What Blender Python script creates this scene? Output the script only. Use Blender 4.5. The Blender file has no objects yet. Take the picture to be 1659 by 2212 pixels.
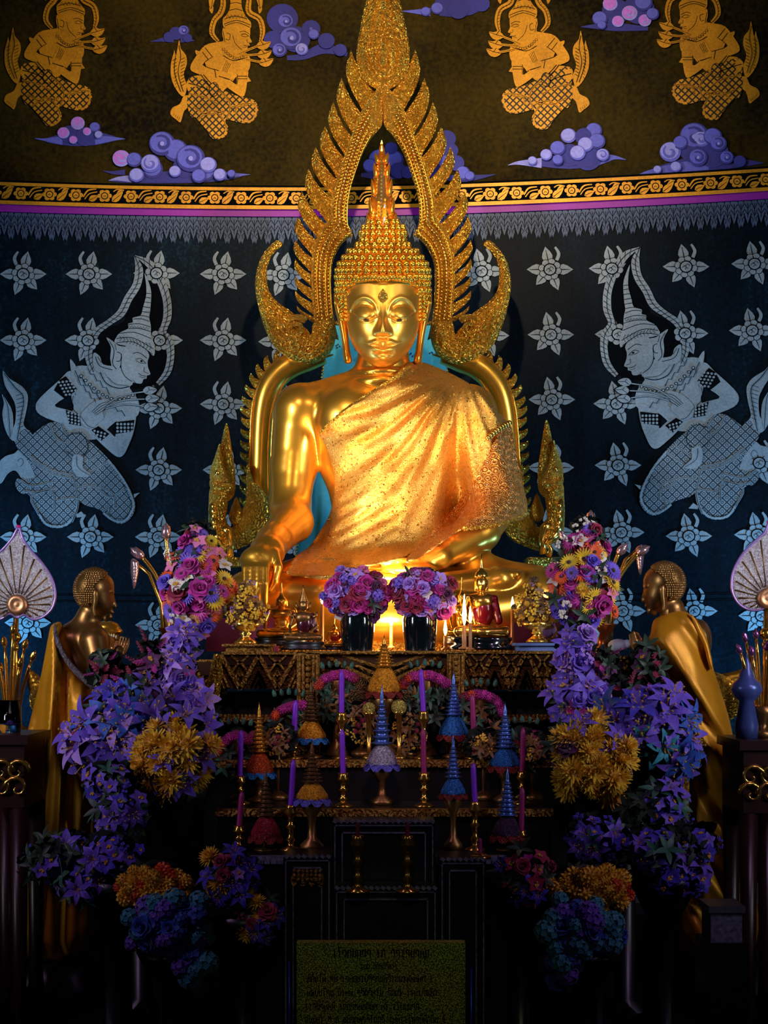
import bpy, bmesh, math, random
import numpy as np
from mathutils import Vector, Matrix, Euler
from mathutils.geometry import delaunay_2d_cdt
R = math.radians
PI = math.pi
random.seed(7)
rng = np.random.default_rng(11)
scene = bpy.context.scene
COL = scene.collection
# ---- camera frame: level camera at eye height, rising lens (shift) ----
F, CX, CY, HC = 3200.0, 829.5, 1400.0, 1.6
def P(px, py, d):
    return Vector(((px-CX)*d/F, d, HC-(py-CY)*d/F))
cam_d = bpy.data.cameras.new('camera'); cam = bpy.data.objects.new('camera', cam_d); COL.objects.link(cam)
cam.location = (0, 0, HC); cam.rotation_euler = (R(90), 0, 0)
cam_d.sensor_fit = 'HORIZONTAL'; cam_d.sensor_width = 36; cam_d.lens = F/1659*36
cam_d.shift_y = (CY-1106)/1659
cam_d.clip_start = 0.05; cam_d.clip_end = 100
scene.camera = cam
vs = scene.view_settings
vs.view_transform = 'Standard'; vs.look = 'None'; vs.gamma = 1; vs.exposure = 0; vs.use_curve_mapping = False

# ---------------- materials ----------------
def lin(c):
    return tuple(((v/255)/12.92 if v/255 <= .04045 else ((v/255+.055)/1.055)**2.4) for v in c)
class NT:
    def __init__(s, name):
        s.m = bpy.data.materials.new(name); s.m.use_nodes = True
        s.t = s.m.node_tree; s.n = s.t.nodes; s.l = s.t.links
        s.b = s.n['Principled BSDF']
    def add(s, typ, **kw):
        nd = s.n.new(typ)
        for k, v in kw.items():
            if k.startswith('i_'):
                key = k[2:].replace('_', ' ')
                nd.inputs[key].default_value = v
            else: setattr(nd, k, v)
        return nd
    def link(s, a, b): s.l.new(a, b)
    def set(s, **kw):
        for k, v in kw.items():
            s.b.inputs[k.replace('_', ' ')].default_value = v
    def coord(s, scale=1.0):
        tc = s.add('ShaderNodeTexCoord')
        mp = s.add('ShaderNodeMapping'); mp.inputs['Scale'].default_value = (scale,)*3 if not hasattr(scale, '__len__') else scale
        s.link(tc.outputs['Object'], mp.inputs['Vector'])
        return mp.outputs['Vector']
    def noise(s, scale, detail=3, co=None, **k):
        nd = s.add('ShaderNodeTexNoise'); nd.inputs['Scale'].default_value = scale; nd.inputs['Detail'].default_value = detail
        for a, b in k.items(): nd.inputs[a].default_value = b
        s.link(co if co is not None else s.coord(), nd.inputs['Vector']); return nd
    def vor(s, scale, co=None, feature='F1', **k):
        nd = s.add('ShaderNodeTexVoronoi', feature=feature); nd.inputs['Scale'].default_value = scale
        for a, b in k.items(): nd.inputs[a].default_value = b
        s.link(co if co is not None else s.coord(), nd.inputs['Vector']); return nd
    def ramp(s, fac, stops):
        r = s.add('ShaderNodeValToRGB'); e = r.color_ramp.elements
        while len(e) < len(stops): e.new(.5)
        for q, (p, c) in zip(e, stops):
            q.position = p; q.color = (*c, 1) if len(c) == 3 else c
        s.link(fac, r.inputs['Fac']); return r.outputs['Color']
    def math(s, op, a, b=None, clamp=False):
        nd = s.add('ShaderNodeMath', operation=op); nd.use_clamp = clamp
        for i, v in enumerate((a, b)):
            if v is None: continue
            if isinstance(v, (int, float)): nd.inputs[i].default_value = v
            else: s.link(v, nd.inputs[i])
        return nd.outputs[0]
    def bump(s, h, strength=.5, dist=.01, normal=None):
        b = s.add('ShaderNodeBump'); b.inputs['Strength'].default_value = strength; b.inputs['Distance'].default_value = dist
        s.link(h, b.inputs['Height'])
        if normal is not None: s.link(normal, b.inputs['Normal'])
        s.link(b.outputs['Normal'], s.b.inputs['Normal']); return b.outputs['Normal']

MATS = {}
def plain(name, col, rough=.5, metal=0., vary=.15, vscale=30, bump=0., spec=.5, sheen=0, sss=0, coat=0):
    """simple procedural surface with slight tonal mottling"""
    t = NT(name); c = lin(col)
    n = t.noise(vscale, 3)
    a = tuple(max(0, v*(1-vary)) for v in c); b = tuple(min(1, v*(1+vary)) for v in c)
    t.link(t.ramp(n.outputs['Fac'], [(.3, a), (.7, b)]), t.b.inputs['Base Color'])
    t.set(Roughness=rough, Metallic=metal); t.b.inputs['Specular IOR Level'].default_value = spec
    if coat: t.b.inputs['Coat Weight'].default_value = coat
    if sheen: t.b.inputs['Sheen Weight'].default_value = sheen
    if bump: t.bump(n.outputs['Fac'], .6, bump)
    MATS[name] = t.m
    return t.m
def gold_mat(name, col, rough=.28, metal=.8, bumpkind=None, bstr=.6, bscale=40, bdist=.01, vary=.12):
    t = NT(name); c = lin(col)
    n = t.noise(6, 4)
    a = tuple(v*(1-vary) for v in c); b = tuple(min(1, v*(1+vary)) for v in c)
    t.link(t.ramp(n.outputs['Fac'], [(.3, a), (.7, b)]), t.b.inputs['Base Color'])
    t.set(Roughness=rough, Metallic=metal)
    if bumpkind == 'ornate':
        co = t.coord()
        w = t.noise(bscale*.25, 2, co)
        mx = t.add('ShaderNodeMixRGB', blend_type='ADD'); mx.inputs['Fac'].default_value = .035
        t.link(co, mx.inputs['Color1']); t.link(w.outputs['Color'], mx.inputs['Color2'])
        v = t.vor(bscale, mx.outputs['Color'])
        s1 = t.math('SINE', t.math('MULTIPLY', v.outputs['Distance'], 13))
        v2 = t.vor(bscale*2.7, co)
        h = t.math('ADD', t.math('MULTIPLY', s1, .5), t.math('MULTIPLY', v2.outputs['Distance'], -.9))
        t.bump(h, bstr, bdist)
    elif bumpkind == 'bead':
        v = t.vor(bscale); t.bump(t.math('MULTIPLY', v.outputs['Distance'], -1), bstr, bdist)
    elif bumpkind == 'fine':
        v = t.noise(bscale, 4); t.bump(v.outputs['Fac'], bstr, bdist)
    MATS[name] = t.m
    return t.m

GOLD = gold_mat('polished_gold', (255, 176, 60), .29, .86, 'fine', .05, 14, .004)
GOLD.node_tree.nodes['Principled BSDF'].inputs['Coat Weight'].default_value = .3; GOLD.node_tree.nodes['Principled BSDF'].inputs['Coat Roughness'].default_value = .16
GOLDHEAD = gold_mat('satin_gold_face', (255, 176, 62), .35, .86, None, .05)
GOLDHEAD.node_tree.nodes['Principled BSDF'].inputs['Coat Weight'].default_value = .3; GOLDHEAD.node_tree.nodes['Principled BSDF'].inputs['Coat Roughness'].default_value = .3
GOLDREL = gold_mat('carved_gold', (255, 190, 72), .3, .86, 'ornate', 1.0, 34, .016)
GOLDSM = gold_mat('carved_gold_fine', (255, 192, 78), .32, .88, 'ornate', 1.0, 62, .010)
GOLDCURL = gold_mat('gold_curls', (255, 182, 60), .26, .9)
GOLDLIGHT = gold_mat('pale_gold', (255, 190, 85), .22, .95)
BRONZE = gold_mat('bronze_gold', (146, 104, 56), .36, .85, 'fine', .1, 20, .004)
GOLDDIM = gold_mat('aged_gold_carving', (150, 105, 38), .5, .55, 'ornate', .8, 30, .01)

def cloth_gold():
    t = NT('sequined_gold_cloth')
    co = t.coord()
    v = t.vor(190, co)
    # glitter: random tiny facet tilt
    g = t.vor(330, co)
    sep = t.add('ShaderNodeVectorMath', operation='SUBTRACT'); sep.inputs[1].default_value = (.5, .5, .5); t.link(g.outputs['Color'], sep.inputs[0])
    sc = t.add('ShaderNodeVectorMath', operation='SCALE'); sc.inputs['Scale'].default_value = .45; t.link(sep.outputs[0], sc.inputs[0])
    g2 = t.vor(105, co); sp2 = t.add('ShaderNodeSeparateColor'); t.link(g2.outputs['Color'], sp2.inputs[0])
    big = t.math('GREATER_THAN', sp2.outputs[0], .9)
    sb = t.add('ShaderNodeVectorMath', operation='SUBTRACT'); sb.inputs[1].default_value = (.95, .5, .5); t.link(g2.outputs['Color'], sb.inputs[0])
    sk = t.add('ShaderNodeVectorMath', operation='SCALE'); t.link(sb.outputs[0], sk.inputs[0]); t.link(t.math('MULTIPLY', big, 1.1), sk.inputs['Scale'])
    sm = t.add('ShaderNodeVectorMath', operation='ADD'); t.link(sc.outputs[0], sm.inputs[0]); t.link(sk.outputs[0], sm.inputs[1]); sc = sm
    t.link(t.math('SUBTRACT', .36, t.math('MULTIPLY', big, .2)), t.b.inputs['Roughness'])
    geo = t.add('ShaderNodeNewGeometry')
    ad = t.add('ShaderNodeVectorMath', operation='ADD'); t.link(geo.outputs['Normal'], ad.inputs[0]); t.link(sc.outputs[0], ad.inputs[1])
    nm = t.add('ShaderNodeVectorMath', operation='NORMALIZE'); t.link(ad.outputs[0], nm.inputs[0])
    t.bump(v.outputs['Distance'], .5, .004, nm.outputs[0])
    n = t.noise(4, 3, co)
    t.link(t.ramp(n.outputs['Fac'], [(.3, lin((202, 140, 52))), (.7, lin((234, 174, 84)))]), t.b.inputs['Base Color'])
    t.set(Metallic=.8)
    MATS['sequin'] = t.m; return t.m
SEQUIN = cloth_gold()
def lace():
    t = NT('embroidered_gold_lace')
    co = t.coord()
    v = t.vor(24, co, Randomness=.35)
    ring = t.math('SINE', t.math('MULTIPLY', v.outputs['Distance'], 26))
    col = t.ramp(ring, [(.2, lin((190, 110, 40))), (.75, lin((246, 180, 96)))])
    v3 = t.vor(24, co, Randomness=.35)
    dot = t.math('LESS_THAN', v3.outputs['Distance'], .1)
    mx = t.add('ShaderNodeMixRGB'); t.link(dot, mx.inputs['Fac']); t.link(col, mx.inputs['Color1']); mx.inputs['Color2'].default_value = (1, .9, .75, 1)
    t.link(mx.outputs['Color'], t.b.inputs['Base Color'])
    t.bump(ring, .7, .006); t.set(Roughness=.38, Metallic=.7)
    return t.m
LACE = lace()
def robe_cloth():
    t = NT('satin_robe_cloth')
    co = t.coord()
    n = t.noise(5, 3, co); w = t.noise(260, 1, co)
    t.link(t.ramp(n.outputs['Fac'], [(.3, lin((190, 122, 12))), (.7, lin((224, 152, 22)))]), t.b.inputs['Base Color'])
    t.bump(w.outputs['Fac'], .35, .002); t.set(Roughness=.46, Metallic=.4)
    return t.m
ROBE = robe_cloth()

# ---------------- object helpers ----------------
def props(o, label=None, cat=None, group=None, kind=None):
    if label: o['label'] = label
    if cat: o['category'] = cat
    if group: o['group'] = group
    if kind: o['kind'] = kind
    return o
def thing(name, label, cat, loc=(0, 0, 0), rotz=0, group=None):
    o = bpy.data.objects.new(name, None); COL.objects.link(o)
    o.location = loc; o.rotation_euler = (0, 0, rotz); o.empty_display_size = .05
    return props(o, label, cat, group)
def link(name, me, mat, parent=None, label=None, world=True):
    """link a mesh; world=True: its vertices are world coordinates"""
    o = bpy.data.objects.new(name, me); COL.objects.link(o)
    mats = mat if isinstance(mat, (list, tuple)) else [mat]
    if not me.materials:
        for m in mats: me.materials.append(m)
    if parent is not None:
        o.parent = parent
        if world:
            M = Matrix.LocRotScale(parent.location, parent.rotation_euler, parent.scale)
            if parent.parent is not None:
                pp = parent.parent; M = Matrix.LocRotScale(pp.location, pp.rotation_euler, pp.scale) @ parent.matrix_parent_inverse @ M
            o.matrix_parent_inverse = M.inverted()
    if label: o['label'] = label
    return o
def mesh_from(name, verts, faces, mi=None, smooth=True):
    me = bpy.data.meshes.new(name)
    me.from_pydata([tuple(v) for v in verts], [], [tuple(f) for f in faces])
    if mi is not None:
        me.polygons.foreach_set('material_index', mi)
    if smooth: me.polygons.foreach_set('use_smooth', [True]*len(me.polygons))
    me.update(); return me
class MB:
    """mesh collector"""
    def __init__(s): s.v = []; s.f = []; s.m = []; s.cur = 0
    def add(s, verts, faces, mi=None):
        o = len(s.v); s.v += [tuple(v) for v in verts]; s.f += [tuple(i+o for i in f) for f in faces]
        s.m += [s.cur if mi is None else mi]*len(faces)
    def box(s, c, size, rot=None, mi=None, bev=0):
        x, y, z = [q/2 for q in size]
        vs_ = [Vector((a*x, b*y, c_*z)) for a in (-1, 1) for b in (-1, 1) for c_ in (-1, 1)]
        if rot is not None: vs_ = [rot @ v for v in vs_]
        vs_ = [v+Vector(c) for v in vs_]
        s.add(vs_, [(0, 1, 3, 2), (4, 6, 7, 5), (0, 4, 5, 1), (2, 3, 7, 6), (0, 2, 6, 4), (1, 5, 7, 3)], mi)
    def tube(s, pts, rad, n=10, mi=None, cap=True, flat=1.0):
        pts = [Vector(p) for p in pts]
        if not hasattr(rad, '__len__'): rad = [rad]*len(pts)
        vs_, fs = [], []; up = None
        for i, p in enumerate(pts):
            t = (pts[min(i+1, len(pts)-1)]-pts[max(i-1, 0)])
            if t.length < 1e-9: t = Vector((0, 0, 1))
            t.normalize()
            if up is None:
                up = Vector((0, 1, 0)) if abs(t.y) < .9 else Vector((1, 0, 0))
            a = t.cross(up)
            if a.length < 1e-6: a = t.orthogonal()
            a.normalize(); b = a.cross(t).normalized(); up = b
            for k in range(n):
                an = 2*PI*k/n; vs_.append(p+a*math.cos(an)*rad[i]+b*math.sin(an)*rad[i]*flat)
        for i in range(len(pts)-1):
            for k in range(n):
                k2 = (k+1) % n; fs.append((i*n+k, i*n+k2, (i+1)*n+k2, (i+1)*n+k))
        if cap:
            fs.append(tuple(range(n-1, -1, -1))); m0 = (len(pts)-1)*n; fs.append(tuple(m0+k for k in range(n)))
        s.add(vs_, fs, mi)
    def lathe(s, prof, c=(0, 0, 0), n=20, mi=None, sq=1.0):
        """prof: (r,z) list bottom to top"""
        vs_, fs = [], []
        for r, z in prof:
            for k in range(n):
                an = 2*PI*k/n; vs_.append((c[0]+r*math.cos(an), c[1]+r*sq*math.sin(an), c[2]+z))
        for i in range(len(prof)-1):
            for k in range(n):
                k2 = (k+1) % n; fs.append((i*n+k, i*n+k2, (i+1)*n+k2, (i+1)*n+k))
        fs.append(tuple(range(n-1, -1, -1))); m0 = (len(prof)-1)*n; fs.append(tuple(m0+k for k in range(n)))
        s.add(vs_, fs, mi)
    def ball(s, c, r, n=10, m=6, mi=None):
        if not hasattr(r, '__len__'): r = (r, r, r)
        vs_ = [(c[0], c[1], c[2]-r[2])]; fs = []
        for i in range(1, m):
            ph = -PI/2+PI*i/m
            for k in range(n):
                an = 2*PI*k/n; vs_.append((c[0]+r[0]*math.cos(ph)*math.cos(an), c[1]+r[1]*math.cos(ph)*math.sin(an), c[2]+r[2]*math.sin(ph)))
        vs_.append((c[0], c[1], c[2]+r[2])); T = len(vs_)-1
        for k in range(n):
            k2 = (k+1) % n
            fs.append((0, 1+k2, 1+k)); fs.append((T, 1+(m-2)*n+k, 1+(m-2)*n+k2))
            for i in range(m-2): fs.append((1+i*n+k, 1+i*n+k2, 1+(i+1)*n+k2, 1+(i+1)*n+k))
        s.add(vs_, fs, mi)
    def mesh(s, name='m', smooth=True): return mesh_from(name, s.v, s.f, s.m, smooth)
    def build(s, name, mat, parent=None, label=None, smooth=True, world=True):
        o = link(name, s.mesh(name, smooth), mat, parent, label, world)
        return o
def auto_smooth(o, ang=40):
    me = o.data
    me.set_sharp_from_angle(angle=R(ang))
def catmull(pts, k=6, closed=False):
    pts = [np.array(p, float) for p in pts]; n = len(pts); out = []
    rngi = range(n if closed else n-1)
    for i in rngi:
        if closed: p0, p1, p2, p3 = pts[(i-1) % n], pts[i], pts[(i+1) % n], pts[(i+2) % n]
        else: p0, p1, p2, p3 = pts[max(i-1, 0)], pts[i], pts[i+1], pts[min(i+2, n-1)]
        for j in range(k):
            t = j/k
            out.append(.5*((2*p1)+(-p0+p2)*t+(2*p0-5*p1+4*p2-p3)*t*t+(-p0+3*p1-3*p2+p3)*t**3))
    if not closed: out.append(pts[-1])
    return [tuple(p) for p in out]
def pip(px, py, poly):
    poly = np.asarray(poly, float); x1, y1 = poly[:, 0], poly[:, 1]; x2, y2 = np.roll(x1, -1), np.roll(y1, -1)
    ins = np.zeros(px.shape, bool)
    for a, b, c, d in zip(x1, y1, x2, y2):
        if b == d: continue
        ins ^= ((b > py) != (d > py)) & (px < (c-a)*(py-b)/(d-b)+a)
    return ins
def segdist(px, py, poly):
    poly = np.asarray(poly, float); D = np.full(px.shape, 1e9)
    for i in range(len(poly)):
        ax, ay = poly[i]; bx, by = poly[(i+1) % len(poly)]
        dx, dy = bx-ax, by-ay; L = dx*dx+dy*dy+1e-12
        t = np.clip(((px-ax)*dx+(py-ay)*dy)/L, 0, 1)
        D = np.minimum(D, np.hypot(px-ax-t*dx, py-ay-t*dy))
    return D
def relief(poly, d, thick, bulge, sp=None, power=.5, width=None, hfun=None, extra=None):
    """solid with a swelling front face. poly in photo pixels placed on the plane at distance d; thick, bulge in metres"""
    poly = [tuple(p) for p in poly]
    a = np.array(poly); w = a.max(0)-a.min(0)
    if sp is None: sp = max(min(w)/8, 2)
    pts = []
    n = len(poly)
    for i in range(n):
        p, q = a[i], a[(i+1) % n]; L = np.hypot(*(q-p)); m = max(1, int(round(L/sp)))
        for j in range(m): pts.append(tuple(p+(q-p)*j/m))
    b = np.array(pts); nb = len(b)
    gx, gy = np.meshgrid(np.arange(a[:, 0].min(), a[:, 0].max(), sp), np.arange(a[:, 1].min(), a[:, 1].max(), sp))
    gx = gx+((np.arange(gx.shape[0]) % 2)*sp/2)[:, None]
    gx, gy = gx.ravel(), gy.ravel()
    ins = pip(gx, gy, poly); gx, gy = gx[ins], gy[ins]
    ds = segdist(gx, gy, poly); k = ds > sp*.45; gx, gy, ds = gx[k], gy[k], ds[k]
    allp = [Vector((float(x), float(y))) for x, y in b]+[Vector((float(x), float(y))) for x, y in zip(gx, gy)]
    ve, ed, fa, ov, oe, of = delaunay_2d_cdt(allp, [(i, (i+1) % nb) for i in range(nb)], [], 1, 1e-6)
    X = np.array([v.x for v in ve]); Y = np.array([v.y for v in ve])
    D = segdist(X, Y, poly); W = width or max(D.max(), 1e-6)
    H = bulge*np.clip(D/W, 0, 1)**power
    if hfun is not None: H = H+hfun(X, Y, D)*(D > .01*sp)
    N = len(ve); V = []; Fc = []
    for x, y, h in zip(X, Y, H): V.append(P(x, y, d-thick/2-h))
    for x, y in zip(X, Y): V.append(P(x, y, d+thick/2))
    cnt = {}
    for f in fa:
        f = list(f)
        ar = sum(X[f[i]]*Y[f[(i+1) % len(f)]]-X[f[(i+1) % len(f)]]*Y[f[i]] for i in range(len(f)))
        if ar < 0: f = f[::-1]
        Fc.append(tuple(f)); Fc.append(tuple(i+N for i in f[::-1]))
        for i in range(len(f)):
            e = (f[i], f[(i+1) % len(f)]); cnt[e] = 1
    for (i, j) in list(cnt):
        if (j, i) not in cnt: Fc.append((j, i, i+N, j+N))
    return V, Fc

# ---------------- signed-distance sculpting ----------------
class SDF:
    """union of tapered capsules and ellipsoids with smooth blends, meshed by surface nets"""
    def __init__(s, lo, hi, h):
        s.h = h; s.lo = np.array(lo, float)
        s.n = np.maximum(((np.array(hi)-s.lo)/h).astype(int)+1, 4)
        s.g = np.full(tuple(s.n), 1.0, np.float32)
        s.ax = [s.lo[i]+h*np.arange(s.n[i]) for i in range(3)]
    def _reg(s, lo, hi):
        sl = []
        for i in range(3):
            a = int(max(0, math.floor((lo[i]-s.lo[i])/s.h))); b = int(min(s.n[i], math.ceil((hi[i]-s.lo[i])/s.h)+1))
            if b <= a: return None
            sl.append(slice(a, b))
        X, Y, Z = np.meshgrid(s.ax[0][sl[0]], s.ax[1][sl[1]], s.ax[2][sl[2]], indexing='ij', sparse=True)
        return tuple(sl), X, Y, Z
    def comb(s, sl, d, k, op='add'):
        g = s.g[sl]; d = d.astype(np.float32)
        if op == 'sub': 
            d = -d; hh = np.clip(.5-.5*(g-d)/k, 0, 1); s.g[sl] = g*(1-hh)+d*hh+k*hh*(1-hh); return
        hh = np.clip(.5+.5*(g-d)/k, 0, 1)
        s.g[sl] = g*(1-hh)+d*hh-k*hh*(1-hh)
    def cap(s, a, b, ra, rb=None, k=.02, op='add'):
        rb = ra if rb is None else rb
        a, b = np.array(a, float), np.array(b, float); m = max(ra, rb)+k*1.2+2*s.h
        r = s._reg(np.minimum(a, b)-m, np.maximum(a, b)+m)
        if r is None: return s
        sl, X, Y, Z = r; ab = b-a; L = ab@ab+1e-12
        t = np.clip(((X-a[0])*ab[0]+(Y-a[1])*ab[1]+(Z-a[2])*ab[2])/L, 0, 1)
        d = np.sqrt((X-a[0]-t*ab[0])**2+(Y-a[1]-t*ab[1])**2+(Z-a[2]-t*ab[2])**2)-(ra+(rb-ra)*t)
        s.comb(sl, d, k, op); return s
    def chain(s, pts, rad, k=.02, op='add'):
        for i in range(len(pts)-1): s.cap(pts[i], pts[i+1], rad[i], rad[i+1], k, op)
        return s
    def ell(s, c, r, k=.02, rot=None, op='add', p=2.0):
        c = np.array(c, float); r = np.array(r, float); m = max(r)+k*1.2+2*s.h
        q = s._reg(c-m, c+m)
        if q is None: return s
        sl, X, Y, Z = q; x, y, z = X-c[0], Y-c[1], Z-c[2]
        if rot is not None:
            M = np.array(rot.to_matrix() if hasattr(rot, 'to_matrix') else rot).T
            x, y, z = (M[0, 0]*x+M[0, 1]*y+M[0, 2]*z), (M[1, 0]*x+M[1, 1]*y+M[1, 2]*z), (M[2, 0]*x+M[2, 1]*y+M[2, 2]*z)
        if p == 2.0:
            k0 = np.sqrt((x/r[0])**2+(y/r[1])**2+(z/r[2])**2); k1 = np.sqrt((x/r[0]**2)**2+(y/r[1]**2)**2+(z/r[2]**2)**2)+1e-9
            d = k0*(k0-1)/k1
        else:
            k0 = ((np.abs(x/r[0]))**p+(np.abs(y/r[1]))**p+(np.abs(z/r[2]))**p)**(1/p); d = (k0-1)*min(r)
        s.comb(sl, d, k, op); return s
    def mesh(s, name='body', smooth=2):
        g = s.g; nx, ny, nz = g.shape; ins = g < 0
        c = np.zeros((nx-1, ny-1, nz-1), np.int8)
        for i in (0, 1):
            for j in (0, 1):
                for k in (0, 1): c += ins[i:nx-1+i, j:ny-1+j, k:nz-1+k]
        act = (c > 0) & (c < 8); idx = np.argwhere(act)
        vid = np.full(act.shape, -1, np.int64); vid[act] = np.arange(len(idx))
        acc = np.zeros((len(idx), 3)); cn = np.zeros(len(idx))
        C = [(i, j, k) for i in (0, 1) for j in (0, 1) for k in (0, 1)]
        for a in C:
            for b in C:
                if sum(abs(a[q]-b[q]) for q in range(3)) != 1 or a > b: continue
                ga = g[idx[:, 0]+a[0], idx[:, 1]+a[1], idx[:, 2]+a[2]]; gb = g[idx[:, 0]+b[0], idx[:, 1]+b[1], idx[:, 2]+b[2]]
                cr = (ga < 0) != (gb < 0); t = np.where(cr, ga/(ga-gb+1e-12), 0)
                p = np.array(a)[None]+(np.array(b)-np.array(a))[None]*t[:, None]
                acc[cr] += p[cr]; cn[cr] += 1
        V = s.lo+(idx+acc/np.maximum(cn, 1)[:, None])*s.h
        Fs = []
        for ax in range(3):
            u, v = [(1, 2), (2, 0), (0, 1)][ax]
            sl0 = [slice(1, g.shape[q]-1) for q in range(3)]; sl0[ax] = slice(0, g.shape[ax]-1)
            sl1 = list(sl0); sl1[ax] = slice(1, g.shape[ax])
            A = ins[tuple(sl0)]; B = ins[tuple(sl1)]
            for flip in (0, 1):
                e = np.argwhere((A & ~B) if not flip else (~A & B))
                if len(e) == 0: continue
                off = np.array([1, 1, 1]); off[ax] = 0; e = e+off
                eu = np.zeros(3, int); eu[u] = 1; ev = np.zeros(3, int); ev[v] = 1
                q = [e-eu-ev, e-ev, e, e-eu]
                ids = np.stack([vid[w[:, 0], w[:, 1], w[:, 2]] for w in q], 1)
                if flip: ids = ids[:, ::-1]
                Fs.append(ids[(ids >= 0).all(1)])
        Fs = np.concatenate(Fs)
        # light laplacian smoothing
        for _ in range(smooth):
            S = np.zeros_like(V); Cn = np.zeros(len(V))
            for i in range(4):
                a, b = Fs[:, i], Fs[:, (i+1) % 4]
                np.add.at(S, a, V[b]); np.add.at(Cn, a, 1)
            V = V*.5+.5*S/np.maximum(Cn, 1)[:, None]
        me = bpy.data.meshes.new(name)
        me.vertices.add(len(V)); me.vertices.foreach_set('co', V.astype(np.float32).ravel())
        me.loops.add(len(Fs)*4); me.loops.foreach_set('vertex_index', Fs.astype(np.int32).ravel())
        me.polygons.add(len(Fs)); me.polygons.foreach_set('loop_start', np.arange(0, len(Fs)*4, 4, dtype=np.int32))
        me.polygons.foreach_set('use_smooth', np.ones(len(Fs), bool)); me.update(calc_edges=True); me.validate()
        return me
# ================= ROOM =================
def wdepth(px):
    if px < 650: return 9.2-.11*((650-px)/650)**2
    return 9.2-.37*(min((px-650)/1009, 1.8))**1.6
def W(px, py, lift=0.0):
    return P(px, py, wdepth(px)-lift)
def wall_mat():
    t = NT('black_lacquered_wall')
    co = t.coord()
    n = t.noise(1.6, 5, co); n2 = t.noise(55, 2, co)
    st = t.noise(1, 4, t.coord((14, 14, 1.5)))
    f = t.math('ADD', t.math('MULTIPLY', n.outputs['Fac'], .6), t.math('MULTIPLY', st.outputs['Fac'], .4))
    f = t.math('ADD', f, t.math('MULTIPLY', t.math('SUBTRACT', n2.outputs['Fac'], .5), .7))
    t.link(t.ramp(f, [(.3, (.0008, .003, .005)), (.6, (.002, .008, .014)), (.85, (.009, .03, .05))]), t.b.inputs['Base Color'])
    t.set(Roughness=.5); t.b.inputs['Specular IOR Level'].default_value = .08
    t.bump(n2.outputs['Fac'], .3, .004); return t.m
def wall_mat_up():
    t = NT('upper_wall_painted_glow')
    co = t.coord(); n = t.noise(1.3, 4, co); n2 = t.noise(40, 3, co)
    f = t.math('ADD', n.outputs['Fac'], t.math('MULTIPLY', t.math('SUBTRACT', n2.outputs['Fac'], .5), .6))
    t.link(t.ramp(f, [(.3, (.006, .004, .001)), (.75, (.06, .036, .003))]), t.b.inputs['Base Color'])  # brown stop carries a warm glow painted into the wall
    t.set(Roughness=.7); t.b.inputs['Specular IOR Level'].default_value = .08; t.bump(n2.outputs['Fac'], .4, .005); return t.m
def paint(name, col, metal=0., rough=.55, lattice=False, scale=1.0, dark=(.01, .02, .03)):
    t = NT(name); c = lin(col); co = t.coord()
    n = t.noise(90, 3, co); n1 = t.noise(5, 3, co)
    f = t.math('ADD', t.math('MULTIPLY', n.outputs['Fac'], .5), t.math('MULTIPLY', n1.outputs['Fac'], .5))
    base = t.ramp(f, [(.35, tuple(v*.66 for v in c)), (.65, tuple(min(1, v*1.2) for v in c))])
    if lattice:
        sx = t.add('ShaderNodeSeparateXYZ'); t.link(co, sx.inputs[0])
        u = t.math('MULTIPLY', t.math('ADD', sx.outputs['X'], sx.outputs['Z']), scale)
        v = t.math('MULTIPLY', t.math('SUBTRACT', sx.outputs['X'], sx.outputs['Z']), scale)
        g = t.math('MINIMUM', t.math('PINGPONG', u, .5), t.math('PINGPONG', v, .5))
        k = t.math('GREATER_THAN', g, .1 if scale < 20 else .15)
        # dot in each diamond
        du = t.math('SUBTRACT', t.math('PINGPONG', u, .5), .5); dv = t.math('SUBTRACT', t.math('PINGPONG', v, .5), .5)
        rr = t.math('SQRT', t.math('ADD', t.math('MULTIPLY', du, du), t.math('MULTIPLY', dv, dv)))
        ring = t.math('GREATER_THAN', t.math('ABSOLUTE', t.math('SUBTRACT', rr, .2)), .055)
        if scale < 20: k = t.math('MULTIPLY', k, ring)
        mx = t.add('ShaderNodeMixRGB'); t.link(k, mx.inputs['Fac']); mx.inputs['Color1'].default_value = (*dark, 1); t.link(base, mx.inputs['Color2'])
        base = mx.outputs['Color']
    t.link(base, t.b.inputs['Base Color']); t.set(Roughness=rough, Metallic=metal)
    return t.m
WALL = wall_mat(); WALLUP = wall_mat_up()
SILV = paint('silver_leaf_paint', (140, 148, 152)); SILVLAT = paint('silver_leaf_lattice', (132, 141, 145), lattice=True, scale=19)
GLD = paint('gold_leaf_paint', (226, 150, 20), .25, .45); GLDLAT = paint('gold_leaf_scales', (226, 150, 20), .25, .45, lattice=True, scale=24, dark=(.02, .012, .003))
INK = plain('black_lacquer_ink', (4, 7, 10), .8, spec=.05)
PURP = plain('painted_purple_light', (150, 16, 150), .5, 0, .1, 60)  # purple light from a hidden strip, painted in as flat colour
VIO = [plain('cloud_'+n, c, .7, 0, .12, 60) for n, c in (('deep_indigo', (52, 50, 140)), ('blue_violet', (98, 98, 205)), ('lilac', (156, 152, 235)), ('pink_violet', (205, 118, 230)))]

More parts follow.
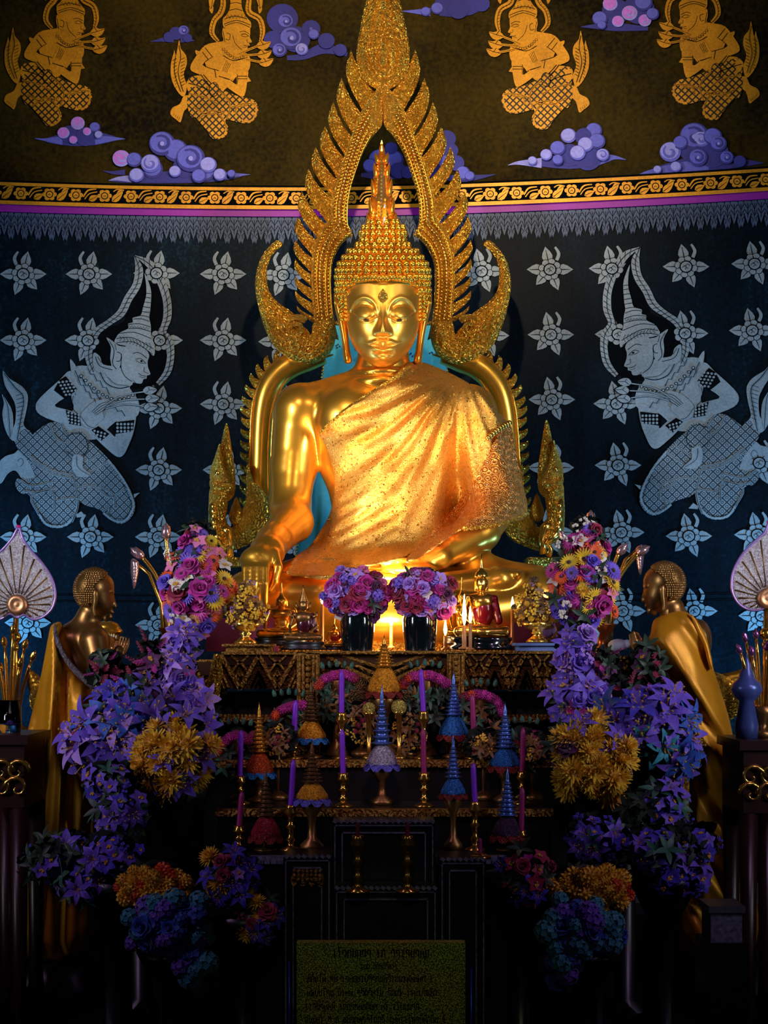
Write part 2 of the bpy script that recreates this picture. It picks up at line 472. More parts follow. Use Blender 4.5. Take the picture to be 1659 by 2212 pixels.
class Flat:
    """painted shapes on the wall; layers stand a hair apart"""
    def __init__(s): s.mb = MB(); s.mats = []
    def mi(s, m):
        if m not in s.mats: s.mats.append(m)
        return s.mats.index(m)
    def poly(s, pts, m, layer=0, smooth=0, closed=True):
        if smooth: pts = catmull(pts, smooth, True)
        ar = sum(pts[i][0]*pts[(i+1) % len(pts)][1]-pts[(i+1) % len(pts)][0]*pts[i][1] for i in range(len(pts)))
        if ar < 0: pts = pts[::-1]
        s.mb.add([W(x, y, .004+.0022*layer) for x, y in pts], [tuple(range(len(pts)))], s.mi(m))
    def disc(s, cx, cy, rx, ry=None, m=None, layer=0, rot=0, n=16, lobes=0, amp=0):
        ry = ry or rx; pts = []
        for i in range(n):
            a = 2*PI*i/n; q = 1+(amp*abs(math.cos(lobes*a/2)) if lobes else 0)
            x, y = rx*q*math.cos(a), ry*q*math.sin(a); pts.append((cx+x*math.cos(rot)-y*math.sin(rot), cy+x*math.sin(rot)+y*math.cos(rot)))
        s.poly(pts, m, layer)
    def stroke(s, pts, w, m, layer=1, smooth=5):
        n0 = len(pts)
        ws = list(w) if hasattr(w, '__len__') else [w]*n0
        if smooth and n0 > 2:
            q = catmull([(x, y, ww) for (x, y), ww in zip(pts, ws)], smooth); pts = [(a, b) for a, b, c in q]; ws = [max(c, .3) for a, b, c in q]
        V, Fc = [], []
        for i, (x, y) in enumerate(pts):
            a = pts[max(i-1, 0)]; b = pts[min(i+1, len(pts)-1)]
            tx, ty = b[0]-a[0], b[1]-a[1]; L = math.hypot(tx, ty)+1e-9; nx, ny = -ty/L*ws[i]/2, tx/L*ws[i]/2
            V += [W(x+nx, y+ny, .004+.0022*layer), W(x-nx, y-ny, .004+.0022*layer)]
        for i in range(len(pts)-1): Fc.append((2*i, 2*i+1, 2*i+3, 2*i+2))
        s.mb.add(V, Fc, s.mi(m))
    def build(s, name, parent=None, label=None):
        o = s.mb.build(name, s.mats, parent, label, smooth=False)
        bm = bmesh.new(); bm.from_mesh(o.data)
        for f in bm.faces:
            if f.normal.y > 0: f.normal_flip()
        bm.to_mesh(o.data); bm.free(); return o
def leaf2d(fl, x, y, ang, L, w, m, layer, vein=None):
    ca, sa = math.cos(ang), math.sin(ang); pts = []
    for t, k in ((0, .12), (.18, .8), (.4, 1), (.65, .72), (.85, .3), (1, 0)): pts.append((t, k))
    out = [(x+ca*L*t-sa*w*k, y+sa*L*t+ca*w*k) for t, k in pts]+[(x+ca*L*t+sa*w*k, y+sa*L*t-ca*w*k) for t, k in pts[-2::-1]]
    fl.poly(out, m, layer)
    if vein: fl.stroke([(x+ca*L*.05, y+sa*L*.05), (x+ca*L*.8, y+sa*L*.8)], [w*.2, w*.08], vein, layer+1, 0)

wall = Flat()
def wgrid(x0, x1, y0, y1, m, n=60, lift=-.004):
    V, Fc = [], []
    for i in range(n+1):
        x = x0+(x1-x0)*i/n; V += [W(x, y0(x) if callable(y0) else y0, lift), W(x, y1(x) if callable(y1) else y1, lift)]
    for i in range(n): Fc.append((2*i, 2*i+2, 2*i+3, 2*i+1))
    wall.mb.add(V, Fc, wall.mi(m))
def hz(z):
    """pixel row of a wall line with constant world height (curved wall)"""
    return lambda px: CY-(z-HC)*F/wdepth(px)
ZB = HC+(CY-408)*9.2/F      # top of the flower border
def rowz(py): return HC+(CY-py)*9.2/F
yTop = hz(rowz(404)); yB2 = hz(rowz(452)); yP = hz(rowz(468)); yF = hz(rowz(528))
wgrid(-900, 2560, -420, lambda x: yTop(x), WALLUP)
wgrid(-900, 2560, lambda x: yTop(x), 1906, WALL)
# dark painted base rail lines of the lower wall
for rz_ in (1287, 1300):
    f_ = hz(rowz(rz_)); wall.stroke([(x, f_(x)) for x in range(-60, 1760, 60)], 2.2, INK, 0, 0)
# border: gold bands and flower scroll
f_ = lambda z: (lambda x: hz(rowz(z))(x))
def band(z, w, m, layer, x0=-80, x1=1760): wall.stroke([(x, hz(rowz(z))(x)) for x in range(x0, x1, 40)], w, m, layer, 0)
# fringe of hanging lotus petals
m_ = SILVD = paint('shaded_silver_paint', (66, 80, 108))  # silver copy darkened in the paint for the weaker light up here
k = 0; x = -20.0
while x < 1690:
    y = hz(rowz(470))(x); w = 12.5 if k % 2 == 0 else 9
    h = 49 if k % 2 == 0 else 56
    wall.poly([(x-w*.55, y), (x-w*.9, y+h*.3), (x-w*.5, y+h*.62), (x, y+h), (x+w*.5, y+h*.62), (x+w*.9, y+h*.3), (x+w*.55, y)], SILVD, 1)
    for q in (.25, .5): wall.stroke([(x-w*.6, y+h*(q-.14)), (x, y+h*(q+.1)), (x+w*.6, y+h*(q-.14))], 1.5, INK, 2, 0)
    wall.stroke([(x, y+h*.1), (x, y+h*.75)], 1.1, INK, 2, 0)
    if k % 2 == 0:
        for s_ in (-1, 1):
            wall.poly([(x+s_*8, y+30), (x+s_*14, y+34), (x+s_*15, y+45), (x+s_*11, y+58), (x+s_*9, y+49), (x+s_*7, y+44)], SILVD, 2)
            wall.stroke([(x+s_*8, y+34), (x+s_*12, y+40), (x+s_*10, y+46)], 1.2, INK, 3, 0)
    x += 14.6; k += 1
def flower(x, y, s=1.0, mir=1, m=SILV):
    for a, L, w_ in ((-78, 40, 13), (0, 40, 13), (180, 40, 13), (112, 38, 12), (48, 34, 12)):
        aa = R(a); ax_ = math.cos(aa)*mir; leaf2d(wall, x+16*s*ax_, y+16*s*math.sin(aa), math.atan2(math.sin(aa), ax_), L*s, w_*s, m, 0, INK)
    wall.stroke([(x-16*s*mir, y-22*s), (x-21*s*mir, y-38*s), (x-12*s*mir, y-54*s)], [8*s, 8*s, 5*s], m, 0, 4)
    for i in range(8):
        a = 2*PI*i/8+.2; wall.disc(x+18.5*s*math.cos(a), y+17.5*s*math.sin(a), 10.4*s, 9.6*s, INK, 1, n=12)
    for i in range(8):
        a = 2*PI*i/8+.2; wall.disc(x+18.5*s*math.cos(a), y+17.5*s*math.sin(a), 8.8*s, 8.2*s, m, 2, n=12)
    wall.disc(x, y, 16*s, 15*s, INK, 3, n=20)
    for i in range(8):
        a = 2*PI*i/8+.6; wall.stroke([(x+13*s*math.cos(a), y+13*s*math.sin(a)), (x+22*s*math.cos(a), y+21*s*math.sin(a))], [2.6*s, .8*s], INK, 3, 0)
    wall.disc(x, y, 13*s, 12.2*s, m, 4, n=18)
    for q in ((-3, -2, 6), (4, 1, 5), (-1, 5, 4)):
        wall.stroke([(x+(q[0]-q[2])*s*mir, y+q[1]*s), (x+q[0]*s*mir, y+(q[1]-q[2]*.8)*s), (x+(q[0]+q[2])*s*mir, y+(q[1]+2)*s)], 1.3*s, INK, 5, 3)
for (x, y) in [(50, 592), (192, 592), (338, 590), (482, 592), (612, 594), (50, 735), (190, 735), (345, 735), (482, 735), (608, 738), (482, 873), (608, 878), (343, 882),
               (343, 1015), (488, 1015), (50, 1160), (195, 1160), (342, 1160), (482, 1160), (60, 1345), (342, 1350), (655, 1185), (610, 1020)]:
    flower(x, y, .9)
for (x, y) in [(1040, 586), (1188, 582), (1322, 580), (1482, 576), (1630, 570), (1050, 725), (1190, 723), (1335, 722), (1480, 720), (1625, 714), (1192, 863), (1332, 872),
               (1190, 1010), (1335, 1005), (1190, 1150), (1342, 1150), (1488, 1158), (1636, 1155), (1345, 1320), (1500, 1320), (1645, 1330), (1640, 1000)]:
    flower(x, y, .9, -1)
room = wall.build('wall_back'); room['kind'] = 'structure'; auto = None

def slab(name, x0, x1, y0, y1, z0, z1, m):
    mb = MB(); mb.box(((x0+x1)/2, (y0+y1)/2, (z0+z1)/2), (x1-x0, y1-y0, z1-z0)); o = mb.build(name, m, smooth=False); o['kind'] = 'structure'; return o
FLOORM = plain('dark_polished_floor', (26, 16, 14), .35, 0, .3, 3)
SIDEM = plain('dark_red_lacquer_wall', (30, 14, 12), .6, 0, .3, 3)
slab('floor', -5.2, 5.2, -.6, 9.3, -.12, 0, FLOORM)
slab('ceiling', -5.2, 5.2, -.6, 9.6, 7.0, 7.12, SIDEM)
slab('wall_left', -5.2, -5.05, -.6, 9.6, 0, 7, SIDEM)
slab('wall_right', 5.05, 5.2, -.6, 9.6, 0, 7, SIDEM)

# border as a raised moulding with painted scroll (trim_1) and the ledge below with purple light painted on (trim_2)
def trim(name, z0, z1, dep, m, deco=None):
    V, Fc = [], []; xs = list(range(-800, 2500, 60))
    for x in xs:
        d = wdepth(x); zz0 = rowz(z1); zz1 = rowz(z0)
        X = (x-CX)*d/F
        for (yy, zz) in ((d+.01, zz1), (d-dep, zz1), (d-dep, zz0), (d+.01, zz0)): V.append((X, yy, zz))
    for i in range(len(xs)-1):
        for k in range(4):
            k2 = (k+1) % 4; Fc.append((4*i+k, 4*i+k2, 4*i+4+k2, 4*i+4+k))
    o = link(name, mesh_from(name, V, Fc, None, False), m); o['kind'] = 'structure'; return o
t1 = trim('trim_1', 404, 453, .03, INK)
t2 = trim('trim_2', 453, 469, .012, PURP)
wall = Flat(); _W = W
def W(px, py, lift=0.0): return P(px, py, wdepth(px)-.03-lift)
band(408.5, 7, GLD, 0); band(448, 8, GLD, 0)
k = 0; x = -12.0
while x < 1690:
    y = hz(rowz(428))(x)
    for i in range(6):
        a = 2*PI*i/6; wall.disc(x+10*math.cos(a), y+9*math.sin(a), 6, 5, GLD, 1, n=10)
    wall.disc(x, y, 8, 8, INK, 2, n=12); wall.disc(x, y, 6, 6, GLD, 3, n=12); wall.stroke([(x-3, y+2), (x, y-1), (x+3, y+2)], 1.2, INK, 4, 0)
    if k % 2 == 0:
        leaf2d(wall, x+16, y+12, R(-38), 30, 8, GLD, 1, INK); leaf2d(wall, x+40, y-12, R(150), 18, 5, GLD, 1, INK); wall.stroke([(x+19, y-9), (x+28, y-14), (x+42, y-12)], 2.2, GLD, 1, 3)
    else:
        wall.stroke([(x+16, y+4), (x+26, y-10), (x+44, y-13)], [3, 3.5, 2], GLD, 1, 4); wall.stroke([(x+19, y+9), (x+29, y-3), (x+46, y-7)], 2.2, GLD, 1, 4)
        leaf2d(wall, x+28, y+11, R(-25), 24, 7, GLD, 1, INK)
    x += 57 if k % 2 == 0 else 62; k += 1
wall.build('painted_flower_scroll', t1)
W = _W

# ---- mural figures ----
def xf(s, ox, oy, mx=None, dy=0, dx=0):
    def f(p):
        x, y = ox+p[0]/s+dx, oy+p[1]/s+dy
        return (mx-x, y) if mx is not None else (x, y)
    return f
def silver_figure(T, k):
    fl = Flat(); S, Lt, K = SILV, SILVLAT, INK; u = k
    def po(p, m, l=2, sm=3): fl.poly([T(q) for q in p], m, l, sm)
    def st(p, w, m=K, l=6, sm=4): fl.stroke([T(q) for q in p], [a*u for a in w] if hasattr(w, '__len__') else w*u, m, l, sm)
    # halo (dark inside, leafy band)
    po([(895, 250), (960, 330), (1020, 430), (1045, 540), (1040, 640), (1005, 715), (1050, 770), (1068, 860), (1050, 950), (985, 1035), (800, 1060), (600, 950), (585, 870), (600, 760), (660, 690), (795, 635), (805, 560), (850, 490), (905, 400)], K, 1)
    Rt = [(862, 215), (960, 270), (1030, 380), (1068, 500), (1070, 610), (1045, 700), (1085, 770), (1092, 860), (1070, 960), (1010, 1035)]
    Lf = [(862, 215), (890, 300), (875, 400), (820, 490), (775, 580), (700, 640), (620, 700), (575, 790), (570, 880), (600, 960)]
    wr = [8, 50, 52, 52, 52, 40, 46, 46, 44, 30]
    for Q in (Rt, Lf):
        st(Q, wr, S, 2); c = catmull(Q, 3)
        for i in range(2, len(c)-1):
            (x, y), (x2, y2) = c[i], c[i-1]; tx, ty = x-x2, y-y2; L = math.hypot(tx, ty)+1e-6; nx, ny = -ty/L, tx/L
            st([(x-nx*22-tx*.5, y-ny*22-ty*.5), (x+nx*22+tx*.3, y+ny*22+ty*.3)], [4, 2], K, 3, 0)
        st([(x, y) for x, y in Q], 3.5, K, 4)
    # tail plumes
    po([(18, 950), (60, 1000), (140, 1050), (178, 1110), (170, 1200), (150, 1290), (165, 1330), (100, 1400), (60, 1370), (95, 1290), (100, 1180), (70, 1110), (30, 1040)], S)
    po([(12, 1100), (45, 1145), (75, 1200), (85, 1280), (75, 1390), (35, 1330), (15, 1230), (25, 1160)], S)
    st([(25, 965), (90, 1050), (150, 1120), (135, 1250), (110, 1390)], 5); st([(20, 1110), (50, 1180), (60, 1280), (65, 1380)], 4)
    for i in range(9): st([(100+i*2, 1110+i*26), (150, 1095+i*26)], 3, K, 6, 0)
    po([(90, 1380), (165, 1320), (215, 1390), (130, 1450)], Lt)
    # foot and ankle
    po([(-20, 1560), (30, 1500), (90, 1480), (120, 1455), (160, 1465), (190, 1540), (225, 1640), (150, 1650), (100, 1590), (50, 1610), (10, 1670), (-20, 1660)], S)
    st([(110, 1530), (135, 1510), (150, 1540), (130, 1565)], 3); po([(100, 1690), (110, 1640), (150, 1650), (230, 1640), (250, 1690), (150, 1740)], Lt, 3)
    # torso
    po([(470, 940), (560, 920), (690, 960), (780, 935), (850, 1025), (830, 1060), (885, 1140), (890, 1215), (860, 1250), (770, 1260), (700, 1310), (610, 1390), (480, 1370), (380, 1290), (470, 1200), (455, 1110)], S)
    st([(470, 1110), (460, 1180), (500, 1230)], 4); st([(640, 960), (680, 1030), (760, 1062), (830, 1050)], 5)
    st([(690, 990), (740, 1035), (820, 1045)], 2.5)
    # collar ornaments
    for i in range(13):
        t = i/12; x = 520+t*330; y = 985+math.sin(t*2.2)*150
        fl.disc(*T((x, y)), 19*u, 17*u, S, 4, n=10); fl.disc(*T((x, y)), 13*u, 11*u, K, 5, n=10); fl.disc(*T((x, y)), 8*u, 7*u, S, 6, n=8)
    for (a, b) in (((480, 960), (640, 1130)), ((640, 1130), (800, 1230)), ((500, 1010), (620, 1160)), ((560, 940), (700, 1090))): 
        n = 7; z = [(a[0]+(b[0]-a[0])*i/n, a[1]+(b[1]-a[1])*i/n+(12 if i % 2 else -12)) for i in range(n+1)]; st(z, 4.5, K, 6, 0)
    # rear arm
    po([(450, 950), (380, 1010), (260, 1120), (228, 1180), (260, 1235), (400, 1290), (520, 1310), (535, 1240), (430, 1200), (350, 1170), (470, 1090), (500, 1030)], S, 3)
    po([(380, 1010), (420, 985), (495, 1070), (420, 1135), (345, 1075)], K, 4, 0)
    for i in range(4):
        for j in range(5):
            x, y = 378+i*24+j*11-8*i*0, 1025+j*20-i*11+i*8; fl.disc(*T((x, y)), 9*u, 8*u, S, 5, n=6)
    po([(420, 1200), (500, 1235), (520, 1305), (440, 1290)], K, 4, 0)
    for i in range(4):
        for j in range(4): fl.disc(*T((438+i*22, 1218+j*20+i*5)), 8*u, 8*u, S, 5, n=6)
    po([(450, 875), (490, 930), (475, 960), (455, 950)], S, 4)
    # front arm
    po([(570, 1320), (640, 1300), (700, 1340), (738, 1372), (740, 1300), (765, 1250), (865, 1215), (858, 1330), (822, 1430), (790, 1490), (752, 1502), (700, 1465), (620, 1390)], S, 3)
    po([(735, 1280), (860, 1265), (850, 1340), (740, 1355)], K, 4, 0)
    for i in range(5):
        for j in range(3): fl.disc(*T((752+i*23, 1292+j*23)), 9*u, 9*u, S, 5, n=6)
    po([(585, 1330), (630, 1305), (700, 1355), (650, 1400)], K, 4, 0)
    for i in range(4):
        for j in range(3): fl.disc(*T((605+i*22-j*4, 1335+j*20+i*6)), 8*u, 8*u, S, 5, n=6)
    # hands
    po([(515, 1235), (560, 1180), (610, 1145), (680, 1135), (686, 1170), (655, 1210), (665, 1250), (620, 1290), (590, 1320), (530, 1300)], S, 6)
    for i in range(4): st([(585+i*10, 1215+i*6), (640+i*9, 1165+i*12), (682, 1150+i*14)], 3, K, 7)
    st([(515, 1240), (560, 1300), (600, 1315)], 3, K, 7)
    # skirt, thighs
    po([(205, 1360), (300, 1290), (380, 1285), (440, 1350), (490, 1500), (495, 1650), (505, 1800), (475, 1900), (400, 1955), (300, 1945), (238, 1870), (190, 1750), (110, 1700), (225, 1640), (180, 1530), (100, 1430), (150, 1385)], Lt, 3)
    po([(400, 1330), (470, 1370), (560, 1390), (700, 1520), (800, 1650), (862, 1780), (852, 1870), (785, 1930), (705, 1905), (640, 1840), (510, 1790), (470, 1650), (440, 1500)], Lt, 4)
    for q in ([(320, 1290), (350, 1370), (430, 1420), (560, 1400)], [(390, 1290), (420, 1350), (500, 1390)], [(190, 1500), (330, 1590), (480, 1620)], [(200, 1530), (330, 1610), (470, 1640)],
              [(250, 1870), (200, 1760), (330, 1720), (345, 1840)], [(360, 1780), (500, 1760)], [(470, 1640), (500, 1800), (460, 1920)], [(550, 1540), (640, 1480)], [(580, 1600), (690, 1530)],
              [(500, 1700), (600, 1690), (700, 1760), (800, 1700)], [(630, 1690), (720, 1740), (735, 1830)], [(660, 1850), (700, 1830), (690, 1880)], [(130, 1650), (200, 1690), (340, 1660)], [(150, 1720), (240, 1730), (350, 1700)]):
        st(q, 13, S, 5); st(q, 3, K, 6)
    st([(245, 1860), (300, 1935), (400, 1945), (470, 1890), (495, 1800)], 12, S, 5); st([(660, 1860), (720, 1905), (790, 1915), (845, 1850), (850, 1780), (790, 1650), (690, 1520)], 12, S, 5)
    st([(250, 1850), (305, 1920), (400, 1930), (460, 1880)], 3); st([(670, 1850), (725, 1888), (785, 1898), (830, 1845), (836, 1790), (780, 1665)], 3)
    po([(430, 1360), (520, 1340), (565, 1400), (550, 1470), (480, 1500), (420, 1460)], Lt, 6); st([(425, 1370), (500, 1350), (555, 1400), (555, 1470), (490, 1500), (425, 1465)], 4, K, 7)
    po([(470, 1490), (530, 1500), (530, 1570), (585, 1620), (500, 1630), (460, 1570)], S, 7); st([(490, 1500), (500, 1570), (575, 1620)], 3, K, 8)
    po([(855, 1740), (895, 1730), (860, 1765)], S, 4, 0); po([(490, 1870), (520, 1850), (550, 1885), (490, 1890)], S, 4, 0)
    # neck, face
    po([(680, 955), (760, 925), (850, 1000), (835, 1045), (760, 1050), (700, 1010)], S, 4)
    po([(778, 850), (800, 795), (860, 780), (925, 805), (955, 850), (945, 890), (948, 930), (962, 972), (940, 982), (938, 1000), (918, 1006), (908, 1030), (880, 1032), (840, 1018), (795, 985), (775, 930)], S, 5, 4)
    st([(778, 860), (775, 930), (800, 985), (845, 1020)], 3.5); st([(850, 840), (890, 835), (940, 870)], 4); st([(865, 880), (900, 872), (935, 905)], 3.5); st([(870, 885), (900, 900), (930, 903)], 3)
    fl.disc(*T((905, 889)), 8*u, 7*u, K, 6, n=8); st([(925, 925), (922, 955), (950, 968)], 3); st([(885, 965), (905, 980), (935, 985)], 3.5); st([(890, 985), (910, 995), (930, 993)], 2.5); st([(850, 1010), (870, 1030)], 2.5)
    # ear and ear ornament
    po([(680, 738), (720, 760), (760, 790), (800, 800), (775, 850), (775, 900), (750, 950), (720, 935), (705, 870), (710, 800)], S, 5); st([(750, 830), (775, 845), (770, 885), (745, 890)], 4); st([(700, 760), (730, 820), (720, 900), (745, 940)], 4); st([(735, 780), (745, 820)], 3)
    po([(600, 835), (640, 860), (660, 910), (740, 925), (735, 960), (650, 965), (605, 940), (595, 890)], S, 5); st([(610, 860), (640, 920), (720, 945)], 4); st([(625, 860), (650, 900)], 3)
    # crown
    po([(735, 770), (745, 735), (770, 705), (820, 680), (820, 650), (850, 640), (850, 612), (900, 595), (915, 545), (935, 470), (935, 400), (925, 325), (950, 380), (968, 450), (962, 560), (955, 610), (965, 660), (968, 730), (990, 790), (985, 855), (940, 820), (870, 785), (800, 790)], S, 6, 3)
    for q in ([(745, 745), (850, 740), (980, 810)], [(760, 712), (860, 705), (968, 745)], [(820, 680), (890, 680), (965, 700)], [(820, 655), (890, 650), (962, 670)], [(852, 620), (905, 618), (955, 635)], [(870, 600), (915, 598), (955, 608)], [(905, 570), (960, 578)], [(915, 540), (962, 548)], [(922, 510), (965, 515)], [(930, 480), (966, 485)], [(932, 455), (966, 458)], [(745, 772), (860, 768), (975, 845)]):
        st(q, 4, K, 7)
    for i in range(10): st([(765+i*21, 728+i*5), (778+i*21, 745+i*6), (765+i*21, 760+i*6.5)], 3, K, 7, 0)
    for i in range(7): st([(825+i*19, 660+i*2), (833+i*19, 676+i*2), (842+i*19, 662+i*2)], 2.5, K, 7, 0)
    # lotus buds
    for q in ([(680, 1165), (780, 1110), (920, 1085)], [(680, 1180), (790, 1140), (925, 1132)], [(675, 1195), (800, 1165), (920, 1178)]): st(q, 11, K, 7); st(q, 7, S, 8)
    for (x, y) in ((950, 1078), (965, 1130), (955, 1185)):
        po([(x-40, y), (x-15, y-32), (x+25, y-30), (x+62, y-6), (x+25, y+26), (x-15, y+28)], K, 8); po([(x-35, y), (x-12, y-26), (x+24, y-24), (x+54, y-5), (x+22, y+21), (x-14, y+22)], S, 9)
        st([(x-20, y+14), (x+5, y-5), (x-5, y-22)], 3, K, 10); st([(x+5, y-5), (x+50, y-5)], 3, K, 10)
    return fl
silver_figure(xf(2.9625, 0, 480), .34).build('painted_deity', room, 'silver painted kneeling deity on the left of the wall, facing right')
silver_figure(xf(2.9625, 0, 480, 1673, -18), .34).build('painted_deity', room, 'silver painted kneeling deity on the right of the wall, facing left')

def gold_figure(T, k):
    fl = Flat(); S, Lt, K, u = GLD, GLDLAT, INK, k
    def po(p, m, l=2, sm=3): fl.poly([T(q) for q in p], m, l, sm)
    def st(p, w, m=K, l=6, sm=4): fl.stroke([T(q) for q in p], [a*u for a in w] if hasattr(w, '__len__') else w*u, m, l, sm)
    for Q in ([(1262, -130), (1290, 0), (1278, 70), (1238, 120), (1225, 190), (1262, 240)], [(1462, -130), (1440, 0), (1440, 70), (1500, 110), (1518, 180), (1505, 240)]):
        st(Q, [20, 30, 34, 32, 30, 18], S, 2); st(Q, 3, K, 3)
        c = catmull(Q, 4)
        for i in range(1, len(c)-1): st([(c[i][0]-12, c[i][1]-4), (c[i][0], c[i][1]+4)], 2, K, 3, 0)
    for (x, sg) in ((1235, -1), (1490, 1)):
        po([(x-14*sg, -40), (x, 20), (x+18*sg, 60), (x+28*sg, 10), (x+22*sg, -50)], S, 2); st([(x+5*sg, -20), (x+12*sg, 50)], 3, K, 3, 0)
        po([(x+sg*2, 40), (x+sg*22, 30), (x+sg*24, 60), (x+sg*8, 78)], S, 2)
    po([(1035, 232), (1045, 280), (1075, 320), (1080, 370), (1062, 430), (1080, 500), (1062, 560), (1020, 520), (990, 450), (988, 370), (1003, 310), (1008, 290), (1018, 320)], S)
    for q in ([(1035, 260), (1045, 330), (1030, 420), (1060, 530)], [(1015, 320), (1010, 420), (1045, 530)]): st(q, 3.5)
    for i in range(9): st([(998+i*2, 350+i*20), (1022, 338+i*20)], 2.5, K, 6, 0); st([(1045, 345+i*19), (1068, 332+i*19)], 2.5, K, 6, 0)
    po([(1062, 556), (1100, 555), (1112, 600), (1065, 640), (1045, 705), (1020, 692), (985, 660), (998, 622), (1040, 600)], S)
    for i in range(4): st([(1000+i*11, 668+i*9), (1008+i*10, 655+i*8)], 2, K, 6, 0)
    po([(1085, 560), (1110, 555), (1150, 650), (1110, 680), (1085, 620)], Lt, 3)
    # legs
    po([(1080, 500), (1090, 450), (1140, 440), (1210, 470), (1300, 525), (1390, 560), (1455, 572), (1488, 605), (1490, 655), (1455, 705), (1400, 712), (1305, 690), (1318, 735), (1308, 782), (1270, 803), (1228, 800), (1195, 755), (1150, 700), (1110, 650), (1105, 600)], Lt, 3)
    for q in ([(1190, 500), (1270, 530), (1330, 600), (1310, 690)], [(1120, 620), (1200, 660), (1300, 640)], [(1340, 620), (1400, 600), (1480, 600)], [(1250, 640), (1290, 690), (1310, 740)], [(1090, 540), (1180, 560), (1260, 600)], [(1360, 660), (1370, 620), (1430, 610)], [(1145, 690), (1220, 640), (1300, 660)]):
        st(q, 9, S, 4); st(q, 2.6, K, 5)
    st([(1400, 690), (1410, 702), (1455, 695), (1480, 650), (1478, 610), (1450, 580)], 9, S, 4); st([(1240, 790), (1270, 793), (1300, 775), (1308, 735)], 9, S, 4)
    # torso and arms
    po([(1180, 265), (1280, 240), (1335, 235), (1395, 290), (1440, 320), (1446, 380), (1425, 420), (1370, 440), (1330, 490), (1280, 525), (1215, 500), (1170, 440), (1195, 400), (1178, 340)], S, 3)
    po([(1080, 470), (1120, 440), (1180, 440), (1240, 480), (1260, 520), (1180, 540), (1090, 520)], S, 3)
    po([(1190, 262), (1130, 330), (1100, 388), (1125, 420), (1250, 455), (1272, 412), (1170, 375), (1235, 325)], S, 4)
    st([(1232, 325), (1175, 375), (1265, 408)], 3); st([(1185, 275), (1225, 325)], 3); st([(1170, 300), (1205, 345)], 3)
    po([(1432, 400), (1428, 480), (1412, 552), (1382, 552), (1300, 490), (1330, 460), (1368, 485), (1372, 430)], S, 4); st([(1372, 430), (1370, 485), (1335, 462)], 3); st([(1375, 440), (1430, 440)], 3, K, 6, 0); st([(1375, 455), (1430, 455)], 3, K, 6, 0)
    po([(1270, 400), (1300, 350), (1340, 330), (1345, 360), (1320, 420), (1290, 455), (1262, 440)], S, 5)
    for i in range(4): st([(1285+i*8, 410+i*3), (1310+i*8, 350+i*6)], 2.4, K, 6, 0)
    st([(1265, 440), (1330, 460)], 4); st([(1240, 400), (1250, 450)], 3.5, K, 6, 0)
    po([(1130, 290), (1165, 300), (1180, 280), (1160, 325), (1135, 315)], S, 4)
    po([(1425, 430), (1452, 470), (1425, 475)], S, 4, 0)
    for i in range(11):
        t = i/10; x = 1292+t*130; y = 285+math.sin(t*2.6)*52; fl.disc(*T((x, y)), 9*u, 8*u, K, 5, n=8); fl.disc(*T((x, y)), 6*u, 5.5*u, S, 6, n=8)
    for q in ([(1160, 430), (1200, 480), (1240, 520)], [(1175, 430), (1215, 475), (1255, 510)], [(1290, 320), (1350, 350), (1430, 330)], [(1090, 480), (1160, 500), (1250, 540)]): st(q, 3.5)
    po([(1215, 490), (1240, 475), (1262, 500), (1255, 545), (1225, 555), (1210, 525)], Lt, 6); st([(1215, 490), (1240, 475), (1262, 500), (1255, 545), (1225, 555), (1210, 525), (1215, 490)], 3, K, 7)
    # head
    po([(1300, 200), (1290, 250), (1290, 300), (1345, 318), (1400, 300), (1375, 270)], S, 4)
    po([(1290, 175), (1330, 140), (1390, 130), (1440, 150), (1446, 190), (1444, 215), (1456, 242), (1440, 250), (1445, 262), (1432, 270), (1430, 288), (1405, 296), (1370, 280), (1335, 240), (1320, 190)], S, 5, 4)
    st([(1345, 200), (1360, 250), (1400, 290)], 2.6); st([(1385, 185), (1410, 180), (1440, 195)], 3); st([(1392, 202), (1415, 195), (1438, 208)], 3); st([(1395, 207), (1415, 212), (1436, 210)], 2.4); st([(1428, 225), (1430, 243), (1448, 243)], 2.2); st([(1410, 262), (1425, 266), (1440, 264)], 3); st([(1405, 275), (1425, 274)], 2)
    po([(1290, 160), (1310, 180), (1340, 190), (1345, 230), (1330, 250), (1300, 240), (1285, 200)], S, 6); st([(1310, 190), (1330, 200), (1325, 230), (1305, 225)], 3, K, 7); st([(1290, 180), (1300, 240)], 3, K, 7, 0)
    po([(1295, 160), (1288, 110), (1310, 85), (1330, 40), (1332, -60), (1350, -130), (1375, -130), (1392, -60), (1396, 30), (1408, 70), (1430, 105), (1450, 130), (1445, 165), (1390, 140), (1340, 145)], S, 6)
    for q in ([(1295, 140), (1370, 118), (1448, 145)], [(1300, 150), (1370, 130), (1445, 158)], [(1298, 110), (1360, 92), (1428, 110)], [(1325, 60), (1365, 52), (1400, 62)], [(1330, 20), (1365, 15), (1396, 22)], [(1330, -20), (1392, -18)]): st(q, 3.4, K, 7)
    for i in range(6): st([(1308+i*21, 108-i*1), (1318+i*20, 84), (1328+i*19, 106)], 2.8, K, 7, 0)
    for q in ([(1385, 310), (1430, 290), (1500, 262)], [(1395, 318), (1450, 318), (1510, 312)], [(1400, 335), (1470, 352), (1530, 362)]): st(q, 13, S, 6); st(q, 2.2, K, 7)
    for (x, y) in ((1520, 262), (1525, 315), (1535, 360)):
        po([(x-38, y), (x-12, y-27), (x+18, y-20), (x+45, y-22), (x+30, y+12), (x+2, y+26), (x-26, y+18)], S, 7); st([(x-34, y+4), (x, y-4), (x+42, y-20)], 3, K, 8); st([(x-12, y-26), (x+4, y-4)], 3, K, 8)
    return fl
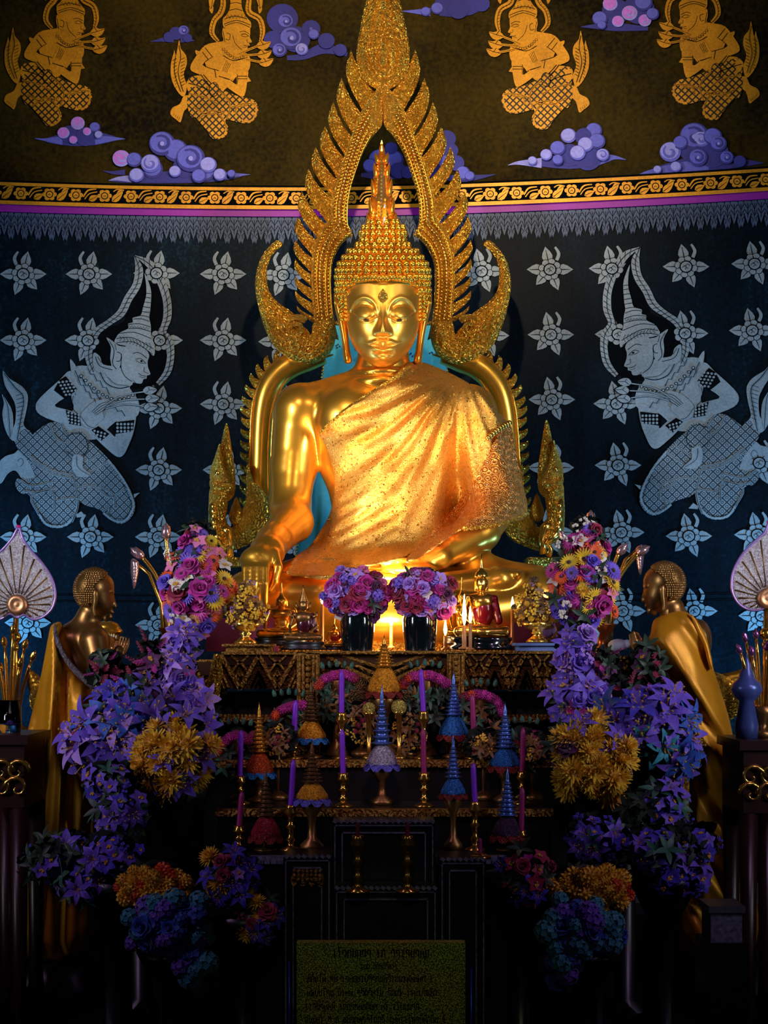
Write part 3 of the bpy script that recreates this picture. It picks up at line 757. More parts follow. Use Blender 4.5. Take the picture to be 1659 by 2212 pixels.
for mx, dx, dy, lb in ((None, -359, -28, 'gold painted kneeling deity at the far left of the upper wall'), (None, 0, 0, 'gold painted kneeling deity left of the halo tip'),
                   (1641.3, 0, -21, 'gold painted kneeling deity right of the halo tip'), (2009, 0, -41, 'gold painted kneeling deity at the far right of the upper wall')):
    gold_figure(xf(2.676, 0, 0, mx, dy, dx), .37).build('painted_deity', room, lb)
def cloud(circs, wisps=(), base=None):
    fl = Flat()
    if base: fl.poly(base, VIO[0], 0, 3)
    for w_ in wisps: fl.stroke(w_[0], w_[1], VIO[w_[2]], 1)
    L = 2
    for (x, y, r, tone, spir) in circs:
        fl.disc(x, y, r, r*.94, VIO[max(tone-1, 0)], L, n=22); fl.disc(x-r*.06, y-r*.1, r*.86, r*.78, VIO[tone], L+1, n=22)
        if spir:
            pts = [(x+r*(.72-.62*t)*math.cos(-2.2+spir*6.6*t), y+r*(.68-.6*t)*math.sin(-2.2+spir*6.6*t)) for t in [i/12 for i in range(13)]]
            fl.stroke(pts, [r*.12+r*.16*math.sin(i/12*PI) for i in range(13)], VIO[max(tone-1, 0)], L+2, 1); fl.disc(x, y, r*.17, r*.17, VIO[min(tone+1, 2)] if tone < 3 else VIO[3], L+3, n=10)
        L += 1
    return fl
CL = [
 ([(400, 360, 26, 0, 0), (330, 365, 22, 1, 0), (445, 372, 20, 1, 0), (380, 325, 26, 1, 0), (350, 310, 28, 1, 1), (262, 342, 19, 3, 1), (290, 345, 17, 1, 0), (325, 353, 21, 2, -1), (412, 342, 31, 1, 1), (450, 356, 18, 2, 0), (378, 370, 13, 2, 0), (295, 378, 16, 2, 0), (430, 380, 16, 1, 0), (475, 377, 14, 2, 0), (500, 375, 9, 1, 0)],
  [([(222, 369), (245, 373), (270, 372)], [1, 7, 12], 0), ([(235, 390), (255, 386), (285, 386)], [1, 8, 16], 2), ([(485, 380), (512, 378), (540, 377)], [14, 7, 1], 1)], [(240, 392), (290, 376), (340, 372), (420, 366), (500, 372), (530, 378), (470, 392), (350, 396)]),
 ([(150, 290, 20, 0, 0), (185, 295, 22, 0, 0), (168, 266, 15, 3, -1), (137, 287, 13, 3, 0), (205, 275, 12, 1, 0), (188, 284, 9, 3, 0), (158, 302, 9, 3, 0), (213, 291, 9, 2, 0)], [([(75, 299), (100, 302), (135, 303)], [1, 7, 20], 1), ([(205, 303), (240, 300), (270, 300)], [20, 10, 1], 1)], [(95, 303), (150, 285), (210, 285), (255, 300), (200, 314), (140, 314)]),
 ([(380, 72, 15, 0, 0), (397, 66, 12, 1, 1), (365, 80, 12, 0, 0), (405, 82, 10, 0, 0)], [([(325, 90), (350, 86), (375, 84)], [1, 8, 16], 0), ([(390, 84), (420, 88)], [16, 1], 0)], None),
 ([(610, 40, 34, 0, 1), (640, 85, 30, 0, 0), (618, 46, 18, 1, 1), (590, 85, 20, 0, 0), (672, 62, 20, 0, -1), (630, 82, 26, 1, 1), (604, 108, 16, 1, 1), (652, 106, 14, 2, -1), (705, 88, 18, 0, 0), (678, 74, 12, 1, 0), (735, 108, 14, 0, 0)], [([(620, 125), (655, 122), (700, 105), (750, 118)], [10, 14, 22, 8], 0)], None),
 ([(965, 8, 26, 0, 0), (1010, 5, 30, 0, 0), (945, 18, 14, 1, 0), (920, 25, 11, 1, 0), (1040, 8, 18, 0, 0), (990, 20, 22, 0, 0)], [([(868, 24), (895, 25), (930, 26)], [1, 8, 18], 1), ([(950, 25), (1000, 28), (1058, 14)], [18, 16, 3], 0)], None),
 ([(1330, 25, 30, 0, 0), (1380, 20, 34, 0, 0), (1318, 8, 16, 3, 0), (1360, 28, 17, 3, 1), (1296, 40, 17, 1, 0), (1335, 46, 13, 3, 0), (1393, 44, 14, 3, 1), (1390, 5, 20, 1, 0), (1410, 30, 14, 1, 0), (1300, 54, 10, 1, 0)], [([(1255, 58), (1285, 57), (1330, 58), (1400, 62)], [1, 10, 18, 8], 0)], None),
 ([(1230, 335, 26, 0, 0), (1270, 340, 30, 0, 0), (1228, 293, 17, 2, 0), (1283, 282, 18, 1, 0), (1262, 295, 20, 0, 0), (1290, 305, 18, 1, 0), (1205, 320, 17, 1, 0), (1265, 312, 17, 2, 0), (1180, 334, 13, 2, 0), (1248, 330, 17, 2, 0), (1150, 347, 10, 2, 0), (1302, 334, 14, 2, 1), (1205, 345, 12, 1, 0)], [([(1097, 357), (1120, 352), (1170, 352)], [1, 8, 22], 2), ([(1290, 345), (1325, 340), (1352, 345)], [26, 10, 1], 1)], [(1140, 352), (1200, 335), (1300, 335), (1320, 348), (1250, 364), (1190, 362)]),
 ([(1500, 320, 34, 0, 0), (1540, 330, 34, 0, 0), (1500, 295, 32, 1, 1), (1515, 300, 18, 2, 1), (1448, 328, 23, 2, -1), (1470, 308, 16, 1, 0), (1540, 295, 20, 1, 0), (1552, 310, 18, 1, 1), (1508, 340, 20, 1, 1), (1570, 340, 15, 1, 1), (1598, 348, 13, 0, 0), (1460, 360, 12, 2, 0), (1420, 366, 9, 2, 0)], [([(1382, 376), (1410, 370), (1470, 362), (1530, 356)], [1, 10, 22, 26], 1), ([(1540, 354), (1600, 352), (1650, 352)], [28, 18, 1], 0)], [(1400, 374), (1450, 350), (1550, 330), (1610, 350), (1560, 368), (1470, 374)]),
 ([(820, 345, 24, 1, 0), (850, 345, 22, 1, 0), (800, 358, 16, 1, 0), (825, 368, 18, 0, 0), (860, 368, 18, 0, 0), (845, 320, 14, 0, 0), (880, 372, 14, 0, 0)], [([(780, 378), (830, 380), (900, 378)], [8, 16, 6], 0)], None),
 ([(965, 300, 20, 0, 0), (972, 325, 18, 0, 0), (985, 352, 18, 0, 0), (1000, 374, 16, 1, 0), (960, 350, 16, 1, 0), (1015, 380, 11, 1, 0), (940, 372, 16, 0, 0)], [([(950, 383), (1010, 385), (1070, 377)], [10, 14, 1], 0)], None),
]
for c in CL: cloud(*c).build('painted_cloud', room)
# ================= HALO (arched aureole behind the statue) =================
HD = 8.62
halo = thing('carved_halo', 'tall carved gold flame halo arching behind the big gold statue', 'halo', P(827, 1400, HD))
def rel(name, poly, d=HD, thick=.05, bulge=.045, mat=None, parent=halo, sp=None, power=.5, width=None, hfun=None, smooth=0, label=None, ang=None):
    if smooth: poly = catmull(poly, smooth, True)
    V, Fc = relief(poly, d, thick, bulge, sp, power, width, hfun)
    o = link(name, mesh_from(name, V, Fc), mat or GOLDREL, parent, label); auto_smooth(o, 50); return o
MX = 827.5
def mir(poly): return [(2*MX-x, y) for x, y in poly]
top = [(824, -70), (806, -45), (790, 5), (779, 55), (771, 100), (770, 130), (777, 160), (795, 182), (812, 192), (827.5, 196)]
rel('flame_tip', catmull(top, 3)+catmull(mir(top)[::-1], 3)[1:-1], thick=.06, bulge=.06, sp=5.5, hfun=lambda X, Y, D: .012*np.cos(D*.35)*(D > 3))
# feather leaves: tips, and the ends of the slits between them
tips = [(758, 107), (738, 168), (720, 220), (702, 272), (682, 317), (666, 364), (652, 412), (644, 468), (638, 518), (638, 559), (638, 598), (638, 628), (641, 660)]
slits = [(807, 197), (784, 248), (763, 300), (744, 341), (725, 386), (714, 427), (706, 486), (685, 520), (672, 555), (668, 590), (669, 621), (671, 652), (673, 682), (677, 702)]
def feather(i):
    x, y = tips[i]; ux, uy = slits[i]; lx, ly = slits[i+1]; ly -= 4; lx += 1
    dx, dy = lx-x, ly-y; b = 19*min(1, dy/100)
    outer = [(x, y), (x+dx*.2-b*.8, y+dy*.24), (x+dx*.38-b, y+dy*.43), (x+dx*.62-b*.75, y+dy*.66), (x+dx*.85-b*.2, y+dy*.88), (lx, ly)]
    dx, dy = ux-x, uy-y; c = 2
    inner = [(ux, uy), (x+dx*.72-c*.8, y+dy*.78), (x+dx*.42-c, y+dy*.5), (x+dx*.16-c*.2, y+dy*.22), (x, y)]
    mid = [(lx+16, ly+8), (ux+16, uy+10)]
    return catmull(outer, 4)+mid+catmull(inner, 4)[:-1]
def rimmed(X, Y, D): return .007*np.cos(D*.62)*(D < 12)-.003*(D >= 12)
for i in range(len(tips)):
    f = feather(i)
    for q in (f, mir(f)[::-1]):
        rel('flame_leaf', q, HD+.01, .04, .03, sp=3.6, hfun=rimmed)
# inner arch band
outerL = [(829, 170), (814, 192), (795, 215), (776, 250), (757, 300), (738, 352), (722, 400), (714, 440), (712, 470), (690, 500), (676, 540), (672, 590), (674, 640), (678, 690), (680, 715)]
innerL = [(732, 735), (722, 690), (717, 640), (716, 600), (719, 566), (733, 535), (748, 518), (762, 508), (753, 496), (750, 470), (752, 430), (764, 385), (782, 335), (803, 298), (822, 276), (826.5, 262)]
def ridge(X, Y, D): return .012*np.abs(np.cos(D*.36))+.006*np.cos(X*.9+Y*.9)*(D < 7)
bl = catmull(outerL, 4)+catmull(innerL, 4)
AB = [rel('arch_band', bl, HD-.03, .08, .035, GOLDSM, sp=4, hfun=ridge)]
AB.append(rel('arch_band', mir(bl)[::-1], HD-.03, .08, .035, GOLDSM, sp=4, hfun=ridge))
oc, ic = catmull(outerL[2:-1], 30), catmull(innerL[::-1][2:-1], 30)
for s_ in (0, 1):
    for f, r in ((.2, .0085), (.42, .011), (.64, .0085), (.86, .008)):
        mb = MB(); last = None; line = []
        for i in range(0, 400):
            u = i/399; a, b = oc[int(u*(len(oc)-1))], ic[int(u*(len(ic)-1))]; x, y = a[0]*(1-f)+b[0]*f, a[1]*(1-f)+b[1]*f
            if s_: x = 2*MX-x
            if last is None or math.hypot(x-last[0], y-last[1]) > 7: last = (x, y); line.append(last)
        for x, y in line: mb.ball(P(x, y, HD-.105-.012*math.sin(f*PI)), r, 7, 5)
        mb.tube([P(x+3, y, HD-.1) for x, y in line], .004, 5)
        mb.build('beaded_row', GOLDLIGHT if f in (.42,) else GOLDCURL, AB[s_])
# big horn scrolls
horn = [(598, 519), (610, 529), (590, 548), (578, 575), (577, 605), (583, 632), (603, 655), (628, 672), (648, 690), (656, 705), (664, 712), (672, 722), (676, 700), (690, 690), (722, 706), (724, 735), (716, 758), (700, 774), (676, 786), (655, 784), (620, 772), (592, 748), (573, 712), (560, 672), (552, 630), (552, 600), (560, 565), (575, 540)]
hornc = catmull(horn, 4, True)
def hh(X, Y, D): return .01*np.cos(D*.55)*(D > 2)
HORN = []
for q in (hornc, mir(hornc)[::-1]):
    HORN.append(1); HORN[-1] = rel('horn_scroll', q, HD-.05, .09, .075, GOLDREL, sp=4.5, hfun=hh)
for s_ in (-1, 1):
    mb = MB(); cx = MX+s_*188
    # curl at the throat of the scroll
    pts = []; rr = []
    for i in range(30):
        a = i/29; an = PI*.2+a*PI*2.6; r = (26-20*a); pts.append(P(cx+s_*(-r*math.cos(an)), 708-r*math.sin(an)*.95, HD-.13-.03*a)); rr.append(.019-.008*a)
    mb.tube(pts, rr, 8)
    for (x, y, r) in ((-26, 0, 9), (-34, 12, 7), (-42, 4, 8), (-20, 14, 8), (-6, 18, 7), (-38, 22, 6)): mb.ball(P(cx-s_*x, 708+y, HD-.12), r/3200*8.5, 10, 6)
    mb.build('scroll_curl', GOLDSM, HORN[0 if s_ < 0 else 1])
# beaded edging on horns
for s_ in (-1, 1):
    mb = MB()
    e = catmull([(601, 524), (577, 545), (561, 575), (555, 610), (559, 655), (572, 700), (594, 742), (630, 768), (668, 779)], 10)
    for x, y in e[::1]:
        X_ = x+3 if s_ < 0 else 2*MX-x-3; mb.ball(P(X_, y, HD-.105), .0085, 6, 4)
    mb.build('beaded_edge', GOLDLIGHT, HORN[0 if s_ < 0 else 1])
# round side columns with saw-tooth crest
colc = [(700, 766), (660, 778), (624, 792), (597, 815), (578, 848), (568, 890), (564, 940), (562, 1000), (560, 1060), (556, 1110), (535, 1140), (512, 1152)]
colr = [20, 26, 28, 28, 27, 25, 24, 24, 27, 34, 30, 20]
for s_ in (-1, 1):
    mb = MB(); cc = catmull([(x, y, r) for (x, y), r in zip(colc, colr)], 6)
    dx = 0 if s_ < 0 else 0
    pts = [P(x if s_ < 0 else 2*MX-x+10*min(1, max(0, (y-800)/300)), y, HD+.02) for x, y, r in cc]
    mb.tube(pts, [r*8.6/3200 for x, y, r in cc], 20); sc_ = mb.build('side_column', GOLD, halo)
    mb = MB()
    for off in (-1, 1):
        mb.tube([P((x+off*r*.98) if s_ < 0 else 2*MX-(x+off*r*.98)+10*min(1, max(0, (y-800)/300)), y, HD-.02) for x, y, r in cc[:50]], .006, 6)
    mb.build('column_rib', GOLDLIGHT, sc_)
    # ornate sleeve at the foot of the column
    V = [(534, 1000), (548, 1040), (560, 1050), (578, 1075), (584, 1110), (576, 1140), (560, 1165), (530, 1180), (495, 1190), (480, 1165), (478, 1130), (500, 1140), (515, 1120), (528, 1095), (532, 1050)]
    V = catmull(V, 3, True); V = V if s_ < 0 else [(x+8, y) for x, y in mir(V)[::-1]]
    rel('scroll_foot', V, HD-.07, .1, .05, GOLDREL, sp=5)
    cr = [(650, 768), (608, 778), (578, 797), (558, 825), (546, 860), (540, 900), (538, 950), (537, 1000), (536, 1060), (536, 1130)]
    cq = catmull(cr, 8)
    L = 0; last = None; k = 0
    acc_pts = []
    for i in range(len(cq)):
        if last is None or math.hypot(cq[i][0]-last[0], cq[i][1]-last[1]) > 19.5: acc_pts.append((cq[i], cq[min(i+1, len(cq)-1)])); last = cq[i]
    mbt = MB()
    for (p, q) in acc_pts[:-1]:
        tx, ty = q[0]-p[0], q[1]-p[1]; Ln = math.hypot(tx, ty)+1e-9; tx, ty = tx/Ln, ty/Ln; nx, ny = ty, -tx
        if nx > 0: nx, ny = -nx, -ny
        if ty > 0 and nx > -.05: nx = -.05
        w_ = 23 if p[1] < 900 else 19
        T_ = [(p[0]-7*nx, p[1]-7*ny), (p[0]+nx*w_*.5, p[1]+ny*w_*.5), (p[0]+nx*w_-tx*5, p[1]+ny*w_-ty*5), (p[0]+nx*w_+tx*4, p[1]+ny*w_+ty*4), (p[0]+nx*w_*.75+tx*11, p[1]+ny*w_*.75+ty*11), (p[0]+nx*4+tx*19, p[1]+ny*4+ty*19), (p[0]-7*nx+tx*20.5, p[1]-7*ny+ty*20.5)]
        if s_ > 0: T_ = [(2*MX-x+10*min(1, max(0, (y-800)/300)), y) for x, y in T_]
        v, f = relief(T_, HD+.03, .03, .012, 6); mbt.add(v, f)
    o = mbt.build('sawtooth_crest', GOLDREL, sc_); auto_smooth(o, 45)
# dragon finials at both ends of the halo
def dragon(mirror):
    def X(p):
        if not mirror: return p
        return [(2*836-x-2, y-8) for x, y in p]
    def R_(name, poly, d, th, bu, mat, sp=4.5, hf=None):
        q = catmull(poly, 3, True); q = X(q)
        if mirror: q = q[::-1]
        v, f = relief(q, d, th, bu, sp, .5, None, hf); o = link(name, mesh_from(name, v, f), mat, dr); auto_smooth(o, 50)
        return o
    dr = thing('dragon_guardian', ('right' if mirror else 'left')+' carved gold dragon with a pointed crest rearing at the foot of the halo', 'dragon statue', P(1185 if mirror else 485, 1205, HD-.12))
    R_('crest', [(487, 917), (492, 918), (497, 945), (503, 985), (508, 1020), (508, 1060), (500, 1078), (486, 1082), (470, 1060), (462, 1030), (466, 1000), (474, 975), (480, 945)], HD-.14, .05, .045, GOLDREL)
    R_('head', [(474, 958), (478, 975), (485, 1010), (492, 1030), (496, 1042), (476, 1046), (455, 1040), (454, 1015), (461, 995), (468, 975)], HD-.19, .06, .05, GOLDSM)
    R_('jaw', [(455, 1036), (475, 1042), (500, 1044), (503, 1058), (488, 1068), (462, 1064), (453, 1050)], HD-.19, .06, .045, GOLDSM)
    R_('neck', [(455, 1052), (480, 1056), (494, 1060), (492, 1090), (488, 1120), (492, 1150), (498, 1172), (500, 1190), (482, 1186), (462, 1172), (452, 1150), (450, 1120), (451, 1085)], HD-.17, .09, .06, GOLDREL, hf=lambda X_, Y_, D: .006*np.cos(Y_*1.1)*(D > 2))
    R_('breast_plate', [(452, 1090), (470, 1092), (474, 1140), (488, 1172), (492, 1185), (468, 1172), (455, 1150)], HD-.24, .03, .02, GOLDLIGHT, 4, lambda X_, Y_, D: .005*np.cos(Y_*1.3))
    mb = MB()
    q = X([(482, 1140), (494, 1150), (500, 1175), (496, 1205)]); mb.tube([P(x, y, HD-.24) for x, y in q], [.034, .03, .018, .022], 10)
    q = X([(490, 1180), (480, 1195), (486, 1210)]); mb.tube([P(x, y, HD-.2) for x, y in q], [.02, .016, .02], 10)
    mb.build('leg', GOLDLIGHT, dr)
    R_('tail_curl', [(510, 1073), (518, 1090), (524, 1110), (520, 1130), (505, 1135), (494, 1120), (498, 1100)], HD-.1, .05, .04, GOLDSM)
    mb = MB(); e = X([(470, 1022)])[0]; mb.ball(P(e[0], e[1], HD-.26), .016, 10, 6); mb.build('eye', GOLDLIGHT, dr)
    mb = MB(); b = X([(478, 1206), (505, 1206)]); c_ = P((b[0][0]+b[1][0])/2, 1212, HD-.2); mb.box((c_.x, c_.y, c_.z-.01), (.22, .25, .05)); mb.build('plinth', GOLDREL, dr)
dragon(False); dragon(True)

# cloth banner behind the head
bann = thing('hanging_banner', 'pale teal cloth banner with small motifs hanging behind the statue', 'banner', P(835, 1150, 8.95))
mb = MB(); a, b, c, e = P(712, 700, 8.95), P(964, 700, 8.95), P(975, 1200, 8.95), P(640, 1200, 8.95)
N_ = 30; V = []; Fc = []
for j in range(N_+1):
    for i in range(N_+1):
        u, v = i/N_, j/N_; p = (a*(1-u)+b*u)*(1-v)+(e*(1-u)+c*u)*v; V.append((p.x, p.y+.015*math.sin(u*22)*v, p.z))
for j in range(N_):
    for i in range(N_): k = j*(N_+1)+i; Fc.append((k, k+1, k+N_+2, k+N_+1))
TEAL = plain('teal_silk', (58, 168, 190), .7, 0, .1, 40)
n0 = len(V); V2 = [(x, y+.006, z) for x, y, z in V]; mb.add(V, Fc); mb.add(V2, [f[::-1] for f in Fc])
mb.build('cloth', TEAL, bann)
mb = MB()
for (p, q) in ((a, e), (b, c)):
    for i in range(70): r = p.lerp(q, i/69); mb.ball((r.x, r.y-.02, r.z), .009, 6, 4)
mb.build('beaded_edge', GOLDLIGHT, bann)
mb = MB(); rr = random.Random(3)
for i in range(40):
    x, y = rr.uniform(725, 960), rr.uniform(720, 1180); p = P(x, y, 8.92)
    for k in range(4): an = rr.uniform(0, 6.3); mb.ball((p.x+.01*math.cos(an), p.y, p.z+.01*math.sin(an)), (.006, .003, .006), 6, 4)
mb.build('printed_motif', plain('dark_teal_print', (14, 60, 84), .7), bann)
mb = MB(); pa = P(700, 698, 8.95); pb = P(975, 698, 8.95); mb.tube([pa, pb], .014, 8); mb.build('rail', GOLDDIM, bann)

# ================= GREAT STATUE =================
BD = 8.15
bud = thing('buddha_statue', 'giant gleaming gold seated Buddha in earth-touching pose with a sequined sash', 'statue', P(827, 1402, 7.95))
def Q(px, py, dy=0): return P(px, py, BD+dy)
def rp(r): return r*BD/3200
S = SDF((-1.02, 7.28, 1.5), (1.1, 8.62, 3.24), .0068)
# torso
S.ell(Q(832, 960, 0), (rp(152), .25, rp(160)), .04)
S.ell(Q(830, 890, .02), (rp(180), .20, rp(62)), .06)
S.ell(Q(760, 905, -.1), (rp(78), .16, rp(72)), .08); S.ell(Q(905, 905, -.1), (rp(78), .16, rp(72)), .08)
S.ell(Q(835, 1090, -.03), (rp(118), .24, rp(120)), .08)
S.ell(Q(838, 1190, -.02), (rp(150), .27, rp(80)), .08)
# neck with rings, trapezius
S.cap(Q(828, 845, .04), Q(828, 770, .02), rp(62), rp(56), .02)
S.ell(Q(828, 835, .0), (rp(82), .2, rp(26)), .015); S.ell(Q(828, 812, .0), (rp(64), .165, rp(15)), .008)
S.cap(Q(700, 868, .06), Q(780, 828, .06), rp(48), rp(34), .06); S.cap(Q(960, 868, .06), Q(876, 828, .06), rp(48), rp(34), .06)
# right arm (viewer's left)
S.ell(Q(655, 890, .0), (rp(62), .17, rp(62)), .05)
S.cap(Q(648, 890, 0), Q(634, 1010, -.03), rp(56), rp(49), .03); S.cap(Q(634, 1010, -.03), Q(627, 1095, -.12), rp(49), rp(42), .03)
S.cap(Q(632, 1128, -.22), Q(588, 1172, -.5), rp(42), rp(33), .03); S.cap(Q(628, 1095, -.12), Q(632, 1128, -.22), rp(42), rp(43), .03)
# left arm (viewer's right)
S.ell(Q(1008, 890, 0), (rp(62), .17, rp(60)), .05)
S.chain([Q(1020, 890, 0), Q(1052, 1000, -.02), Q(1078, 1085, -.12)], [rp(52), rp(48), rp(42)], .03)
S.chain([Q(1078, 1090, -.14), Q(1040, 1150, -.36), Q(950, 1205, -.58)], [rp(42), rp(37), rp(24)], .03)
# lap: thighs and crossed shins
S.chain([Q(760, 1230, -.05), Q(640, 1290, -.35), Q(545, 1300, -.55)], [rp(75), rp(72), rp(58)], .06)
S.chain([Q(900, 1230, -.05), Q(1040, 1280, -.35), Q(1150, 1290, -.5)], [rp(75), rp(74), rp(66)], .06)
S.chain([Q(1150, 1310, -.52), Q(960, 1335, -.68), Q(760, 1340, -.68), Q(640, 1345, -.62)], [rp(58), rp(52), rp(46), rp(40)], .05)   # lower shin
S.chain([Q(540, 1292, -.56), Q(700, 1290, -.68), Q(900, 1285, -.66), Q(1040, 1262, -.62)], [rp(56), rp(48), rp(40), rp(32)], .025)  # upper shin
S.chain([Q(1040, 1262, -.64), Q(1080, 1252, -.64), Q(1120, 1256, -.6)], [rp(26), rp(24), rp(18)], .02)   # foot on thigh
for i in range(5): S.cap(Q(1062+i*13, 1236+i*1.5, -.66), Q(1070+i*14, 1228+i*2, -.62), rp(8), rp(6), .006)
# hand hanging over the knee
S.chain([Q(592, 1168, -.5), Q(577, 1192, -.66), Q(562, 1208, -.75)], [rp(33), rp(33), rp(24)], .03); S.ell(Q(556, 1212, -.75), (rp(35), .06, rp(30)), .03)
fx = [531, 545, 559, 573]; fe = [(535, 1322), (546, 1342), (558, 1340), (573, 1356)]
for i in range(4):
    S.chain([Q(fx[i]+3, 1205, -.76), Q(fx[i], 1228, -.82)], [rp(9), rp(8.4)], .018)
    S.chain([Q(fx[i], 1228, -.82), Q(fx[i], 1262, -.85), Q(fe[i][0]-1, 1300, -.845), Q(fe[i][0], fe[i][1]-6, -.80)], [rp(8.4), rp(7.2), rp(6.6), rp(4.6)], .003)
S.chain([Q(592, 1195, -.74), Q(601, 1225, -.78), Q(594, 1255, -.79), Q(582, 1276, -.79)], [rp(11), rp(9), rp(8), rp(5.5)], .008)
# hand resting in the lap, palm up
S.ell(Q(880, 1232, -.68), (rp(62), .09, rp(15)), .02); S.cap(Q(948, 1206, -.6), Q(900, 1228, -.66), rp(24), rp(17), .02)
for i in range(4): S.chain([Q(850, 1228+i*7, -.66-.035*i), Q(800, 1226+i*6.5, -.68-.03*i), Q(758-i*4, 1224+i*6, -.68-.03*i)], [rp(8), rp(7.4), rp(5.5)], .006)
S.chain([Q(900, 1215, -.68), Q(860, 1212, -.72), Q(826, 1216, -.72)], [rp(9), rp(8), rp(6)], .008)
Sbody = S
body = link('body', S.mesh('body', 3), GOLD, bud)
# bracelet line
mb = MB()
mb.tube([Q(945+24*math.cos(a)*.55+8*math.sin(a), 1206-30*math.sin(a), -.63-.07*math.cos(a)) for a in [2*PI*i/24 for i in range(25)]], .006, 6)
# ---- head ----
H = SDF((-.34, 7.55, 3.0), (.34, 8.5, 3.9), .0047)
HDp = -.1
def q2(px, py, dy=0): return P(px, py, BD+HDp+dy)
def rh(r): return r*(BD+HDp)/3200
H.ell(q2(827, 655, .03), (rh(82), .235, rh(108)), .02, p=2.25)
H.ell(q2(827, 700, -.02), (rh(73), .19, rh(84)), .04, p=2.15)
H.ell(q2(827, 640, .06), (rh(90), .22, rh(80)), .03)
H.ell(q2(827, 762, -.07), (rh(36), .12, rh(30)), .05)
me = H.mesh('head', 3)
co = np.zeros(len(me.vertices)*3); me.vertices.foreach_get('co', co); co = co.reshape(-1, 3)
px = co[:, 0]*F/co[:, 1]+CX; py = CY-(co[:, 2]-HC)*F/co[:, 1]
def cdist(pts):
    q = np.array(catmull(pts, 6)); D = np.full(px.shape, 1e9); T = np.zeros(px.shape)
    for i in range(len(q)-1):
        ax, ay = q[i]; dx, dy = q[i+1]-q[i]; L = dx*dx+dy*dy; t = np.clip(((px-ax)*dx+(py-ay)*dy)/L, 0, 1); d = np.hypot(px-ax-t*dx, py-ay-t*dy); k = d < D; D[k] = d[k]; T[k] = (i+t[k])/(len(q)-1)
    return D, T
h = np.zeros(px.shape)
u = px-827
def ss(a, b, x): t = np.clip((x-a)/(b-a), 0, 1); return t*t*(3-2*t)
for s_ in (-1, 1):
    ex = (px-(827+s_*41))/1.0; ey = py-672
    arch = [(827+s_*12, 676), (827+s_*15, 660), (827+s_*27, 646), (827+s_*43, 642), (827+s_*60, 650), (827+s_*71, 666), (827+s_*76, 682)]
    D, T = cdist(arch)
    inside = pip(px, py, arch+[(827+s_*66, 700), (827+s_*40, 706), (827+s_*18, 700)])
    d_in = np.where(inside, D, 0)
    h += 2.2*np.exp(-(D/3.6)**2)*np.clip(np.minimum(T*6, (1-T)*5), 0, 1)
    h -= 6.5*ss(0, 9, d_in)*np.exp(-((py-666)/17)**2)
    e = 1-(ex/25)**2-((py-675)/16.5)**2
    h += 9.5*np.clip(e, 0, 1)**.6
    Dl, Tl = cdist([(827+s_*15, 684), (827+s_*30, 692), (827+s_*46, 690), (827+s_*60, 682), (827+s_*70, 673)])
    h -= 2.4*np.exp(-(Dl/1.9)**2)
    Dl, Tl = cdist([(827+s_*15, 687), (827+s_*30, 695.5), (827+s_*46, 693.5), (827+s_*60, 685.5), (827+s_*70, 676)])
    h += 1.4*np.exp(-(Dl/1.8)**2)
    h += 4*np.exp(-((px-827-s_*13.5)/6.5)**2-((py-716)/7)**2)
    h += 3*np.exp(-((px-827-s_*44)/24)**2-((py-722)/30)**2)
ny_ = ss(640, 716, py)*(1-ss(719, 729, py))
wn = 7.5+5*ss(690, 716, py)
h += (3+18*ss(655, 714, py)**1.2)*(py < 735)*np.where(py < 716, ss(636, 668, py), 1-ss(717, 729, py))*np.exp(-(np.abs(u)/wn)**2)
# mouth
h += 5*np.exp(-(u/42)**4-((py-747)/26)**2)
Du, Tu = cdist([(790, 743), (805, 739.5), (818, 736.5), (827, 738.5), (836, 736.5), (849, 739.5), (864, 743)])
h += 5.2*np.exp(-(Du/4.2)**2)*np.exp(-(u/34)**4)
Du, Tu = cdist([(797, 749), (812, 755), (827, 757.5), (842, 755), (857, 749)])
h += 5.6*np.exp(-(Du/5)**2)*np.exp(-(u/30)**4)
Du, Tu = cdist([(788, 742), (806, 746), (820, 747), (827, 749), (834, 747), (848, 746), (866, 742)])
h -= 4.6*np.exp(-(Du/1.8)**2)*np.exp(-(u/36)**6)
h -= 1.6*np.exp(-(u/3)**2-((py-731)/5)**2)
h -= 2.5*np.exp(-(u/22)**2-((py-766)/4)**2)
h += 5*np.exp(-(u/17)**2-((py-778)/10)**2)
h *= (co[:, 1] < BD+HDp-.02)*np.clip((BD+HDp-.02-co[:, 1])/.04, 0, 1)
d0 = co[:, 1]-h*.0025
co *= (d0/co[:, 1])[:, None]*np.array([1, 1, 0])[None]+np.array([0, 0, 1])[None]
co[:, 2] = HC-(py-CY)*co[:, 1]/F
me.vertices.foreach_set('co', co.ravel()); me.update()
head = link('head', me, GOLDHEAD, bud)
# eyes glimpsed under the lids
for s_ in (-1, 1):
    mb = MB(); mb.ball(q2(827+s_*36, 691.5, -.195), (rh(5.5), .012, rh(2.6)), 12, 8); mb.build('eye', plain('dark_inlaid_eye', (30, 14, 10), .15, spec=.8), head)
# forehead ornament
V, Fc = relief([(827, 623), (837, 636), (838, 645), (827, 658), (816, 645), (817, 636)], BD+HDp-.205, .02, .012, 3)
link('forehead_ornament', mesh_from('orn', V, Fc), GOLDSM, bud)
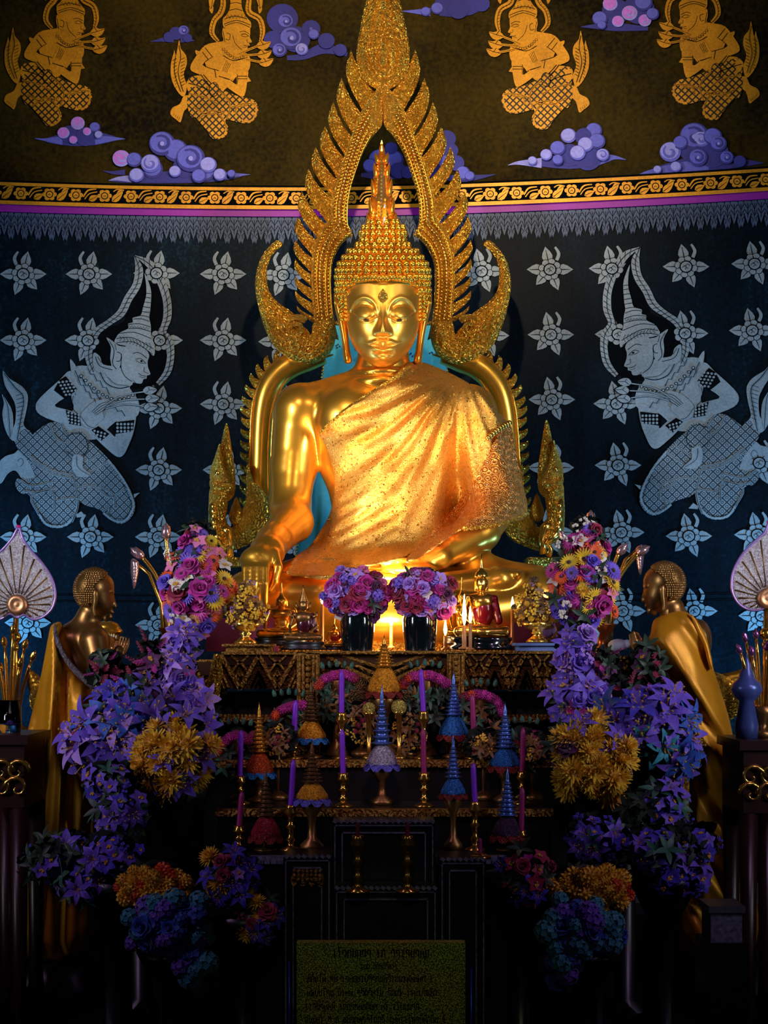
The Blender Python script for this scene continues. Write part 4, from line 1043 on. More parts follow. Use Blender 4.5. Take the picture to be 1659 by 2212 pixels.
# ears
for s_ in (-1, 1):
    e = [(721, 634), (728, 632), (736, 640), (744, 665), (750, 690), (752, 720), (757, 760), (760, 780), (752, 786), (743, 780), (740, 750), (736, 720), (729, 690), (722, 660)]
    e = catmull(e, 3, True)
    if s_ > 0: e = [(2*827-x, y) for x, y in e][::-1]
    V, Fc = relief(e, BD+.02, .09, .035, 3.5, hfun=lambda X, Y, D: -.012*np.exp(-((D-4)/2.5)**2)*0)
    o = link('ear', mesh_from('ear', V, Fc), GOLD, bud); ear_ = o
    mb = MB(); mb.tube([P(827+s_*(827-x), y, BD-.065) for x, y in [(724, 640), (731, 668), (738, 700), (744, 735), (748, 770)]], [.006, .007, .007, .006, .004], 8); mb.build('ear_rim', GOLD, ear_)
# hair: dome, bun and rows of curls
G = SDF((-.4, 7.6, 3.3), (.4, 8.5, 4.2), .01)
G.ell(q2(827, 606, .07), (rh(101), .3, rh(82)), .02); G.ell(q2(827, 650, .12), (rh(100), .25, rh(60)), .02)
G.ell(q2(827, 512, .08), (rh(50), .135, rh(34)), .02); G.ell(q2(827, 486, .08), (rh(34), .1, rh(16)), .01)
link('hair_cap', G.mesh('hair', 1), GOLDCURL, bud)
mb = MB()
def front_of(S_, px, py, d0=7.4, d1=8.6):
    dd = np.arange(d0, d1, .004); X = (px-CX)*dd/F; Z = HC-(py-CY)*dd/F
    ix = np.round((X-S_.lo[0])/S_.h).astype(int); iy = np.round((dd-S_.lo[1])/S_.h).astype(int); iz = np.round((Z-S_.lo[2])/S_.h).astype(int)
    g = S_.g; ok = (ix >= 0) & (ix < g.shape[0]) & (iy >= 0) & (iy < g.shape[1]) & (iz >= 0) & (iz < g.shape[2])
    v = np.where(ok, g[np.clip(ix, 0, g.shape[0]-1), np.clip(iy, 0, g.shape[1]-1), np.clip(iz, 0, g.shape[2]-1)], 1)
    k = np.argmax(v < 0)
    return dd[k] if v[k] < 0 else None
def hairline(x):
    u = abs(x-827)
    if u < 12: return 606-3+u*.1
    if u < 62: return 601+(u/62)**2*6
    return 607+((u-62)/26)**1.4*75 if u < 88 else 700
def curl(x, y, r):
    d = front_of(G, x, y)
    if d is None: return
    p = P(x, y, d-r*.35); mb.ball(p, r, 10, 6)
    n = Vector(((x-827)/100, -1.0, (620-y)/120)).normalized(); mb.ball(p+n*r*.75, r*.5, 8, 5)
for k in range(13):
    zy = 531+k*13.6; R_ = 0
    while front_of(G, 827+R_+2, zy) is not None and R_ < 130: R_ += 2
    if R_ < 10: continue
    n = max(6, int(R_*PI/17))
    for i in range(n+1):
        th = -PI/2+PI*(i+(k % 2)*.5)/n
        if abs(th) > PI/2*.99: continue
        x = 827+R_*math.sin(th)
        if zy > hairline(x)-6: continue
        curl(x, zy, .0225)
for k, zy in enumerate((519, 506, 493, 481)):
    R_ = 0
    while front_of(G, 827+R_+2, zy) is not None and R_ < 130: R_ += 2
    n = max(5, int(R_*PI/15))
    for i in range(n+1):
        th = -PI/2+PI*(i+(k % 2)*.5)/n
        if abs(th) <= PI/2*1.01: curl(827+R_*.98*math.sin(th), zy, .020)
# big front row on the hairline
for i in range(25):
    a = (i-12)/12; x = 827+a*90; y = hairline(x)-3
    d = front_of(G, x, y)
    if d is None: d = 8.0
    dh = front_of(H, x, y)
    if dh is not None: d = min(d, dh+.01)
    r = .0215 if abs(a) < .72 else .016
    p = P(x, min(y, 680), d-.008); mb.ball(p, r, 12, 7); mb.ball(p+Vector((a*.3, -.9, .1)).normalized()*r*.75, r*.5, 8, 5)
for s_ in (-1, 1):
    for j in range(9):
        for i in range(2):
            p = P(827+s_*(80+i*8), 622+j*8.5, 8.0+i*.04); mb.ball(p, (.016, .015, .010), 10, 6)
mb.build('hair_curls', GOLDCURL, bud)
# flame finial
fin = [('flame_finial', [(824, 303), (818, 325), (815, 345), (812, 350), (811, 375), (806, 385), (802, 420), (799, 440), (796, 450), (794, 468), (800, 478), (812, 482)], -.02, .1),
       ('flame_finial', [(824, 315), (820, 345), (817, 385), (813, 430), (808, 470), (816, 486)], -.1, .05),]
for nm, pl, dy, bu in fin:
    q = [(x, y) for x, y in pl]; q = q+[(2*824.5-x, y) for x, y in q[::-1]]
    V, Fc = relief(q, BD+dy, .05, bu, 4, .6, hfun=lambda X, Y, D: .01*np.cos((X-824.5)*.55)); o = link(nm, mesh_from(nm, V, Fc), GOLD, bud); auto_smooth(o, 40); fin_ = o
for s_ in (-1, 1):
    for (x, y, h_) in ((17, 372, 40), (22, 410, 45), (27, 450, 45), (14, 345, 30), (32, 478, 36)):
        q = [(824.5+s_*x, y-h_*.55), (824.5+s_*(x+2), y-h_*.2), (824.5+s_*(x-1), y+h_*.3), (824.5+s_*(x-10), y+h_*.4), (824.5+s_*(x-12), y)]
        if s_ < 0: q = q[::-1]
        V, Fc = relief(q, BD-.05, .06, .03, 3.5); link('flame_lick', mesh_from('lick', V, Fc), GOLD, bud)
for (x, y, r) in ((826, 449, .026), (826, 475, .031)):
    mb = MB(); mb.ball(P(x, y, BD-.13), r, 18, 12)
    t = NT('clear_crystal'); t.set(Roughness=.05, Metallic=.3); t.b.inputs['Base Color'].default_value = (.75, .78, .85, 1)
    mb.build('crystal', t.m, fin_)
# ---- sash: cloth hung over the body surface ----
gx0, gy0, gs = 560, 770, 4.0
NX, NY = 150, 128
def front_depth():
    g = Sbody.g; D = np.full((NY, NX), np.nan)
    for j in range(NY):
        for i in range(NX):
            px, py = gx0+i*gs, gy0+j*gs
            dd = np.arange(7.3, 8.5, .012)
            X = (px-CX)*dd/F; Z = HC-(py-CY)*dd/F
            ix = np.round((X-Sbody.lo[0])/Sbody.h).astype(int); iy = np.round((dd-Sbody.lo[1])/Sbody.h).astype(int); iz = np.round((Z-Sbody.lo[2])/Sbody.h).astype(int)
            ok = (ix >= 0) & (ix < g.shape[0]) & (iy >= 0) & (iy < g.shape[1]) & (iz >= 0) & (iz < g.shape[2])
            v = np.where(ok, g[np.clip(ix, 0, g.shape[0]-1), np.clip(iy, 0, g.shape[1]-1), np.clip(iz, 0, g.shape[2]-1)], 1)
            h = np.argmax(v < 0)
            if v[h] < 0: D[j, i] = dd[h]
    return D
D0 = front_depth()
M0 = np.isnan(D0)
Dm = np.where(M0, 8.3, D0)
def blur(A, n):
    for _ in range(n):
        B = np.pad(A, 1, mode='edge'); A = (B[:-2, 1:-1]+B[2:, 1:-1]+B[1:-1, :-2]+B[1:-1, 2:]+B[1:-1, 1:-1]*2)/6
    return A
# cloth bridges hollows: repeatedly blur but never sink behind the body
A_ = Dm.copy()
for _ in range(12): A_ = np.minimum(blur(A_, 3), np.where(M0, 9, Dm)); 
for _ in range(3): A_ = blur(A_, 2); A_ = np.minimum(A_, np.where(M0, 9, Dm))
CD = blur(A_, 2)-.03
def cdepth(x, y):
    fx_ = min(max((x-gx0)/gs, 0), NX-1.001); fy_ = min(max((y-gy0)/gs, 0), NY-1.001); i, j = int(fx_), int(fy_); u, v = fx_-i, fy_-j
    return (CD[j, i]*(1-u)+CD[j, i+1]*u)*(1-v)+(CD[j+1, i]*(1-u)+CD[j+1, i+1]*u)*v
def cloth(name, poly, mat, lift, folds, sp=5.0, thick=.012, parent=bud, smooth=3):
    poly = catmull(poly, smooth, True) if smooth else poly
    a = np.array(poly); pts = []
    for i in range(len(a)):
        p, q = a[i], a[(i+1) % len(a)]; m = max(1, int(round(np.hypot(*(q-p))/sp)))
        for j in range(m): pts.append(tuple(p+(q-p)*j/m))
    nb = len(pts); gx, gy = np.meshgrid(np.arange(a[:, 0].min(), a[:, 0].max(), sp), np.arange(a[:, 1].min(), a[:, 1].max(), sp)); gx, gy = gx.ravel(), gy.ravel()
    ins = pip(gx, gy, poly); gx, gy = gx[ins], gy[ins]; ds = segdist(gx, gy, poly); k = ds > sp*.5; gx, gy = gx[k], gy[k]
    ve, ed, fa, *_ = delaunay_2d_cdt([Vector((float(x), float(y))) for x, y in pts]+[Vector((float(x), float(y))) for x, y in zip(gx, gy)], [(i, (i+1) % nb) for i in range(nb)], [], 1, 1e-6)
    V, V2, Fc = [], [], []
    for v in ve:
        d = cdepth(v.x, v.y)-lift-folds(v.x, v.y); V.append(P(v.x, v.y, d)); V2.append(P(v.x, v.y, d+thick))
    N = len(V); cnt = {}
    for f in fa:
        f = list(f); ar = sum(ve[f[i]].x*ve[f[(i+1) % len(f)]].y-ve[f[(i+1) % len(f)]].x*ve[f[i]].y for i in range(len(f)))
        if ar < 0: f = f[::-1]
        Fc.append(tuple(f)); Fc.append(tuple(i+N for i in f[::-1]))
        for i in range(len(f)): cnt[(f[i], f[(i+1) % len(f)])] = 1
    for (i, j) in cnt:
        if (j, i) not in cnt: Fc.append((j, i, i+N, j+N))
    return link(name, mesh_from(name, V+V2, Fc), mat, parent)
def fold_main(x, y):
    # fan of folds radiating from the left shoulder (upper right in view)
    dx, dy = x-1000, y-800
    an = math.atan2(dy, -dx); r = math.hypot(dx, dy)
    w = .5+.5*math.sin(an*23+r*.004+1.5*math.sin(r*.012))
    w2 = .5+.5*math.sin(an*47+2*math.sin(r*.02+1))
    amp = min(1, r/140)*(.03+.016*math.exp(-((y-880)/60)**2))
    low = math.exp(-((y-1130)/60)**2)*math.exp(-((x-760)/90)**2)
    w3 = .5+.5*math.sin((y+x*.55)*.21)
    return amp*(w**1.5)*.9+amp*.4*w2+.02*low*w3
def fold_side(x, y):
    w = .5+.5*math.sin((x*1.0-(y-900)*.42)*.085+1.1*math.sin(y*.02)); return .026*w**1.3
main = [(880, 786), (905, 781), (935, 790), (985, 812), (1030, 840), (1060, 872), (1090, 905), (1100, 925), (1080, 1000), (1040, 1060), (985, 1120), (925, 1170), (870, 1205), (800, 1222), (735, 1226), (690, 1228), (655, 1230), (628, 1222), (640, 1200), (668, 1180), (690, 1150), (712, 1110), (722, 1060), (718, 1010), (704, 965), (690, 935), (720, 905), (770, 870), (830, 830)]
cloth('sash', main, SEQUIN, .012, fold_main, 4.6)
side = [(1100, 912), (1112, 960), (1126, 1030), (1140, 1112), (1095, 1128), (1050, 1137), (1000, 1143), (960, 1168), (915, 1200), (875, 1215), (905, 1175), (960, 1120), (1010, 1060), (1045, 1000), (1070, 950)]
cloth('embroidered_border', side, LACE, .045, fold_side, 5)
# scalloped trim along the neckline
def trimline(pts, mat, r=.012, lift=.05, step=6):
    mb = MB(); c = catmull(pts, 10); last = None
    tube = []
    for x, y in c: tube.append(P(x, y, cdepth(x, y)-lift))
    mb.tube(tube, r*.55, 6)
    for x, y in c:
        if last is None or math.hypot(x-last[0], y-last[1]) > step: mb.ball(P(x, y, cdepth(x, y)-lift), (r, r*.8, r*1.1), 8, 5); last = (x, y)
    return mb.build('scalloped_trim', mat, bud)
trimline([(884, 790), (850, 818), (800, 850), (752, 882), (715, 912), (694, 936)], GOLDSM, .011, .04, 5)
trimline([(1100, 914), (1085, 922), (1068, 934), (1052, 948)], GOLDLIGHT, .016, .07, 5)
trimline([(1140, 1110), (1095, 1127), (1050, 1137), (1003, 1142)], GOLDSM, .011, .06, 6)
# cloth gathered on the lap
lap = [(618, 1236), (628, 1222), (650, 1212), (700, 1205), (760, 1212), (800, 1225), (770, 1240), (735, 1250), (690, 1252), (650, 1246), (628, 1243)]
def foldl(x, y): return .012*math.sin(y*.5+x*.03)+.02
cloth('sash_end', lap, SEQUIN, .02, foldl, 4)
# ================= FLOWER TEMPLATES (unit radius ~1, facing +Z) =================
def petal(mb, L, w, ang, lift, curl, z0=0, r0=.05, n=5, mi=0, cup=.15, tipw=0.0):
    """petal leaving the centre at azimuth ang, rising by lift, tip bending by curl"""
    ca, sa = math.cos(ang), math.sin(ang); V = []; Fc = []
    for i in range(n+1):
        t = i/n; el = lift+curl*t; 
        r = r0+L*t*math.cos(lift+curl*t*.5); z = z0+L*t*math.sin(lift+curl*t*.5)
        ww = w*(math.sin(PI*(t**.75)*.96+.04)+tipw*t)+.01
        for k in (-1, 0, 1):
            V.append((r*ca-k*ww*sa, r*sa+k*ww*ca, z+abs(k)*cup*ww))
    for i in range(n):
        for k in (0, 1): a = i*3+k; Fc.append((a, a+3, a+4, a+1))
    mb.add(V, Fc, mi)
def flower_mesh(kind):
    mb = MB(); rr = random.Random(hash(kind) % 997 if False else sum(map(ord, kind)))
    if kind == 'lily':
        for i in range(6): petal(mb, 1.05, .26 if i % 2 else .2, i*PI/3, 1.0-.1*(i % 2), -1.5, 0, .05, 7)
        for i in range(5): a = i*1.256; mb.tube([(0, 0, 0), (.15*math.cos(a), .15*math.sin(a), .35), (.3*math.cos(a), .3*math.sin(a), .55)], .018, 5, 1); mb.ball((.3*math.cos(a), .3*math.sin(a), .57), .05, 6, 4, 1)
        mb.ball((0, 0, -.05), .14, 8, 5, 1)
    elif kind == 'gerbera':
        for i in range(22): petal(mb, .98, .1, i*2*PI/22, .18, -.25, 0, .1, 4)
        for i in range(18): petal(mb, .75, .09, i*2*PI/18+.1, .42, -.2, .04, .1, 4)
        mb.ball((0, 0, .1), (.22, .22, .13), 12, 6, 1)
        for i in range(14): a = i*2.4; r = .2*math.sqrt(i/14); mb.ball((r*math.cos(a), r*math.sin(a), .22), .035, 5, 3, 1)
    elif kind == 'mum':
        for ring, (n, lf, L) in enumerate(((14, -.1, .95), (14, .25, .92), (13, .6, .85), (11, .95, .78), (8, 1.25, .7), (4, 1.5, .62))):
            for i in range(n): petal(mb, L*rr.uniform(.88, 1.08), .095, (i+.5*(ring % 2))*2*PI/n+rr.uniform(-.1, .1), lf, rr.uniform(-.1, .5), .02*ring, .06, 3, 0, .5)
        mb.ball((0, 0, .2), .34, 8, 5, 0)
    elif kind == 'rose':
        for ring, (n, lf, L, w_) in enumerate(((5, .15, .95, .5), (5, .6, .85, .46), (4, .95, .75, .4), (4, 1.2, .66, .3), (3, 1.42, .6, .2))):
            for i in range(n): petal(mb, L, w_, (i+.5*(ring % 2)+.13*ring)*2*PI/n, lf, -.55 if ring < 3 else .1, 0, .04+.02*ring, 5, 0, .35, .3)
        mb.ball((0, 0, .2), (.17, .17, .3), 8, 6, 0)
        for i in range(3): petal(mb, .5, .14, i*2.1+.5, -.5, -.5, -.02, .1, 3, 1)
    elif kind == 'orchid':
        for i in range(5): petal(mb, .9, .34, i*2*PI/5+PI/2, .35, -.45, 0, .05, 5, 0, .2)
        petal(mb, .45, .2, -PI/2, 1.0, -1.6, .05, .05, 4, 1); mb.ball((0, 0, .12), .12, 8, 5, 1)
    elif kind == 'hydrangea':
        for i in range(26):
            t = (i+.5)/26; ph = math.acos(1-1.25*t); th = i*2.39996; c = Vector((math.sin(ph)*math.cos(th), math.sin(ph)*math.sin(th), math.cos(ph)))*.75
            q = c.to_track_quat('Z', 'Y').to_matrix(); s2 = MB()
            for k in range(4): petal(s2, .27, .13, k*PI/2+i, .25, -.2, 0, .0, 3, 0, .2)
            mb.add([q @ Vector(v)+c for v in s2.v], s2.f, 0); mb.ball(c*1.04, .045, 5, 3, 1)
        mb.ball((0, 0, 0), .62, 10, 6, 0)
    elif kind == 'filler':
        for i in range(12):
            a = rr.uniform(0, 6.28); e = rr.uniform(.3, 1.4); L = rr.uniform(.6, 1); c = Vector((math.cos(a)*math.cos(e), math.sin(a)*math.cos(e), math.sin(e)))*L
            mb.tube([(0, 0, 0), c*.5+Vector((0, 0, .04)), c], .018, 4, 1); mb.ball(c, .11, 7, 5, 0)
            for k in range(4): petal_c = MB(); petal(petal_c, .2, .09, k*PI/2, .5, -.3, 0, 0, 3); mb.add([Vector(v)+c for v in petal_c.v], petal_c.f, 0)
    elif kind == 'leaf':
        for i in range(5): petal(mb, rr.uniform(.8, 1.1), .17, i*1.256+rr.uniform(-.2, .2), rr.uniform(.1, .7), -.5, 0, .02, 6, 0, .25)
    elif kind == 'spike':
        for i in range(26):
            t = i/26; a = i*2.4; z = t*2.2; s2 = MB(); petal(s2, .42*(1-.6*t), .16*(1-.5*t), a, .55+.5*t, -.3, z, .05, 4, 0, .3); mb.add(s2.v, s2.f, 0)
        mb.tube([(0, 0, -.3), (0, 0, 2.2)], [.05, .02], 5, 1)
    elif kind == 'puff':   # ball of packed little petals (marigold / everlasting)
        for i in range(60):
            t = (i+.5)/60; ph = math.acos(1-2*t*.98); th = i*2.39996; c = Vector((math.sin(ph)*math.cos(th), math.sin(ph)*math.sin(th), math.cos(ph)))
            q = c.to_track_quat('Z', 'Y').to_matrix(); s2 = MB(); petal(s2, .5, .17, 0, 1.1, -.5, 0, 0, 3, 0, .3); petal(s2, .45, .15, PI, 1.1, -.5, 0, 0, 3, 0, .3)
            mb.add([q @ Vector(v)+c*.6 for v in s2.v], s2.f, 0)
        mb.ball((0, 0, 0), .66, 10, 7, 0)
    elif kind == 'lotusbud':
        mb.lathe([(0.02, -.1), (.3, 0), (.42, .35), (.36, .75), (.16, 1.1), (.01, 1.3)], n=12, mi=0)
        for i in range(6): petal(mb, 1.05, .22, i*PI/3, 1.25, .45, -.02, .22, 5, 0, .3)
        for i in range(4): petal(mb, .5, .16, i*PI/2+.4, 1.0, .5, -.08, .16, 4, 1, .3)
    me = mb.mesh('flower_'+kind); return me
FM = {k: flower_mesh(k) for k in ('lily', 'gerbera', 'mum', 'rose', 'orchid', 'hydrangea', 'filler', 'leaf', 'spike', 'puff', 'lotusbud')}
def pm(name, col, rough=.55, **k): return plain(name, col, rough, 0, .22, 14, sheen=.3, **k)
FC = {'violet': pm('violet_petals', (112, 78, 205)), 'indigo': pm('indigo_petals', (66, 50, 190)), 'blue': pm('blue_petals', (44, 92, 190)), 'teal': pm('teal_petals', (48, 150, 170)),
      'lilac': pm('lilac_petals', (178, 130, 222)), 'magenta': pm('magenta_petals', (196, 34, 150)), 'crimson': pm('crimson_petals', (160, 18, 66)), 'orange': pm('orange_petals', (240, 84, 18)),
      'yellow': pm('yellow_petals', (250, 190, 28)), 'white': pm('cream_petals', (232, 214, 205)), 'pink': pm('pink_petals', (232, 120, 170)), 'plum': pm('plum_petals', (92, 22, 84)),
      'green': pm('deep_green_leaves', (24, 52, 26), .5), 'teleaf': pm('blue_green_leaves', (40, 96, 72), .5), 'brown': pm('dried_gold_leaves', (120, 78, 24), .5), 'ctr': pm('dark_flower_centre', (60, 30, 20), .7), 'yc': pm('golden_flower_centre', (210, 150, 30), .7)}
def put_flower(parent, kind, col, p, n, s, roll=None, name=None):
    me = FM[kind]
    o = bpy.data.objects.new(name or {'mum': 'chrysanthemum', 'leaf': 'leaf_spray', 'filler': 'filler_sprig', 'spike': 'flower_spike', 'puff': 'flower_ball', 'lotusbud': 'lotus_bud'}.get(kind, kind), me); COL.objects.link(o)
    if len(me.materials) < 2: me.materials.append(FC['violet']); me.materials.append(FC['ctr'])
    o.parent = parent; loc = Vector(p)-Vector(parent.location)
    q = Vector(n).to_track_quat('Z', 'Y') @ Euler((0, 0, random.uniform(0, 6.28) if roll is None else roll)).to_quaternion()
    o.rotation_mode = 'QUATERNION'; o.location = loc; o.rotation_quaternion = q; o.scale = (s, s, s)
    o.material_slots[0].link = 'OBJECT'; o.material_slots[0].material = FC[col]
    c2 = {'leaf': 'green', 'filler': 'green', 'spike': 'green', 'rose': 'green', 'gerbera': 'ctr', 'orchid': 'yc', 'hydrangea': 'yc', 'lotusbud': 'green'}.get(kind, 'yc')
    o.material_slots[1].link = 'OBJECT'; o.material_slots[1].material = FC[c2]
    return o
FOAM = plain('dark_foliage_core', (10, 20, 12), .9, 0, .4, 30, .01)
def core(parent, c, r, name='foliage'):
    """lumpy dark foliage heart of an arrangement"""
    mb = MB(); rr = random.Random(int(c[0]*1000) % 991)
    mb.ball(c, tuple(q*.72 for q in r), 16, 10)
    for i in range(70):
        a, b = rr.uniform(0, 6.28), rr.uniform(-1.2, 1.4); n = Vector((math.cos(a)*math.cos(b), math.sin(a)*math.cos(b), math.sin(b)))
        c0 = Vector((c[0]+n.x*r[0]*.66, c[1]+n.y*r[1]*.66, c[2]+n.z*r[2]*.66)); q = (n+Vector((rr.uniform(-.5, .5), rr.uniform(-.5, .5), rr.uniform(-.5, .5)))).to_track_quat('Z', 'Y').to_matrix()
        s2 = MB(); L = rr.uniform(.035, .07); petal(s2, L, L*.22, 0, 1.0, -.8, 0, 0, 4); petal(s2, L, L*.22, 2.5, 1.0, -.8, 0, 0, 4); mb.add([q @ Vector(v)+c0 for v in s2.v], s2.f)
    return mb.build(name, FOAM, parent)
def mass(parent, blobs, items, seed, d, squash=.55, dark=True, nmin=-.5):
    """blobs: (px,py,rpx,rpy,count); items: list of (kind,colour,size_px,weight)"""
    rr = random.Random(seed); wts = [i[3] for i in items]
    for (bx, by, rx, ry, cnt) in blobs:
        c = P(bx, by, d); RX, RZ = rx*d/F, ry*d/F; RY = min(RX, RZ)*squash+.03
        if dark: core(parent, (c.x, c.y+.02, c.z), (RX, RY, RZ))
        for i in range(cnt):
            # sunflower spread over the front half
            t = (i+.5)/cnt; r = math.sqrt(t)*.98; a = i*2.39996+seed
            u, v = r*math.cos(a), r*math.sin(a); w_ = math.sqrt(max(0, 1-u*u-v*v))
            it = rr.choices(items, wts)[0]
            jj = rr.uniform(.82, 1.2); p = Vector((c.x+u*RX*jj, c.y-w_*RY*rr.uniform(.6, 1.2)-.01, c.z+v*RZ*jj)); n = Vector((u*.9+rr.uniform(-.35, .35), -w_-.25, v*.8+.25+rr.uniform(-.35, .35))).normalized()
            put_flower(parent, it[0], it[1], p, n, it[2]*d/F*rr.uniform(.75, 1.25))
# ================= ALTAR =================
DARK = plain('black_lacquer_wood', (12, 10, 12), .35, 0, .3, 8)
TOPM = plain('dark_gilded_table_top', (60, 34, 14), .35, .3, .3, 8)
SILVL = plain('worn_silver_inlay', (120, 118, 140), .45, .5, .5, 60)
TZ = 1.583
def wbox(mb, px0, px1, py0, py1, d0, d1, mi=None):
    """box whose FRONT face (at depth d0) covers the given pixels"""
    a, b = P(px0, py1, d0), P(px1, py0, d0); mb.box(((a.x+b.x)/2, (d0+d1)/2, (a.z+b.z)/2), (b.x-a.x, d1-d0, b.z-a.z), None, mi)
altar = thing('altar_table', 'long carved gilded altar table with zigzag frieze under the big gold statue', 'table', (0, 7.6, 0))
mb = MB()
mb.box((0.03, 7.75, TZ-.03), (1.52, 2.1, .06)); mb.build('tabletop', TOPM, altar, smooth=False)
for (x0, x1) in ((P(285, 0, 6.75).x, -.73), (.79, P(1376, 0, 6.75).x)):
    mb = MB(); mb.box(((x0+x1)/2, 7.7, TZ-.075), (x1-x0, 1.95, .06)); mb.build('side_leaf', TOPM, altar, smooth=False)
def frieze(x0, x1, y0, y1, d, slantL=0, slantR=0, n=4, curved=False):
    mb = MB(); a = P(x0, y0, d); 
    wbox(mb, x0+slantL*.5, x1-slantR*.5, y0, y1, d+.012, d+.05, 1)
    h = y1-y0; per = (x1-x0)/n
    def bar(p, q, w, dd=.0):
        A, B = P(*p, d-dd), P(*q, d-dd); v = B-A; L = v.length
        if L < 1e-4: return
        rot = v.to_track_quat('X', 'Z').to_matrix(); mb.box((A+B)/2, (L+w*.4, .028, w), rot, 0)
    wbox(mb, x0, x1, y0-3, y0+3, d-.02, d+.03, 0)
    for i in range(n):
        xa = x0+per*i; xm = xa+per/2; xb = xa+per
        k = 4
        for (p, q) in (((xa, y0+4), (xm, y1)), ((xm, y1), (xb, y0+4))):
            if curved:
                pts = [(p[0]+(q[0]-p[0])*t, p[1]+(q[1]-p[1])*(t**1.5 if q[1] > p[1] else 1-(1-t)**1.5)) for t in [j/k for j in range(k+1)]]
            else: pts = [p, q]
            for u, v in zip(pts, pts[1:]): bar(u, v, .017, .012)
        for cy, sc, up in ((y0+h*.42, .62, 1), (y0+h*.62, .36, 1)):
            bar((xm-per*.5*sc*.9, cy+h*.3*sc), (xm, cy-h*.32*sc), .009, .006); bar((xm, cy-h*.32*sc), (xm+per*.5*sc*.9, cy+h*.3*sc), .009, .006)
        for e in (xa, xb):
            bar((e-per*.2, y1-h*.05), (e, y1-h*.5), .009, .006); bar((e, y1-h*.5), (e+per*.2, y1-h*.05), .009, .006)
            bar((e-per*.1, y1-h*.02), (e, y1-h*.25), .008, .006); bar((e, y1-h*.25), (e+per*.1, y1-h*.02), .008, .006)
        for j in range(5): mb.ball(P(xm+(j-2)*per*.07, y0+h*(.62+abs(j-2)*.1), d-.01), .008, 6, 4, 0)
        bar((xm-per*.22, y0+6), (xm, y0+h*.28), .008, .006); bar((xm, y0+h*.28), (xm+per*.22, y0+6), .008, .006)
    return mb
FRB = gold_mat('brown_frieze_ground', (128, 88, 42), .6, .3, 'ornate', 1, 45, .012)
def fr(*a, **k):
    o = frieze(*a, **k).build('carved_frieze', [GOLDDIM, FRB], altar, smooth=False); return o
fr(300, 478, 1428, 1500, 6.75, n=3); fr(478, 640, 1411, 1488, 6.7, n=2.0 and 2); fr(1000, 1205, 1409, 1490, 6.7, n=3, curved=True); fr(1215, 1362, 1420, 1500, 6.75, n=2, curved=True)
mb = MB()   # centre panel with diagonal mouldings and boss
wbox(mb, 690, 965, 1409, 1530, 6.74, 6.8, 1); wbox(mb, 660, 1000, 1406, 1413, 6.66, 6.8, 0)
def bar2(p, q, w, d):
    A, B = P(*p, d), P(*q, d); v = B-A; rot = v.to_track_quat('X', 'Z').to_matrix(); mb.box((A+B)/2, (v.length+w*.4, .03, w), rot, 0)
for s_ in (-1, 1):
    for k in range(3): bar2((828+s_*(140-k*22), 1412), (828+s_*(10-0*k), 1412+62+k*-16), .014, 6.72-.004*k)
    for i in range(13): mb.ball(P(828+s_*(120-i*8.4), 1420+i*4.6, 6.70), .012, 8, 5, 0)
    for i in range(10): mb.ball(P(828+s_*(138-i*4), 1432+i*8.5, 6.71), .012, 8, 5, 0)
mb.build('centre_panel', [GOLDDIM, FRB], altar)
for (x0, x1) in ((641, 690), (966, 1004)):
    mb = MB(); 
    wbox(mb, x0, x1, 1411, 2150, 6.66, 6.8, 0)
    for k, xx in enumerate((x0+6, x0+14, x1-13, x1-5)): mb.tube([P(xx, 1414, 6.645), P(xx, 1718, 6.645)], .008, 6, 0)
    for i in range(24): mb.ball(P((x0+x1)/2, 1420+i*12.5, 6.64), .013, 8, 5, 0)
    mb.build('pillar', GOLDDIM, altar)
for (x0, x1) in ((300, 640), (1004, 1362)):      # dark void panel and side legs
    mb = MB(); wbox(mb, x0, x1, 1495, 2100, 6.9, 7.0, 0); mb.build('back_panel', DARK, altar, smooth=False)
mb = MB(); wbox(mb, 690, 966, 1530, 2100, 6.85, 6.95); mb.build('back_panel', DARK, altar, smooth=False)
for (x, y0) in ((292, 1430), (470, 1414), (1212, 1412), (1368, 1422)):     # slanted carved legs
    mb = MB(); sg = -1 if x < 828 else 1
    mb.tube([P(x, y0, 6.7), P(x-sg*-3, y0+40, 6.68), P(x+sg*14, y0+100, 6.66)], [.018, .03, .035], 8)
    for i in range(6): mb.ball(P(x+sg*i*2.2+2, y0+12+i*15, 6.63), .022-.001*i, 8, 5)
    mb.build('carved_corner', GOLDREL, altar)
for (x0, x1) in ((445, 642), (1004, 1222)):
    mb = MB(); wbox(mb, x0, x1, 1550, 1560, 6.64, 6.88, 0)
    for i in range(int((x1-x0)/9)): mb.ball(P(x0+5+i*9, 1547, 6.66), .010, 6, 4)
    mb.build('ledge', GOLDDIM, altar)
# ---- lower tiers ----
def tier(name, lab, px0, px1, pytop, d0, d1, inlay=True, gold=False, pybot=None):
    zt = P(0, pytop, d0).z; x0, x1 = P(px0, 0, d0).x, P(px1, 0, d0).x
    t = thing(name, lab, 'altar step', ((x0+x1)/2, (d0+d1)/2, 0))
    mb = MB(); mb.box(((x0+x1)/2, (d0+d1)/2+.01, zt/2), (x1-x0, d1-d0, zt)); mb.build('body', DARK, t, smooth=False)
    mb = MB(); mb.box(((x0+x1)/2, d0+.01, zt-.012), (x1-x0+.02, .04, .026)); n = int((px1-px0)/14)
    for i in range(n): p = P(px0+(i+.5)*(px1-px0)/n, pytop+12, d0-.012); mb.box(p, (.022, .012, .014), None, 0)
    mb.build('edge_moulding', GOLDDIM if gold else SILVL, t, smooth=False)
    return t
tier('altar_tier', 'dark upper offering step of the altar directly beneath the carved table', 440, 1225, 1642, 6.36, 6.62, gold=True)
